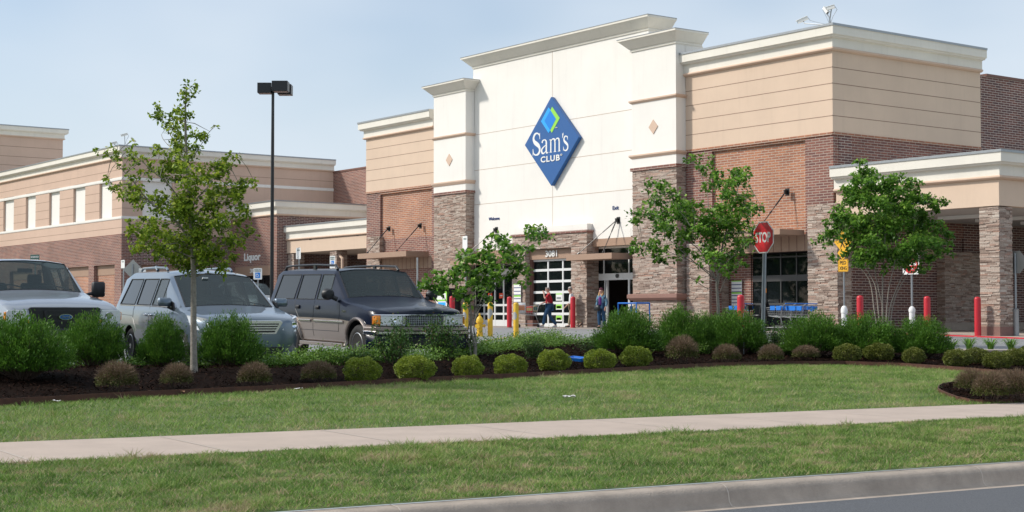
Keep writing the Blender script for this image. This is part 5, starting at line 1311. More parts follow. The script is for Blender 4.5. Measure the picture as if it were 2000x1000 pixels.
bb = [ballbush(31,'x'), ballbush(32,'x')]
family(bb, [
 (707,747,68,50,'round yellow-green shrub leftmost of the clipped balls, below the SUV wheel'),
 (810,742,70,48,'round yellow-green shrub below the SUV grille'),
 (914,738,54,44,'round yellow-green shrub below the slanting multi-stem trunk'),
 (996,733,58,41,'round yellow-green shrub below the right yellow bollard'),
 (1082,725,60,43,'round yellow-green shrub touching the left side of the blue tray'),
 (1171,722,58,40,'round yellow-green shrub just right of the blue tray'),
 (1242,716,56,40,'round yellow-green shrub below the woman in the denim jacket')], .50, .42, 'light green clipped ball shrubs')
bd_ = [ballbush(33,'x','balld'), ballbush(34,'x','balld')]
family(bd_, [
 (1655,706,50,34,'dull olive ball shrub below the pedestrian crossing sign'),
 (1717,704,54,34,'dull olive ball shrub below the multi-stem tree'),
 (1785,710,42,31,'smallest olive ball shrub, below the do not enter sign'),
 (1869,716,48,34,'olive clipped shrub at the left end of the right-hand row'),
 (1906,711,50,32,'olive clipped shrub second in the right-hand row, below the portico column'),
 (1949,720,50,34,'olive clipped shrub standing forward in the right-hand row'),
 (1982,714,46,33,'olive clipped shrub near the right edge, behind the forward one'),
 (2006,712,44,36,'olive clipped shrub cut by the right edge of the photo')], .50, .42, 'dull olive clipped shrubs at the right')
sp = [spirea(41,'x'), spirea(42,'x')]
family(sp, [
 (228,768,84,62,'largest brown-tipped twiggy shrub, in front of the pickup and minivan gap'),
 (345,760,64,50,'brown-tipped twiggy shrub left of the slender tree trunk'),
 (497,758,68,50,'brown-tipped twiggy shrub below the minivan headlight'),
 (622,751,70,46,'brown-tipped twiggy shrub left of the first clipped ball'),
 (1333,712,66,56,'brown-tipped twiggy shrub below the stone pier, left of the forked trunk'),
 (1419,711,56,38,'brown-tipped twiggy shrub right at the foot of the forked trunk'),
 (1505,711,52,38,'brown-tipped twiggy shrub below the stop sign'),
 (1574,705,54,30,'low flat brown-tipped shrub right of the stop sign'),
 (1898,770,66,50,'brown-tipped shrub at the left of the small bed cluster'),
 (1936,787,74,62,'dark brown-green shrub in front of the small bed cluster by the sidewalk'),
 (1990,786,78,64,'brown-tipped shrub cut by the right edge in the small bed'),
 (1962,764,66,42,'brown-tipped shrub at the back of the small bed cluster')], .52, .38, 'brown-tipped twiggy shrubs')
ro = [loose(51,'x'), loose(52,'x')]
family(ro, [
 (768,712,100,108,'open dark green rose bush in front of the SUV headlight'),
 (866,702,98,104,'dense dark green rose bush in front of the SUV grille'),
 (1042,703,56,58,'small upright dark green bush right of the bollards'),
 (1165,690,90,40,'low dark green bush left of the first tall shrub by the doors'),
 (1512,692,78,76,'thin half-bare brownish bush around the stop sign post'),
 (900,690,70,60,'scraggly bush right under the SUV bumper corner'),
 (690,706,120,34,'low rose bush spreading below the SUV front wheel')], .95, .92, 'loose rose bushes')
gs = [loose(61,'x','small_green_shrub','cover',16,.30,.40,150,(.035,.024),.06)]
family(gs, [
 (1372,692,66,30,'low bright green shrub showing left of the forked trunk'),
 (1462,690,84,38,'low bright green shrub showing right of the forked trunk'),
 (1541,694,52,26,'little bright green shrub below the stop sign post'),
 (1290,688,60,30,'low dark green shrub under the tall shrub by the doors'),
 (640,706,60,36,'low dark leafy shrub below the SUV running board')], .66, .44, 'low bright green shrubs')
# ground cover along the lot side
rng = np.random.default_rng(71); PP = []
for (pa, pb, ta, tb, n, h_) in ((-20,230,.80,.98,3000,.20),(230,480,.80,.98,4500,.22),(480,780,.76,1.0,17000,.30),(780,960,.74,1.0,8000,.26),(930,1090,.62,1.0,12000,.34),(1090,1300,.75,1.0,6000,.22),(1300,1500,.75,1.0,4000,.2)):
    for k in range(n//70):
        px = rng.uniform(pa, pb); t = rng.uniform(ta, tb); D = np.interp(px, cols, _DF)*(1-t)+np.interp(px, cols, _DB)*t; c = at_cam(px, D); c.z = sz_(c.x, c.y)
        q = rng.normal(size=(70,3))*np.array([.13,.13,.07]); q[:,2] = np.abs(q[:,2])+rng.uniform(0,h_)*rng.random(70); PP.append(np.array(c)+q)
PP = np.concatenate(PP); V, Fc = leaves(PP, .045, .026, None, up=.9)
stuff(npmesh('ground_cover', V, Fc, LF['cover'], np.clip(.2+.5*rng.random(len(PP))+.5*(PP[:,2]-gz_np(PP@np.array(Sd), PP@np.array(Nd))),0,1)), 'low leafy green ground cover along the car park side of the bed', 'ground cover')
# day lilies
def lily(seed, label):
    global rng; rng = np.random.default_rng(seed); mb = MB()
    for k in range(70):
        a = rng.uniform(0,6.28); l = rng.uniform(.28,.5); o = Vector((math.cos(a),math.sin(a),0)); w = Vector((-o.y,o.x,0))*.009; b = o*rng.uniform(0,.06); P = [b+o*(l*.1)+Vector((0,0,l*.45)), b+o*(l*.38)+Vector((0,0,l*.78)), b+o*(l*rng.uniform(.6,.95))+Vector((0,0,l*rng.uniform(.45,.8)))]
        mb.add([b-w, b+w, P[0]+w, P[0]-w, P[1]+w*.8, P[1]-w*.8, P[2]], [(0,1,2,3),(3,2,4,5),(5,4,6)])
    root = thing('day_lily', label, 'plant'); mb.build('foliage', LF['dark'], root, fix=False, attr=[.3+.6*rng.random() for _ in mb.f]); return root
lp = lily(81, 'x')
for i, (px, by, lb) in enumerate(((1858,690,'grassy day lily clump beside the end of the tall hedge'),(1893,687,'grassy day lily clump second from the hedge, under the red bollard'),(1935,688,'grassy day lily clump in front of the portico column'),(1975,688,'grassy day lily clump nearest the right edge'))):
    put(lp, px, by, 62, 30, .8, .42, lb, 'day lily clumps by the car park', i == 0)
# ---- trees
def tree(name, label, base, limbs, blobs, fmap, mt, leaf, per, topy, botw, group=None, seed=1, twigr=.006, dens=1.0):
    """limbs: polylines of photo points with start radius (m); blobs: leaf clumps (x, y, r) traced in the zoomed photo"""
    global rng; rng = np.random.default_rng(seed); random.seed(seed)
    g = gndb(*base); D = depth(g); root = thing(name, label, 'tree', tuple(g)); G0 = np.array(g)
    def W(px, py, off=0): p = atD(px, py, D+off); return np.array(p)
    # crown half width by height
    B = [(fmap(x, y)+(r,)) for x, y, r in blobs]; scx = (fmap(100,0)[0]-fmap(0,0)[0])/100
    axis = lambda y: np.interp(y, [p[1] for p in limbs[0][0]][::-1], [p[0] for p in limbs[0][0]][::-1])
    Rm = {}
    for (x, y, r) in B:
        for k in range(int(y//40)-1, int(y//40)+2): Rm[k] = max(Rm.get(k, 10), abs(x-axis(y))+r*scx*.6)
    mb = MB(); nodes = []; offs = {}
    for li, (pts, r0) in enumerate(limbs):
        L = len(pts); end = 0 if li == 0 else rng.normal()*.35*(Rm.get(int(pts[-1][1]//40), 60))*D/F
        P = []
        for i, (x, y) in enumerate(pts):
            t = i/(L-1); P.append(Vector(W(x, y, end*t))-g)
        if li == 0 or pts[0][1] > base[1]-12: P[0].z -= .08
        # refine
        Q = []
        for i in range(L-1):
            for k in range(4):
                u = k/4; p0, p1, p2, p3 = P[max(i-1,0)], P[i], P[i+1], P[min(i+2,L-1)]
                Q.append(.5*((2*p1)+(p2-p0)*u+(2*p0-5*p1+4*p2-p3)*u*u+(3*p1-p0-3*p2+p3)*u**3))
        Q.append(P[-1]); n = len(Q); rs = [max(.004, r0*(1-.85*i/(n-1))) for i in range(n)]
        if li == 0: rs[0] *= 1.35; rs[1] *= 1.1
        mb.tube(Q, rs, 8 if li == 0 else 6); nodes += [(q, rs[i]) for i, q in enumerate(Q)]
    N = np.array([tuple(q) for q, _ in nodes]); NR = np.array([r for _, r in nodes])
    LP, LR = [], []
    for (x, y, r) in B:
        R_m = Rm.get(int(y//40), 30); dx = abs(x-axis(y)); mx_ = math.sqrt(max(0, R_m**2-dx**2)); off = np.clip(rng.normal()*.45, -1, 1)*mx_*D/F*.8
        c = W(x, y, off)-G0; rad = r*scx*D/F
        # twig to the nearest lower limb point
        dd = np.linalg.norm(N-c, axis=1)+np.maximum(0, N[:,2]-c[2])*1.5; k = int(dd.argmin()); a = Vector(N[k]); b = Vector(c)
        mid = a.lerp(b,.5)+Vector((0,0,.04))
        mb.tube([a, mid, b], [min(NR[k]*.6,.014), .006, .003], 4, caps=False)
        n = int(per*dens*(rad/.1)**2); n = max(n, 5)
        # sub clumps give an uneven outline
        for s_ in range(3):
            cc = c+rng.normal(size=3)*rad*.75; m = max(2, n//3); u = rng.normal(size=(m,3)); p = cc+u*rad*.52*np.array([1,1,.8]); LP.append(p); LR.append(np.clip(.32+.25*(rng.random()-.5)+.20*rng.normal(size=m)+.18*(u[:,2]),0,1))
    LP = np.concatenate(LP); LR = np.concatenate(LR); V, Fc = leaves(LP, leaf[0], leaf[1], None, up=1.0)
    npmesh('crown', V, Fc, LF[mt], LR, root); mb.build('trunk', M['bark'], root, smooth=60); print(name, 'leaves', len(LP)); return root
T1 = [(445,40,12),(505,50,12),(475,75,18),(435,95,18),(445,130,14),(440,165,16),(395,175,20),(440,200,20),(415,210,18),(430,240,18),(435,280,24),(435,320,28),(305,150,16),(320,180,20),(345,205,18),(370,240,20),(390,270,18),(300,200,10),(500,295,22),(525,285,14),(480,340,30),(430,370,35),(390,320,20),(60,355,18),(95,380,18),(120,405,16),(140,430,14),(175,480,16),(205,510,22),(220,530,18),(185,310,10),(175,345,14),(205,370,16),(230,400,20),(260,435,22),(290,455,20),(300,345,18),(320,370,18),(350,395,22),(380,430,30),(330,470,25),(70,490,12),(105,515,16),(140,530,18),(170,555,25),(195,575,22),(150,570,12),(270,600,28),(310,610,30),(350,600,25),(330,570,20),(195,700,22),(240,670,15),(190,745,20),(210,780,28),(215,815,15),(260,755,28),(290,720,28),(330,700,30),(345,740,30),(300,790,30),(340,800,35),(250,720,20),(300,870,15),(335,850,25),(440,420,35),(460,470,40),(450,520,45),(460,570,50),(440,620,50),(480,640,50),(430,680,50),(470,710,50),(440,760,50),(500,770,50),(460,820,50),(420,830,40),(520,830,45),(480,860,40),(440,870,30),(560,850,35),(600,880,25),(630,900,20),(590,830,30),(625,945,8),(540,440,25),(570,430,22),(600,400,25),(620,385,14),(665,380,14),(700,385,10),(640,420,15),(610,440,25),(590,480,22),(640,480,12),(545,470,28),(560,510,25),(600,520,20),(560,560,30),(610,560,30),(650,545,22),(690,520,22),(720,495,20),(760,505,14),(775,495,8),(710,490,12),(680,560,28),(650,590,30),(700,600,28),(720,630,22),(690,650,25),(600,640,35),(560,620,30),(640,680,25),(700,680,12),(600,700,30),(560,740,35),(620,750,25),(680,770,22),(720,750,22),(760,730,14),(700,790,15),(785,765,6),(640,800,25),(650,850,20),(590,232,6),(460,900,22),(500,900,22)]
m1 = lambda x, y: (180+x/2.438, 150+y/2.438)
mm1 = lambda *a: [m1(*p) for p in a]
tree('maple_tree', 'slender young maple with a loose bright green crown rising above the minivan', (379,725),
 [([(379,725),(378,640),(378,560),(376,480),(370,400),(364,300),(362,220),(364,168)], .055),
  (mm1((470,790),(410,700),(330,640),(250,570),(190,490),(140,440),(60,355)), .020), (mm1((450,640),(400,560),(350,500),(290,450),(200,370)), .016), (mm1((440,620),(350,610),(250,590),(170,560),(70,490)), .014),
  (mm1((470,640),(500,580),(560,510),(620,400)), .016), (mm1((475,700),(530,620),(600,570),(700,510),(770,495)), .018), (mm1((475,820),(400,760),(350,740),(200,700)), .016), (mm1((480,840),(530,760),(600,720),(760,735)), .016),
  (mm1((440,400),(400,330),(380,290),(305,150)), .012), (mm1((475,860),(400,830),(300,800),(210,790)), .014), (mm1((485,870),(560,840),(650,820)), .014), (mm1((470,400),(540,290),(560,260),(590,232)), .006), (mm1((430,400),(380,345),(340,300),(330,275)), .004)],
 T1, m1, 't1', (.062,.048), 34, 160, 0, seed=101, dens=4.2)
m2 = lambda x, y: (800+x/3.333, 420+y/3.333); mm2 = lambda *a: [m2(*p) for p in a]
T2 = [(60,465,14),(90,440,20),(130,430,22),(110,460,20),(170,400,20),(200,395,22),(180,440,30),(210,430,28),(240,420,28),(230,470,25),(190,500,22),(220,490,20),(270,400,25),(290,430,25),(280,380,18),(160,520,12),(320,270,18),(350,250,22),(300,340,20),(340,320,28),(330,370,28),(380,290,28),(400,250,25),(440,240,25),(420,290,30),(370,350,35),(420,350,35),(470,300,30),(480,250,28),(510,200,25),(540,170,25),(580,160,25),(600,150,20),(560,210,30),(600,200,30),(630,180,20),(640,220,28),(590,260,32),(540,280,32),(650,270,28),(700,230,20),(740,210,18),(770,215,16),(800,215,8),(690,270,25),(720,280,18),(740,260,15),(680,310,28),(640,320,32),(590,320,32),(530,340,35),(480,360,35),(720,340,25),(760,340,14),(700,370,28),(740,390,20),(770,405,14),(660,380,28),(600,380,30),(550,400,30),(520,440,25),(580,440,15),(500,420,30),(440,400,32),(400,400,32),(450,450,30),(400,460,30),(350,470,28),(330,510,25),(310,540,18),(380,510,25),(430,500,22),(480,500,20),(500,540,18),(480,550,14),(390,570,15),(350,590,8),(530,560,12),(360,555,20),(300,500,18),(770,110,18),(800,90,25),(830,110,28),(860,70,10),(850,100,20),(870,130,18),(860,155,14),(900,130,15),(930,135,6),(800,130,18),(770,140,10),(840,130,22)]
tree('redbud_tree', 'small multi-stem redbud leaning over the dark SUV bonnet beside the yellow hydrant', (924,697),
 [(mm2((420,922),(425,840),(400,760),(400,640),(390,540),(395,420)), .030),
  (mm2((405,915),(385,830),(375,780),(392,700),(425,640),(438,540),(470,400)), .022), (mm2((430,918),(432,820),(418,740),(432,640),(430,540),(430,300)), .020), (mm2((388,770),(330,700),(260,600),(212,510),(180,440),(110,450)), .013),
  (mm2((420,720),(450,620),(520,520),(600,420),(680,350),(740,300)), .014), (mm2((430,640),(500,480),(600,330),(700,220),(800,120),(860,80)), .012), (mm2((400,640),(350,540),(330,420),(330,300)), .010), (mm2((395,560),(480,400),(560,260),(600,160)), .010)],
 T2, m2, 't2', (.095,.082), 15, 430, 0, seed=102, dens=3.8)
m3 = lambda x, y: (1200+x/2.4375, 290+y/2.4375); mm3 = lambda *a: [m3(*p) for p in a]
T3 = [(365,45,16),(400,60,20),(430,85,20),(450,95,12),(380,65,12),(440,130,15),(440,190,20),(480,120,18),(470,155,22),(515,130,12),(575,105,12),(630,105,16),(635,130,18),(590,130,22),(560,150,25),(600,160,25),(620,150,18),(560,190,28),(590,210,30),(540,200,28),(500,190,20),(520,240,30),(570,240,30),(610,240,22),(180,155,18),(200,180,20),(160,208,12),(230,190,20),(270,205,22),(315,215,12),(190,240,22),(225,230,22),(250,240,25),(290,240,25),(180,260,12),(140,285,12),(90,320,20),(115,325,22),(150,320,20),(100,345,12),(190,310,22),(220,300,25),(180,335,15),(215,350,25),(240,340,25),(280,290,30),(310,300,30),(270,350,30),(340,270,30),(380,270,25),(410,270,15),(350,320,32),(330,360,32),(300,390,30),(240,400,22),(260,420,18),(380,310,30),(400,350,32),(440,340,30),(420,400,32),(370,400,28),(340,420,20),(300,440,20),(480,300,32),(520,310,35),(560,300,32),(620,290,22),(660,290,22),(690,280,14),(708,275,8),(600,330,28),(640,340,22),(560,360,35),(510,370,35),(460,380,30),(610,390,28),(650,400,28),(672,385,14),(700,410,8),(718,415,7),(630,430,22),(580,420,32),(530,430,35),(480,430,35),(440,450,25),(500,480,32),(550,480,30),(590,460,25),(610,485,18),(660,490,8),(530,520,30),(490,520,28),(570,530,22),(600,540,18),(545,570,25),(450,490,22),(500,560,20),(75,480,20),(110,465,20),(150,460,20),(190,455,18),(215,470,18),(240,480,20),(200,490,20),(130,490,15),(210,525,18),(240,530,20),(280,535,18),(300,470,18),(330,490,15),(400,550,12),(410,632,12),(380,510,15)]
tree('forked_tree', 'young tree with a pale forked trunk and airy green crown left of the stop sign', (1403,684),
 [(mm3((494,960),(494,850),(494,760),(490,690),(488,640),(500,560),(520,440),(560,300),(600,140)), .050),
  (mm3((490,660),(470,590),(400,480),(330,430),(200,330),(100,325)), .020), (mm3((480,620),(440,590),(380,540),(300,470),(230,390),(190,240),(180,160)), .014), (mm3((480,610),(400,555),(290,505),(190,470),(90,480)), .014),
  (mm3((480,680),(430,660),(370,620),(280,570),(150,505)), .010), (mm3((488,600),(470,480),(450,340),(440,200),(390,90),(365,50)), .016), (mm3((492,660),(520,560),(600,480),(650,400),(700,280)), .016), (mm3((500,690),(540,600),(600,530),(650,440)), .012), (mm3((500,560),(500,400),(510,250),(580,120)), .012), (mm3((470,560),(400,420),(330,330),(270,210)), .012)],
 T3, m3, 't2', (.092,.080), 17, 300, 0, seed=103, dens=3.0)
m4 = lambda x, y: (1580+x/2.326, 290+y/2.326); mm4 = lambda *a: [m4(*p) for p in a]
T4 = [(215,60,12),(250,80,15),(240,110,20),(265,95,15),(240,140,22),(280,130,20),(310,120,10),(220,160,25),(260,165,25),(300,165,25),(340,160,20),(370,150,20),(400,145,20),(430,135,18),(460,150,18),(490,155,15),(440,170,22),(480,190,15),(400,180,28),(350,190,30),(300,200,30),(250,200,30),(200,190,25),(170,210,20),(190,240,28),(240,250,32),(290,240,32),(340,240,32),(390,230,32),(430,220,28),(460,240,25),(490,220,15),(520,215,14),(550,230,20),(580,225,20),(610,240,12),(640,243,8),(520,250,25),(560,260,20),(590,290,12),(150,280,25),(120,310,22),(90,340,15),(130,350,25),(100,380,15),(160,330,30),(200,300,35),(260,300,38),(320,300,38),(380,290,38),(440,290,35),(490,290,30),(530,300,25),(150,400,25),(100,400,18),(60,410,12),(35,410,14),(90,430,15),(180,380,32),(230,360,40),(290,360,42),(350,350,42),(410,350,40),(470,350,38),(520,350,30),(560,350,25),(590,360,18),(620,380,14),(640,390,8),(570,400,28),(610,420,22),(640,430,15),(200,440,32),(250,430,38),(310,430,40),(370,430,40),(430,430,38),(490,430,35),(540,430,30),(580,460,20),(620,450,14),(640,460,12),(180,480,22),(130,490,14),(220,500,28),(270,500,28),(300,470,30),(350,500,28),(400,490,32),(450,490,30),(500,490,28),(540,500,25),(380,540,22),(340,550,15),(410,530,20),(500,550,18),(530,550,12),(460,520,22),(230,530,14),(300,540,14)]
tree('multi_stem_tree', 'dense dark green multi-stem tree in front of the right portico', (1727,676),
 [(mm4((345,900),(335,780),(335,600),(345,420),(350,240)), .032), (mm4((330,895),(300,760),(275,600),(205,510),(150,400)), .022), (mm4((335,898),(315,740),(300,620),(250,520),(235,380),(240,120)), .022),
  (mm4((350,900),(352,760),(362,640),(385,540),(405,400),(430,160)), .022), (mm4((355,905),(365,740),(405,620),(450,520),(480,350),(540,240)), .022), (mm4((360,905),(380,720),(430,600),(520,480),(620,420)), .018), (mm4((335,720),(300,560),(290,400),(300,200)), .014)],
 T4, m4, 't2', (.10,.085), 22, 300, 0, seed=104, dens=3.0)

# wooded strip across the side road, off to the left of the view; the store glass and the car sides mirror it
rng = np.random.default_rng(91); PP = []; nt = 34
for k in range(nt):
    c = np.array([-230+260*k/nt+rng.uniform(-3,3), -34+rng.uniform(-6,4), 0.]); Hh = rng.uniform(8,13); m = 520; u = unit(m); u *= (rng.random(m)**.4)[:,None]
    PP.append(c+u*np.array([4.6,4.2,Hh*.5])*(1+.2*np.sin(u[:,:1]*5))+np.array([0,0,Hh*.52-1]))
PP = np.concatenate(PP); V, Fc = leaves(PP, 1.1, .8, None, up=.6)
stuff(npmesh('distant_wood', V, Fc, LF['dark'], np.clip(rng.normal(.4,.2,len(PP)),0,1)), 'dark green wood beyond the side road, mirrored in the door glass', 'wood')
# ================================================================== street furniture
def solve_top(px, ytop, H):
    """ground point whose H-metre-high top shows at (px, ytop)"""
    best = None
    for k in range(400):
        D = 28+k*.12; p = at_cam(px, D); g_ = gz(p.x, p.y); py = 616-(g_+H)/D*F
        e = abs(py-ytop)
        if best is None or e < best[0]: best = (e, D, Vector((p.x, p.y, g_)))
    return best[2]
def bollard(name, m, r, H, label, loc, grp, tape=False):
    t = thing(name, label, 'bollard', tuple(loc), 0, grp); mb = MB()
    mb.lathe([(r,-.1),(r,H-r*.8),(r*.93,H-r*.45),(r*.7,H-r*.15),(r*.35,H-.01),(.004,H)], 20); mb.build('post', m, t, smooth=50)
    mb = MB(); mb.lathe([(r+.004,-.02),(r+.03,.0),(r+.03,.015),(r+.004,.02)], 20); mb.build('base_ring', M['kerb'], t, smooth=40)
    return t
grp = 'red bollards along the store front'
rb = None
for (px, y, yt, lb) in ((995,637,578,'red bollard by the stone portal, behind the right yellow bollard'),(1119,638,576,'red bollard hiding the man in the white shirt'),(883,None,577,'red bollard above the SUV bonnet beside the vending machine'),(1447,None,574,'red bollard left of the stop sign by the lobby'),(1680,None,574,'red bollard left of the multi-stem trunks'),(1811,None,577,'red bollard between the do not enter sign and the stone column'),(1910,658,577,'red bollard standing at the foot of the stone column')):
    loc = gnd(px, y) if y else solve_top(px, yt, 1.36); H = (y-yt)/F*depth(loc) if y else 1.36
    if px == 1910: loc = gnd(px, 658.5)
    if px in (995, 1119): loc = at_cam(px, 66.3 if px == 995 else 65); loc.z = gz(loc.x, loc.y)+.02
    if rb is None: rb = bollard('red_bollard', M['red'], .108, 1.34, lb, loc, grp)
    else: dup(rb, tuple(loc), 0, lb, grp)
yb0 = None
M['grey_tape'] = mat('worn_grey_patch', (.42,.43,.42), .6, var=.1)
for (px, y, yt, lb) in ((909.5,662,593,'yellow bollard left of the hydrant, half behind the SUV corner'),(957.5,658,586.5,'yellow bollard with a grey worn patch right of the hydrant'),(1008,661,587,'clean yellow bollard standing furthest right')):
    loc = gnd(px, y)
    if yb0 is None: yb0 = bollard('yellow_bollard', M['yellow'], .078, 1.06, lb, loc, 'yellow bollards round the hydrant'); b_ = yb0
    else: b_ = dup(yb0, tuple(loc), 0, lb, 'yellow bollards round the hydrant')
    if px < 1000:
        mb = MB(); n = 9; z0 = .66 if px < 950 else .74
        for i in range(n-1):
            a0, a1 = [math.radians(-130+ (160 if px > 950 else 110)*k/(n-1)) for k in (i, i+1)]; r = .0795; e0, e1 = .10*math.sin(math.pi*(i+.4)/n)+.02, .10*math.sin(math.pi*(i+1.4)/n)+.02
            mb.add([(r*math.cos(a0),r*math.sin(a0),z0-e0),(r*math.cos(a1),r*math.sin(a1),z0-e1),(r*math.cos(a1),r*math.sin(a1),z0+e1),(r*math.cos(a0),r*math.sin(a0),z0+e0)], [(0,1,2,3)])
        mb.build('worn_patch', M['grey_tape'], b_, fix=False)
# hydrant
g_ = gnd(937, 658); hy = thing('fire_hydrant', 'yellow fire hydrant between the first two yellow bollards', 'hydrant', tuple(g_)); sc_ = 46*depth(g_)/F/.76
mb = MB(); mb.lathe([(.15,0),(.15,.035),(.105,.04),(.10,.12),(.105,.125),(.105,.14),(.095,.145),(.092,.44),(.12,.45),(.12,.475),(.13,.48),(.13,.505),(.115,.51),(.11,.56),(.085,.62),(.045,.665),(.03,.67)], 24); mb.build('barrel', M['yellow'], hy, smooth=40)
mb = MB(); mb.lathe([(.03,.665),(.032,.73),(.022,.76),(.003,.765)], 6); mb.build('operating_nut', M['yellow'], hy)
for i, a in enumerate((-36, 144)):
    d = Vector((math.cos(math.radians(a+95)), math.sin(math.radians(a+95)), 0)); mb = MB(); mb.tube([d*.08+Vector((0,0,.36)), d*.15+Vector((0,0,.36))], .045, 12); mb.tube([d*.15+Vector((0,0,.36)), d*.175+Vector((0,0,.36))], .055, 12); mb.tube([d*.175+Vector((0,0,.36)), d*.20+Vector((0,0,.36))], .02, 6); mb.build('side_outlet', M['yellow'], hy, smooth=40)
d = Vector((.5,-.86,0)); mb = MB(); mb.tube([d*.08+Vector((0,0,.34)), d*.16+Vector((0,0,.34))], .065, 14); mb.tube([d*.16+Vector((0,0,.34)), d*.185+Vector((0,0,.34))], .078, 14); mb.build('front_outlet', M['yellow'], hy, smooth=40)
mb = MB()
e = Vector((.80,.60,0)); mb.tube([e*.14+Vector((0,0,.34)), e*.20+Vector((0,0,.22)), e*.19+Vector((0,0,.10)), e*.12+Vector((0,0,.14))], .006, 5); mb.build('chain', M['galv'], hy); hy.scale = (sc_,)*3
# ---- signs on posts
def post_mb(H, r=.03, sq_=True):
    mb = MB()
    if sq_: mb.box(-r, r, -r*.6, r*.6, -.1, H)
    else: mb.lathe([(r,-.1),(r,H)], 12)
    return mb
def fdir(px, off): # yaw of a sign whose face normal is turned 'off' degrees from the camera
    return None
def sign_root(name, label, cat, px, D, yaw_deg, grp=None):
    p = at_cam(px, D); p.z = gz(p.x, p.y); d = -p.normalized(); a = math.atan2(d.y, d.x)+math.radians(yaw_deg)+math.pi/2
    t = thing(name, label, cat, tuple(p), a, grp); return t, p
def zrel(py, D, p): return (616-py)/F*D - p.z
def plate(parent, poly, z, m, d=.006, name='sign_plate', y=-.035, bev=0):
    mb = MB(); mb.prism(poly, (0,y,z), (1,0,0), (0,0,1), (0,-1,0), d); return mb.build(name, m, parent)
def ngon(n, r, rot=0): return [(r*math.cos(2*math.pi*(k+rot)/n), r*math.sin(2*math.pi*(k+rot)/n)) for k in range(n)]
def rect(w, h, c=.0):
    c = c or min(w,h)*.06; return [(-w/2+c,-h/2),(w/2-c,-h/2),(w/2,-h/2+c),(w/2,h/2-c),(w/2-c,h/2),(-w/2+c,h/2),(-w/2,h/2-c),(-w/2,-h/2+c)]
def stext(parent, body, m, x0, z0, w, h, y, bold=.01):
    me = text_mesh(body, w, h, .004, bold); me.transform(Matrix(((1,0,0),(0,0,-1),(0,1,0))).to_4x4()); me.materials.clear(); me.materials.append(m)
    o = bpy.data.objects.new('sign_lettering', me); C.objects.link(o); o.parent = parent; o.location = (x0, y, z0); return o
M['signyel'] = mat('sign_yellow', (.80,.42,.02), .45); M['signred'] = mat('sign_red', (.70,.02,.03), .4); M['signback'] = mat('sign_back_grey', (.36,.36,.34), .5, .4, var=.1); M['signgreen'] = mat('sign_green', (.03,.10,.085), .5)
# stop sign
D = 36.5; t, p = sign_root('stop_sign', 'red octagonal stop sign on a leaning galvanised post', 'stop sign', 1489, D, -50)
zc = zrel(464, D, p); R8 = .375/math.cos(math.pi/8)
mb = post_mb(zc+.30, .04); mb.box(-.02,.02,-.05,-.02,-.1,zc+.3); o = mb.build('post', M['galv'], t)
o.rotation_euler = (0, math.radians(2.3), 0)
sp_ = plate(t, ngon(8, R8, .5), zc, M['whitep'], .005, y=-.06); sp_.location = (.125,0,0)
plate(sp_, ngon(8, R8*.925, .5), zc, M['signred'], .003, 'red_field', -.0655); stext(sp_, 'STOP', M['whitep'], -.275, zc-.125, .55, .25, -.072, .025)
# pedestrian crossing sign
D = 52.0; t, p = sign_root('pedestrian_crossing_sign', 'yellow pedestrian crossing diamond over a PED XING plate, partly behind leaves', 'road sign', 1649, D, -42)
post_mb(zrel(459, D, p), .028, False).build('post', M['galv'], t)
mb = MB(); mb.lathe([(.10,-.1),(.10,zrel(612,D,p)),(.115,zrel(611,D,p)),(.115,zrel(604,D,p)),(.08,zrel(599,D,p)),(.03,zrel(597,D,p))], 16); mb.build('post_base', M['whitep'], t, smooth=40)
z = zrel(472, D, p); dm = plate(t, ngon(4, .40, 0), z, M['signyel'], name='diamond_plate'); 
fig = MB(); Y_ = -.047
for a, b, w in (((0,.10),(-.02,-.04),.07),((-.02,-.04),(-.10,-.20),.04),((-.02,-.04),(.08,-.20),.04),((0,.08),(-.10,-.01),.03),((0,.08),(.10,.0),.03)):
    A, B_ = Vector((a[0],0,a[1])), Vector((b[0],0,b[1])); dd = (B_-A).normalized(); nn = Vector((-dd.z,0,dd.x))*w/2
    fig.add([tuple(q+Vector((0,Y_,z))) for q in (A-nn,A+nn,B_+nn,B_-nn)], [(0,1,2,3)])
fig.prism(ngon(10,.045), (.0,Y_+.002,z+.17), (1,0,0),(0,0,1),(0,-1,0), .003); fig.build('walking_figure', M['black'], dm, fix=False)
z = zrel(494, D, p); dm = plate(t, ngon(4, .24, 0), z, M['signyel'], name='arrow_plate', y=-.045); mb = MB(); mb.prism([(-.09,.07),(.02,-.03),(-.02,-.07),(.10,-.09),(.08,.03),(.045,-.005),(-.06,.10)], (0,-.052,z), (1,0,0),(0,0,1),(0,-1,0), .003); mb.build('arrow', M['black'], dm)
z = zrel(518.5, D, p); pl = plate(t, rect(.46,.43), z, M['signyel'], name='text_plate'); mb = MB()
for (a,b,c,d) in ((-.215,.215,.19,.20),(-.215,.215,-.20,-.19),(-.215,-.205,-.19,.19),(.205,.215,-.19,.19)): mb.box(a,b,-.044,-.041,z+c,z+d)
mb.build('plate_border', M['black'], pl); stext(pl, 'PED', M['black'], -.14, z+.03, .28, .125, -.045, .012); stext(pl, 'XING', M['black'], -.165, z-.155, .33, .125, -.045, .012)
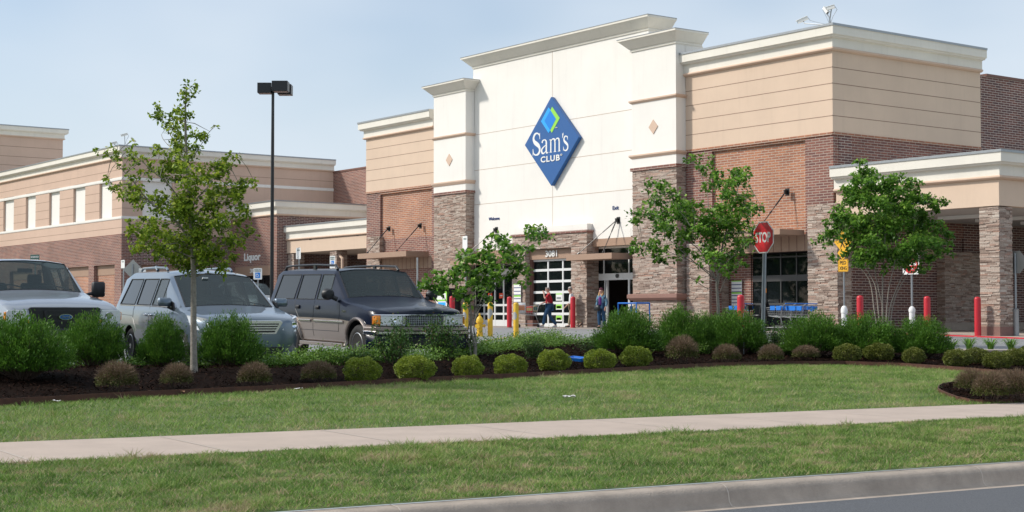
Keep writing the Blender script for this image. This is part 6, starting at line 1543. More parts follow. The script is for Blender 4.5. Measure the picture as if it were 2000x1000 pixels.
# do not enter
D = 52.5; t, p = sign_root('do_not_enter_sign', 'white and red do not enter sign half hidden behind the multi-stem tree', 'road sign', 1781.5, D, -40)
post_mb(zrel(500, D, p), .035, False).build('post', M['galv'], t)
mb = MB(); mb.lathe([(.10,-.1),(.10,zrel(610,D,p)),(.115,zrel(609,D,p)),(.115,zrel(604,D,p)),(.08,zrel(600,D,p)),(.03,zrel(598,D,p))], 16); mb.build('post_base', M['whitep'], t, smooth=40)
z = zrel(516, D, p); pl = plate(t, rect(.70,.70), z, M['whitep']); plate(pl, ngon(28,.32), z, M['signred'], .003, 'red_disc', -.042); mb = MB(); mb.box(-.24,.24,-.049,-.046,z-.045,z+.045); mb.build('white_bar', M['whitep'], pl)
stext(pl, 'DO NOT', M['whitep'], -.17, z+.10, .34, .10, -.048); stext(pl, 'ENTER', M['whitep'], -.15, z-.20, .30, .10, -.048)
# back of a stop sign, right edge
D = 51; t, p = sign_root('stop_sign', 'grey back of an octagonal sign beside the portico column', 'stop sign', 1984, D, 140)
zc = zrel(512, D, p); post_mb(zc+.3, .035, False).build('post', M['galv'], t); mb = MB(); mb.lathe([(.10,-.1),(.10,zrel(606,D,p)),(.11,zrel(604,D,p)),(.04,zrel(602,D,p))], 16); mb.build('post_base', M['galv'], t, smooth=40)
plate(t, ngon(8,R8,.5), zc, M['signback'], .005, y=-.04)
# accessible parking signs
def wheelchair(parent, x, z, s, y):
    mb = MB(); mb.prism(ngon(10,.05*s), (x-.02*s,y,z+.30*s),(1,0,0),(0,0,1),(0,-1,0),.003)
    mb.add([tuple(v) for v in ((x-.04*s,y-.003,z+.24*s),(x-.0*s,y-.003,z+.24*s),(x+.02*s,y-.003,z+.02*s),(x-.03*s,y-.003,z+.02*s))], [(0,1,2,3)])
    mb.add([tuple(v) for v in ((x-.02*s,y-.0035,z+.06*s),(x+.12*s,y-.0035,z+.06*s),(x+.12*s,y-.0035,z+.01*s),(x-.02*s,y-.0035,z+.01*s))], [(0,1,2,3)])
    mb.add([tuple(v) for v in ((x+.10*s,y-.004,z+.05*s),(x+.14*s,y-.004,z+.05*s),(x+.20*s,y-.004,z-.14*s),(x+.15*s,y-.004,z-.14*s))], [(0,1,2,3)])
    P = [(x+.02*s+.15*s*math.cos(a), z-.04*s+.15*s*math.sin(a)) for a in [math.radians(q) for q in range(110, 345, 20)]]
    for i in range(len(P)-1):
        (x0,z0),(x1,z1) = P[i],P[i+1]; k = .72; cx_0, cz_0 = x+.02*s, z-.04*s
        mb.add([(x0,y-.0045,z0),(x1,y-.0045,z1),(cx_0+(x1-cx_0)*k,y-.0045,cz_0+(z1-cz_0)*k),(cx_0+(x0-cx_0)*k,y-.0045,cz_0+(z0-cz_0)*k)], [(0,1,2,3)])
    return mb.build('wheelchair_symbol', M['whitep'], parent, fix=False)
def acc(px, D, y0, y1, yaw, label, blue_top=False, w=.34, extra=None, text=True, name='accessible_parking_sign'):
    t, p = sign_root(name, label, 'parking sign', px, D, yaw, 'accessible parking signs')
    z1_, z0_ = zrel(y0, D, p), zrel(y1, D, p); post_mb(z1_+.02, .025).build('post', M['galv'], t)
    h = z1_-z0_; zc = (z0_+z1_)/2; pl = plate(t, rect(w, h), zc, M['whitep'], y=-.03)
    if text:
        mb = MB(); mb.box(-w*.28, w*.28, -.040, -.036, zc-h*.36, zc+h*.12); b = mb.build('blue_field', M['mdblue'], pl); wheelchair(b, -.02*w/.34, zc-h*.11, h*.85, -.0405)
        stext(pl, 'RESERVED', M['signgreen'], -w*.4, zc+h*.32, w*.8, h*.09, -.038); stext(pl, 'PARKING', M['signgreen'], -w*.36, zc+h*.19, w*.72, h*.09, -.038)
    else: stext(pl, 'VAN', M['signgreen'], -w*.3, zc+h*.22, w*.6, h*.14, -.038)
    return t
acc(503.5, 58, 524, 546, -20, 'accessible parking sign with blue wheelchair square below the liquor lettering')
acc(583.5, 60, 484, 506, -58, 'narrow pale parking sign seen almost edge on before the left portico', text=False)
acc(650, 58, 500, 524, -40, 'accessible parking sign with blue square just above the SUV roof rack', w=.26)
acc(909.5, 52, 461, 488, -55, 'pale parking sign above the redbud, in front of the left stone pier', text=False, w=.28)
acc(240.5, 62, 508, 524, -62, 'narrow pale parking sign by the brick corner left of the minivan roof', text=False, w=.30)
acc(386, 60, 517, 524.5, -25, 'small blue and white sign peeping out behind the slender tree trunk', w=.30)
t, p = sign_root('bare_sign_post', 'bare galvanised sign post under the left brown awning', 'sign post', 815, 58, -50); post_mb(zrel(503, 58, p), .032).build('post', M['galv'], t)
D = 60; t, p = sign_root('warning_sign', 'grey back of a diamond road sign above the minivan roof rail', 'road sign', 258.5, D, 160); zc = zrel(526.5, D, p); post_mb(zc+.1, .03).build('post', M['galv'], t).location = (0,.05,0); plate(t, ngon(4,.40,0), zc, M['signback'], y=-.02)
mb = MB(); mb.box(-.03,.03,.0,.04,-.1,zc+.22); mb.build('post', M['galv'], t)
D = 60; t, p = sign_root('small_white_sign', 'small blank white sign just left of the minivan roof rail', 'sign', 278, D, -25); zc = zrel(528.5, D, p); post_mb(zc, .025).build('post', M['galv'], t); plate(t, rect(.30,.17), zc, M['whitep'])
D = 55; t, p = sign_root('green_sign', 'dark green reserved parking sign above the pickup roof', 'parking sign', 68, D, -35); zc = zrel(505.5, D, p); post_mb(zc+.1, .025).build('post', M['galv'], t); pl = plate(t, rect(.38,.30), zc, M['signgreen']); stext(pl, 'RESERVED', M['whitep'], -.16, zc+.03, .32, .07, -.045); stext(pl, 'PARKING', M['whitep'], -.15, zc-.09, .30, .07, -.045)
# ---- lamp post
D = 60; p = at_cam(530.5, D); p.z = gz(p.x, p.y); lp_ = thing('lamp_post', 'tall black parking lot lamp post with three box heads', 'lamp post', tuple(p), math.radians(20))
Ht = (616-168)/F*D-p.z
mb = MB(); mb.lathe([(.075,.5),(.072,Ht*.5),(.055,Ht)], 12); mb.build('pole', M['black'], lp_, smooth=60)
mb = MB(); mb.lathe([(.30,-.2),(.30,.65),(.27,.70),(.05,.70)], 24); mb.build('concrete_base', M['kerb'], lp_, smooth=40)
lp_.rotation_euler = (0,0,0)
rot = Matrix.Rotation(0, 3, 'Z'); Rv, Fv = RIGHT, FWD
for (dx, dy, dz, w, d_) in ((.34,-.25,0,.31,.30),(-.32,.08,-.02,.27,.26),(.42,.40,-.03,.27,.26)):
    c = Rv*dx+Fv*dy+Vector((0,0,Ht-.03+dz)); mb = MB(); h_ = .20
    mb.obox(c, Rv*w, Fv*d_, Vector((0,0,h_))); o = mb.build('lamp_head', M['black'], lp_, bevel=.01)
    mb = MB(); mb.obox(c-Vector((0,0,h_+.004)), Rv*w*.82, Fv*d_*.82, Vector((0,0,.003))); mb.build('lamp_lens', mat('lamp_lens', (.30,.22,.20), .2), o)
# ---- roof cameras
def rcam(label, base, head, dirv, L=.36, arm=None, base_m='galv'):
    base, head = Vector(base), Vector(head); t = thing('security_camera', label, 'security camera', tuple(base), 0, 'roof security cameras'); d = Vector(dirv).normalized(); h = head-base
    mb = MB(); a = d.cross(Vector((0,0,1))).normalized(); u = a.cross(d); mb.obox(h, d*L/2, a*.055, u*.055); mb.obox(h+u*.065+d*.02, d*L*.56, a*.07, u*.008); mb.build('housing', M['whitep'], t, bevel=.012)
    mb = MB(); mb.obox(h+d*(L/2+.003), d*.004, a*.04, u*.04); mb.build('lens', M['black'], t)
    mb = MB(); pts = [(0,0,0)]+([Vector(arm)-base] if arm else [])+[h-u*.06]; mb.tube(pts, .022, 6); e = h-d*L/2; mb.tube([e, e+Vector((0,0,-.14))-d*.08, e*.5+Vector((0,0,-.05)), Vector(pts[0])+Vector((0,0,.02))], .009, 4); mb.build('bracket', M[base_m], t); return t
Yk = YC+.1; Q = lambda px, py: onY(px, py, Yk)
rcam('roof camera reaching left on an arm above the right wing corner', Q(1618,49), Q(1568,39), -RIGHT*.9+FWD*.2-Vector((0,0,.38)), .42, Q(1571,45.6))
rcam('roof camera pointing down to the front above the right wing corner', Q(1620,48), Q(1613,20), RIGHT*.35-FWD*.5-Vector((0,0,.7)), .30, Q(1620,34))
rcam('roof camera pointing away behind the other two above the right wing', Q(1622,48), Q(1623,15), -RIGHT*.75+FWD*.3-Vector((0,0,.2)), .30, Q(1621,36))
Q = lambda px, py: onX(px, py, XLB-.1)
rcam('low roof camera above the tan corner left of the maple crown', Q(226,284), Q(222.5,279.5), -RIGHT*.9-Vector((0,0,.2)), .40)
rcam('tallest roof camera on a pole above the tan corner', Q(244,284), Q(243,263.5), -RIGHT*.95+FWD*.1-Vector((0,0,.25)), .42)
rcam('roof camera pointing right above the tan corner, touching the maple leaves', Q(246,284), Q(260,273), RIGHT*.8-Vector((0,0,.75)), .38, Q(253,277))
# ---- posters, machine
def poster(px0, px1, y0, y1, Y, label, cols_):
    x0, x1 = fx(px0,Y), fx(px1,Y); z1_, z0_ = fz(px1,y0,Y), fz(px1,y1,Y); t = thing('wall_notice', label, 'notice', ((x0+x1)/2, Y, z0_)); n = len(cols_); h = z1_-z0_
    mb = MB(); mb.box(x0, x1, Y-.03, Y-.005, z0_, z1_); mb.build('panel', M['whitep'], t, world=True)
    mb = MB()
    for (a, b, c) in cols_: mb.box(x0+.01, x1-.01, Y-.036, Y-.0305, z0_+a*h, z0_+b*h, c)
    mb.build('printed_bands', [M['navy'], M['lime']], t, world=True); return t
bands = [(.965,1.0,1),(.83,.86,0),(.69,.72,0),(.55,.58,0),(.49,.545,1),(.40,.43,0),(.26,.29,0),(.12,.15,0)]
poster(1004.5, 1018, 554, 604, YC-.43, 'white notice board with navy and green bands on the stone portal', bands)
poster(1430, 1450, 548, 598, YC+1.0, 'white notice board with navy and green bands on the lobby brick', bands)
for i, (a, b, y0, y1) in enumerate(((1086,1098,572.5,587),(1086,1098,594,604.5),(1086,1098,616,627.5))):
    Yw = Yd-.06; x0, x1 = fx(a,Yw), fx(b,Yw); t = thing('window_poster', ('upper','middle','lowest')[i]+' green and white poster taped to the glass shutter behind the man in red', 'poster', (x0, Yw, fz(b,y1,Yw)))
    mb = MB(); z1_, z0_ = fz(b,y0,Yw), fz(b,y1,Yw); mb.box(x0,x1,Yw-.004,Yw,z0_,z1_,0); mb.box(x0+.01,x1-.01,Yw-.007,Yw-.0045,z1_-.14*(i!=0)-.06,z1_-.01,1); mb.box(x0+.05,x1-.08,Yw-.007,Yw-.0045,z0_+.06,z0_+.16,2); mb.build('sheet', [M['whitep'], M['lime'], M['galv']], t, world=True)
for i, px in enumerate((957.5, 979)):
    Yw = YC+.35-.06; x0, x1 = fx(px-3.8,Yw), fx(px+3.8,Yw); z = fz(px,577.5,Yw); t = thing('door_sticker', 'small orange-red sticker on the '+('left' if i == 0 else 'right')+' glass entrance door', 'sticker', (x0,Yw,z)); mb = MB(); mb.box(x0,x1,Yw-.005,Yw,z-.12,z+.12,0); mb.box(x0+.05,x1-.05,Yw-.008,Yw-.0055,z-.02,z+.03,1); mb.build('sheet', [mat('orange_red',(.75,.08,.02),.5), M['whitep']], t, world=True)
# drinks machine by the left pier
Y0 = YC-1.35; x0, x1 = fx(852,Y0), fx(873.5,Y0); g_ = gz(x0,Y0); z1_ = fz(860,563,Y0)
t = thing('vending_machine', 'green and white vending machine against the left stone pier', 'vending machine', (x0,Y0,g_)); mb = MB(); mb.box(x0,x1,Y0,Y0+.75,g_,z1_); mb.build('cabinet', M['black'], t, world=True, bevel=.01)
mb = MB(); mb.box(x0+.02,x1-.02,Y0-.012,Y0-.002,z1_-.62,z1_-.03,1); mb.box(x0+.02,x1-.02,Y0-.012,Y0-.002,g_+.3,z1_-.63,0); mb.box(x0+.08,x1-.10,Y0-.016,Y0-.0125,z1_-.55,z1_-.25,0); fr_ = mb.build('front_panel', [M['whitep'], M['lime']], t, world=True)
mb = MB(); mb.box(x1-.02-.75,x1-.12,Y0-.016,Y0-.0125,z1_-.95,z1_-.68); mb.build('display', M['ltblue'], fr_)
# ---- shopping trolleys
def trolley(name, label, loc, rz, frame, basket, handle, grp=None):
    t = thing(name, label, 'shopping cart', tuple(loc), rz, grp); mb = MB()
    zb, zt = .52, .95
    T = [Vector(v) for v in ((-.42,-.28,zt),(-.42,.28,zt),(.45,.22,zt-.08),(.45,-.22,zt-.08))]; B_ = [Vector(v) for v in ((-.32,-.22,zb),(-.32,.22,zb),(.38,.17,zb+.06),(.38,-.17,zb+.06))]
    for i in range(4):
        j = (i+1)%4; mb.tube([T[i],T[j]], .011, 5); mb.tube([B_[i],B_[j]], .008, 5)
        for k in range(9): mb.tube([T[i].lerp(T[j],k/8), B_[i].lerp(B_[j],k/8)], .0045, 4)
        for h in (.25,.5,.75): mb.tube([B_[i].lerp(T[i],h), B_[j].lerp(T[j],h)], .0045, 4)
    for k in range(7): mb.tube([B_[0].lerp(B_[1],k/6), B_[3].lerp(B_[2],k/6)], .0045, 4)
    mb.build('basket', basket, t)
    mb = MB()
    for s in (-1,1): mb.tube([(-.58,s*.27,1.02),(-.42,s*.27,.93),(-.30,s*.24,.50),(-.42,s*.25,.16),(.46,s*.22,.14)], .014, 6); mb.tube([(-.30,s*.24,.50),(.36,s*.17,.57)], .010, 5)
    mb.tube([(.40,-.22,.14),(.40,.22,.14)], .012, 6); mb.tube([(-.40,-.25,.16),(-.40,.25,.16)], .012, 6)
    mb.build('frame', frame, t, smooth=50)
    mb = MB(); mb.tube([(-.58,-.29,1.02),(-.58,.29,1.02)], .019, 8); mb.build('handle', handle, t, smooth=50)
    for (x, y) in ((-.40,-.25),(-.40,.25),(.42,-.22),(.42,.22)):
        mb = MB(); mb.lathe([(.012,-.014),(.06,-.014),(.062,.014),(.012,.014)], 14, (x,y,.062), 'y'); mb.box(x-.012,x+.012,y-.02,y+.02,.07,.16); mb.build('caster', M['plastic'], t, smooth=40)
    return t
M['cartgrey'] = mat('cart_wire', (.40,.41,.41), .35, .7); M['cartblue'] = mat('blue_plastic', (.01,.17,.62), .4)
gm = gnd(1042, 640); AL = math.atan2(-RIGHT.y, -RIGHT.x); DW = 66.5; gm = at_cam(1033, DW); gm.z = gz(gm.x, gm.y)+.035
c1 = trolley('shopping_cart', 'grey shopping cart with groceries pushed by the man in red', gm, AL, M['cartgrey'], M['cartgrey'], M['cartgrey'])
def bag(name, label, off, sz, mats_, cat='groceries'):
    p = gm+Matrix.Rotation(AL,3,'Z')@Vector((-off[0],off[1],off[2])); t = thing(name, label, cat, tuple(p), AL); mb = MB(); a, b, c = sz
    mb.box(-a,a,-b,b,0,c,0); o = mb.build('wrapper', mats_[0], t, bevel=.03, smooth=60); mb = MB(); mb.box(-a*.8,a*.8,b+.001,b+.006,c*.3,c*.75); mb.build('print', mats_[1], t); return t
bag('grocery_pack', 'white and orange pack standing at the front of the pushed cart', (-.34,-.02,.60), (.20,.15,.46), (M['whitep'], mat('orange_print',(.75,.25,.08),.5)))
bag('grocery_bag', 'red bag of groceries in the middle of the pushed cart', (.02,-.03,.62), (.15,.15,.30), (mat('red_wrap',(.65,.06,.06),.4), mat('cream_print',(.75,.55,.20),.5)))
bag('paper_sack', 'brown sack near the handle of the pushed cart', (.28,.0,.66), (.10,.15,.30), (mat('brown_sack',(.30,.24,.13),.8), M['signgreen']))
def tat(px, y, YY): p = Vector((fx(px,YY), YY, 0)); p.z = gz(p.x,p.y)+.03; return p
c2 = trolley('shopping_cart', 'blue and grey shopping cart parked just right of the stop sign post', tat(1522,0,YC-1.3), math.pi, M['cartgrey'], M['cartgrey'], M['cartblue'])
mb = MB(); mb.box(-.62,-.59,-.26,-.01,.80,.93); mb.box(-.62,-.59,.02,.27,.80,.93); mb.obox((-.35,-.29,.82),(.10,0,0),(0,.004,0),(0,0,.07)); mb.build('child_seat', M['cartblue'], c2)
mb = MB(); mb.obox((.05,.30,.86),(.12,0,0),(0,.004,0),(0,0,.08)); mb.obox((-.24,.30,.86),(.12,0,0),(0,.004,0),(0,0,.08)); mb.build('advert_panel', M['cartblue'], c2)
for i, (px, lb) in enumerate(((1541,'shopping cart nested at the right of the lobby opening'),(1562,'rightmost shopping cart of the row in the lobby opening'),(1440,'shopping cart beside the lobby notice board, left of the red bollard'))):
    dup(c2, tuple(tat(px,0,YC-1.2 if px > 1500 else YC+.3)), math.pi, lb)
# flat blue cart by the open door
pc = tat(1238, 0, YC-2.4); t = thing('platform_cart', 'blue tubular platform cart beside the woman by the open door', 'cart', tuple(pc), math.pi)
mb = MB()
for s in (-.35,.35): mb.tube([(-.55,s,.12),(-.55,s,1.04),(.55,s,1.04),(.55,s,.12)], .032, 8)
mb.tube([(-.55,-.35,1.04),(-.55,.35,1.04)], .032, 8); mb.tube([(.55,-.35,1.04),(.55,.35,1.04)], .032, 8); mb.box(-.5,.5,-.33,.33,1.01,1.06); mb.build('frame', M['cartblue'], t, smooth=50); mb = MB(); mb.box(-.6,.6,-.36,.36,.18,.24); mb.build('deck', M['cartblue'], t)
for (x,y) in ((-.5,-.3),(-.5,.3),(.5,-.3),(.5,.3)):
    mb = MB(); mb.lathe([(.02,-.02),(.085,-.02),(.085,.02),(.02,.02)], 14, (x,y,.09), 'y'); mb.build('caster', M['plastic'], t)
# mobility scooter
ps = tat(1477, 0, YC-1.0); t = thing('mobility_scooter', 'black mobility scooter with an orange flag light beside the stop sign post', 'scooter', tuple(ps), math.pi)
mb = MB(); mb.box(-.5,.5,-.22,.22,.14,.30); mb.build('chassis', M['plastic'], t, bevel=.05, smooth=50); mb = MB(); mb.box(-.40,.02,-.24,.24,.52,.62); mb.obox((-.40,0,.80),(.05,0,.0),(0,.22,0),(-.05,0,.24)); mb.build('seat', M['black'], t, bevel=.04, smooth=50)
mb = MB(); mb.tube([(.42,0,.25),(.32,0,.95)], .03, 8); mb.tube([(.30,-.25,.98),(.34,0,.95),(.30,.25,.98)], .018, 6); mb.obox((.36,0,.86),(.06,0,0),(0,.12,0),(0,0,.08)); mb.build('tiller', M['plastic'], t, smooth=50)
mb = MB(); mb.tube([(-.5,0,.25),(-.5,0,1.42)], .018, 6); mb.build('flag_pole', M['black'], t); mb = MB(); mb.lathe([(.03,1.42),(.035,1.44),(.03,1.58),(.005,1.6)], 10, (-.5,0,0)); mb.build('beacon', M['amber'], t)
mb = MB(); mb.obox((.43,0,.82),(.02,0,0),(0,.07,0),(0,0,.04)); mb.build('basket_panel', M['signred'], t)
for (x,y) in ((-.38,-.26),(-.38,.26),(.38,-.2),(.38,.2)):
    mb = MB(); mb.lathe([(.04,-.04),(.13,-.04),(.14,0),(.13,.04),(.04,.04)], 16, (x,y,.14), 'y'); mb.build('wheel', M['rubber'], t, smooth=40)
# ---- litter
def litter(name, label, px, py, mb, mats_, rz=0):
    g = gndb(px, py) if py < fyi(px) else gnd(px, py); t = mb.build(name, mats_, None, bevel=.004); t.location = g+Vector((0,0,.03)); t.rotation_euler = (random.uniform(-.1,.1), random.uniform(-.1,.1), rz); return tag(t, label, 'litter')
mb = MB(); mb.add([(-.17,-.11,0),(.17,-.11,0),(.17,.11,0),(-.17,.11,0),(-.20,-.14,.09),(.20,-.14,.09),(.20,.14,.09),(-.20,.14,.09),(-.185,-.125,.09),(.185,-.125,.09),(.185,.125,.09),(-.185,.125,.09),(-.16,-.10,.012),(.16,-.10,.012),(.16,.10,.012),(-.16,.10,.012)],
  [(0,3,2,1),(0,1,5,4),(1,2,6,5),(2,3,7,6),(3,0,4,7),(4,5,9,8),(5,6,10,9),(6,7,11,10),(7,4,8,11),(8,9,13,12),(9,10,14,13),(10,11,15,14),(11,8,12,15),(12,13,14,15)])
o = litter('plastic_tray', 'bright blue plastic tray lying in the mulch between two round shrubs', 1127, 708, mb, M['cartblue'], YAW-.3); o.scale = (.85,.85,.85)
def crumple(a, b, c, seed):
    r = random.Random(seed); mb = MB(); n, m = 7, 5
    for i in range(n):
        for j in range(m): mb.v.append(((i/(n-1)-.5)*a+r.uniform(-.01,.01), (j/(m-1)-.5)*b+r.uniform(-.01,.01), c*r.random()))
    for i in range(n-1):
        for j in range(m-1): mb.f.append((i*m+j,(i+1)*m+j,(i+1)*m+j+1,i*m+j+1)); mb.m.append(0)
    return mb
paper = mat('dirty_paper', (.62,.60,.58), .8, var=.2, vscale=20)
for (px, py, a, b, c, lb, m_l) in ((1112,784,.17,.08,.045,'crumpled white paper lying on the lawn near the sidewalk',paper),(583,766,.12,.05,.02,'white paper scrap against the steel edging',paper),(355,773,.10,.04,.03,'tan leaf litter scrap on the steel edging below the slender tree',mat('tan_scrap',(.40,.22,.12),.8)),(110,791,.09,.04,.02,'pale scrap of litter on the lawn at the far left',paper),(1092,733,.05,.03,.015,'tiny white scrap on the lawn edge below the clipped balls',paper)):
    litter('litter_scrap', lb, px, py, crumple(a,b,c,px), m_l, YAW+random.uniform(-.4,.4)).location.z += .015
mb = MB(); mb.tube([(-.09,0,.03),(.03,0,.03),(.06,0,.03),(.09,0,.03)], [.03,.032,.014,.013], 12); o = mb.build('plastic_bottle', mat('green_plastic',(.10,.55,.28),.2,coat=.5)); o.location = gndb(572,706)+Vector((0,0,.16)); o.rotation_euler = (0,.7,YAW+.2); tag(o, 'small green plastic bottle caught in the ground cover below the minivan', 'litter')
mb = MB(); mb.tube([(0,0,0),(0,0,.9)], .006, 5); g_ = gndb(1443, 690); o = thing('marker_flag', 'small orange marker flag among the tall shrubs by the forked trunk', 'marker flag', tuple(g_)); mb.build('stake', M['galv'], o); zf_ = (616-637)/F*depth(g_)-g_.z
mb = MB(); mb.box(-.035,.035,-.003,.003,zf_-.04,zf_+.04); mb.build('flag', mat('flag_orange',(.80,.07,.03),.5), o); o.rotation_euler = (0,0,YAW); o.location += -FWD*.75; 
# parking stripes near the hydrant
mb = MB(); 
for (a, b) in (((940,668),(1003,658)),((965,672),(1035,660)),((1060,653),(1110,655)),((700,702),(722,690))):
    A, B_ = gnd(*a), gnd(*b); d = (B_-A).normalized(); nn = Vector((-d.y,d.x,0))*.05; q = [A-nn,A+nn,B_+nn,B_-nn]; mb.add([(v.x,v.y,gz(v.x,v.y)+.019) for v in q], [(0,1,2,3)])
struct(mb.build('parking_markings', mat('faded_yellow_line',(.55,.38,.14),.9,var=.3,vscale=9), fix=False))
# ================================================================== people
def skin(name, V, E, m, parent, sub=2):
    me = bpy.data.meshes.new(name); me.from_pydata([v[0] for v in V], E, []); o = bpy.data.objects.new(name, me); C.objects.link(o)
    md = o.modifiers.new('s', 'SKIN'); md.use_smooth_shade = True
    for i, v in enumerate(V):
        r = v[1]; me.skin_vertices[0].data[i].radius = (r, r) if not isinstance(r, tuple) else r; me.skin_vertices[0].data[i].use_root = (i == 0)
    o.modifiers.new('u', 'SUBSURF').levels = sub
    dg = bpy.context.evaluated_depsgraph_get(); dg.update(); m2 = bpy.data.meshes.new_from_object(o.evaluated_get(dg)); m2.name = name; o.modifiers.clear(); o.data = m2
    m2.materials.clear(); m2.materials.append(m); m2.polygons.foreach_set('use_smooth', [True]*len(m2.polygons)); o.parent = parent; return o
M['skin'] = mat('skin', (.52,.30,.22), .6); M['eye'] = mat('eye_dark', (.03,.02,.02), .3)
def person(label, loc, rz, J, cl, hgt=1.78, hair=None, build=1.0):
    """J: joint positions in metres (x forward, y left, z up)"""
    t = thing('person', label, 'person', tuple(loc), rz); b = build; V, E = [], []
    def add(p, r, prev=None): V.append((Vector(p), r)); E.append((prev, len(V)-1)) if prev is not None else None; return len(V)-1
    pel = add(J['pelvis'], .145*b); wst = add(J['waist'], .135*b, pel); ch = add(J['chest'], (.155*b, .13*b), wst); nk = add(J['neck'], .058, ch)
    hb = add(J['head']-Vector((0,0,.06)), .075, nk); hd = add(J['head']+Vector((0,0,.03)), .092, hb); add(J['head']+Vector((0,0,.10)), .060, hd)
    nose = add(J['head']+J['look']*.105+Vector((0,0,-.005)), .020, hd)
    for s, k in (('r',-1),('l',1)):
        sh = add(J[s+'sh'], .060, ch); el = add(J[s+'el'], .042, sh); wr = add(J[s+'wr'], .028, el); d = (J[s+'wr']-J[s+'el']).normalized(); pm = add(J[s+'wr']+d*.07, .034, wr)
        side = d.cross(Vector((0,0,1))); side = side.normalized() if side.length > .1 else Vector((0,1,0)); dn = Vector((0,0,-1)) if abs(d.z) < .8 else Vector((1,0,0))
        for f, (o_, L) in enumerate(((-.03,.065),(-.01,.075),(.01,.07),(.03,.055))):
            f1 = add(J[s+'wr']+d*.11+side*o_, .009, pm); add(J[s+'wr']+d*(.11+L*.6)+side*o_+dn*.02, .007, f1)
        th = add(J[s+'wr']+d*.05+side*.045, .011, wr); add(J[s+'wr']+d*.09+side*.055+dn*.01, .008, th)
        hp = add(J[s+'hip'], .095*b, pel); kn = add(J[s+'kn'], .062, hp); an = add(J[s+'an'], .040, kn); add(J[s+'an']+J[s+'toe']*.15+Vector((0,0,-.045)), .035, an)
    skin('body', V, E, M['skin'], t)
    for e in (-1,1):
        mb = MB(); sd_ = J['look'].cross(Vector((0,0,1)))*e*.034; c = J['head']+J['look']*.085+sd_+Vector((0,0,.025)); mb.lathe([(.002,-.01),(.010,0),(.002,.01)], 8, tuple(c)); mb.build('eye', M['eye'], t)
        mb = MB(); c = J['head']+J['look'].cross(Vector((0,0,1)))*e*.092+Vector((0,0,.0)); mb.obox(c, J['look']*.018, J['look'].cross(Vector((0,0,1)))*.008, Vector((0,0,.030))); mb.build('ear', M['skin'], t, bevel=.006, smooth=60)
    mb = MB(); c = J['head']+J['look']*.095+Vector((0,0,-.045)); mb.obox(c, J['look']*.006, J['look'].cross(Vector((0,0,1)))*.024, Vector((0,0,.006))); mb.build('mouth', mat('lips',(.35,.12,.10),.6), t)
    # shirt
    SV, SE = [], []
    def ad(p, r, prev=None): SV.append((Vector(p), r)); SE.append((prev, len(SV)-1)) if prev is not None else None; return len(SV)-1
    a0 = ad(J['pelvis']+Vector((0,0,.02)), .165*b); a1 = ad(J['waist'], .160*b, a0); a2 = ad(J['chest'], (.175*b,.15*b), a1); ad(J['neck']-Vector((0,0,.03)), .078, a2)
    for s in 'rl':
        x = ad(J[s+'sh'], .078, a2); e_ = J[s+'sh'].lerp(J[s+'el'], cl.get('sleeve', .85)); y = ad(e_, .066, x)
        if cl.get('long'): z = ad(J[s+'el'], .056, y); ad(J[s+'el'].lerp(J[s+'wr'],.9), .040, z)
    skin('shirt', SV, SE, cl['shirt'], t)
    # trousers
    SV, SE = [], []; a0 = ad(J['pelvis']+Vector((0,0,.0)), .158*b)
    for s in 'rl':
        x = ad(J[s+'hip'], .110*b, a0); y = ad(J[s+'kn'], .082, x); ad(J[s+'an']+Vector((0,0,.02)), .066, y)
    skin('trousers', SV, SE, cl['trousers'], t)
    for s in 'rl':
        a = J[s+'an']; d = J[s+'toe']; SV, SE = [], []; x = ad(a+Vector((0,0,-.03))-d*.05, .048); y = ad(a+d*.08+Vector((0,0,-.045)), .045, x); ad(a+d*.19+Vector((0,0,-.055))+Vector((0,0,d.z*.0)), .036, y); skin('shoe', SV, SE, cl['shoe'], t)
    if hair:
        mb = MB(); n = 12
        col, kind = hair
        bm = bmesh.new(); bmesh.ops.create_icosphere(bm, subdivisions=3, radius=.104); me = bpy.data.meshes.new('hair')
        for v in list(bm.verts):
            f_ = v.co.normalized().dot(J['look']); lim = {'fringe': -.02, 'short': .02, 'cap': .022}[kind]
            if v.co.z < lim and f_ > -.35+(.0 if kind != 'cap' else .2) or v.co.z < -.055: bm.verts.remove(v)
            elif kind == 'fringe' and v.co.z > .055: bm.verts.remove(v)
            else: v.co.z *= 1.12
        bm.to_mesh(me); bm.free(); me.materials.append(col); o = bpy.data.objects.new('hair' if kind != 'cap' else 'knit_hat', me); C.objects.link(o); o.parent = t; o.location = J['head']+Vector((0,0,.035)) - J['look']*.008
        so = o.modifiers.new('t', 'SOLIDIFY'); so.thickness = .012; me.polygons.foreach_set('use_smooth', [True]*len(me.polygons))
    return t
V3 = lambda *a: Vector(a)
look = V3(.94,.0,-.34)
Jw = dict(pelvis=V3(0,0,.96), waist=V3(.0,0,1.12), chest=V3(.01,0,1.34), neck=V3(.03,0,1.51), head=V3(.08,0,1.64), look=look,
  rsh=V3(.01,-.19,1.42), rel=V3(.06,-.24,1.16), rwr=V3(.30,-.20,1.05), lsh=V3(.01,.19,1.42), lel=V3(.20,.22,1.24), lwr=V3(.24,.10,1.47),
  rhip=V3(0,-.09,.92), rkn=V3(-.02,-.10,.50), ran=V3(-.30,-.10,.10), rtoe=V3(.95,0,-.1), lhip=V3(0,.09,.92), lkn=V3(.20,.10,.52), lan=V3(.27,.10,.09), ltoe=V3(1,0,.1))
jeans = mat('blue_jeans', (.02,.07,.15), .9, var=.15, vscale=10); white_sh = mat('white_cloth', (.72,.73,.75), .9)
def loc_(px, YY): p = Vector((fx(px,YY), YY, 0)); p.z = gz(p.x,p.y)+.03; return p
def locD(px, D): p = at_cam(px, D); p.z = gz(p.x,p.y)+.02; return p
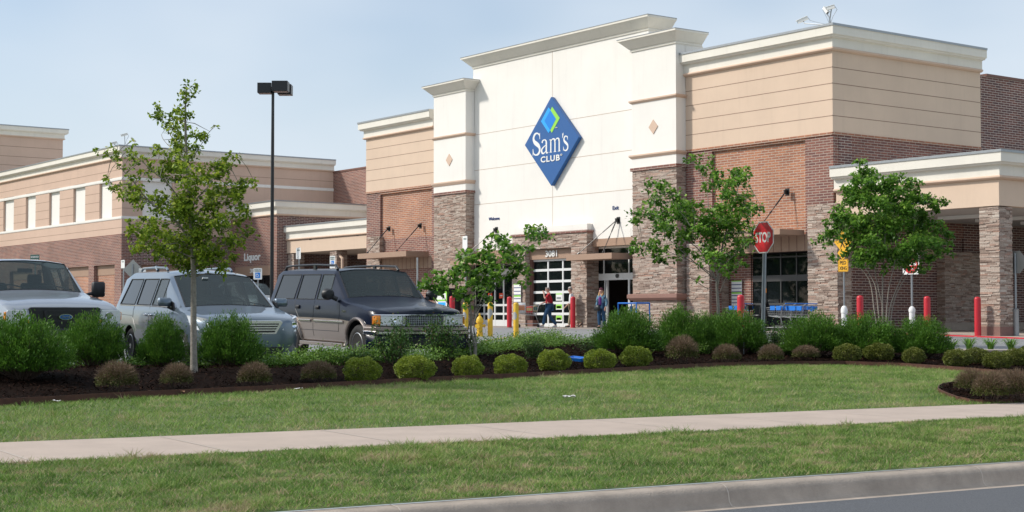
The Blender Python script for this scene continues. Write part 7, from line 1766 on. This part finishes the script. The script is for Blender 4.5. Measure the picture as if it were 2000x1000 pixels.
person('balding man in a red polo shirt and jeans pushing a cart, hand at his mouth', locD(1073, DW), AL, Jw, dict(shirt=mat('red_cloth',(.38,.008,.02),.85,var=.1,vscale=9), trousers=jeans, shoe=mat('white_trainer',(.65,.65,.66),.6)), hair=(mat('grey_hair',(.32,.27,.24),.9),'fringe'), build=1.12)
J2 = dict(Jw); J2.update(rsh=V3(.01,-.18,1.40), rel=V3(.06,-.22,1.12), rwr=V3(.26,-.20,.92), lel=V3(-.05,.22,1.12), lwr=V3(.02,.22,.88), rkn=V3(.06,-.10,.50), ran=V3(.12,-.10,.09), rtoe=V3(1,0,0), lkn=V3(-.06,.10,.50), lan=V3(-.42,.10,.20), ltoe=V3(.75,0,-.55), look=V3(.85,0,-.5).normalized())
person('grey-haired man in a white shirt and khaki trousers walking behind the red bollard', locD(1117, DW+.9), AL, J2, dict(shirt=white_sh, trousers=mat('khaki',(.36,.29,.20),.9,var=.1), shoe=mat('brown_shoe',(.05,.035,.03),.5)), hair=(mat('silver_hair',(.42,.40,.38),.9),'short'), build=.95)
J3 = dict(Jw); J3.update(rsh=V3(.0,-.16,1.32), rel=V3(-.02,-.24,1.08), rwr=V3(.10,-.20,.88), lsh=V3(0,.16,1.32), lel=V3(-.03,.24,1.08), lwr=V3(.06,.24,.86), chest=V3(.01,0,1.26), neck=V3(.01,0,1.42), head=V3(.03,0,1.54), waist=V3(0,0,1.06), pelvis=V3(0,0,.92), look=V3(.97,.05,-.2).normalized(), rkn=V3(.06,-.09,.48), ran=V3(.02,-.09,.09), lkn=V3(.0,.09,.48), lan=V3(-.10,.09,.10), rtoe=V3(1,0,0), ltoe=V3(1,0,0))
pw = person('woman in a denim jacket and plum knit hat by the open door', loc_(1175, YC-2.0), math.radians(285), J3, dict(shirt=mat('denim_jacket',(.13,.24,.33),.9,var=.2,vscale=12), trousers=jeans, shoe=mat('dark_shoe',(.03,.03,.03),.6), long=True), hair=(mat('plum_knit',(.075,.012,.030),.95),'cap'), build=.86)
blond = mat('blond_hair', (.50,.30,.14), .8, var=.2, vscale=30)
for s in (-1,1): skin('hair', [(V3(-.01,s*.075,1.55),.035),(V3(.04,s*.085,1.44),.045),(V3(.10,s*.07,1.32),.030)], [(0,1),(1,2)], blond, pw)
skin('blouse', [(V3(.10,0,1.32),.075),(V3(.11,0,1.12),.085),(V3(.10,0,.94),.095)], [(0,1),(1,2)], mat('purple_print',(.14,.03,.20),.8,var=.4,vscale=40), pw)
hb_ = thing('handbag', 'black handbag hanging at the side of the woman in denim', 'handbag', tuple(loc_(1166, YC-2.25)+V3(0,0,.72))); mb = MB(); mb.box(-.17,.17,-.06,.06,0,.24); mb.build('bag', M['black'], hb_, bevel=.04, smooth=60); mb = MB(); mb.tube([(-.12,0,.22),(-.05,0,.42),(.07,0,.50),(.13,0,.22)], .010, 6); mb.build('strap', M['black'], hb_, smooth=50)
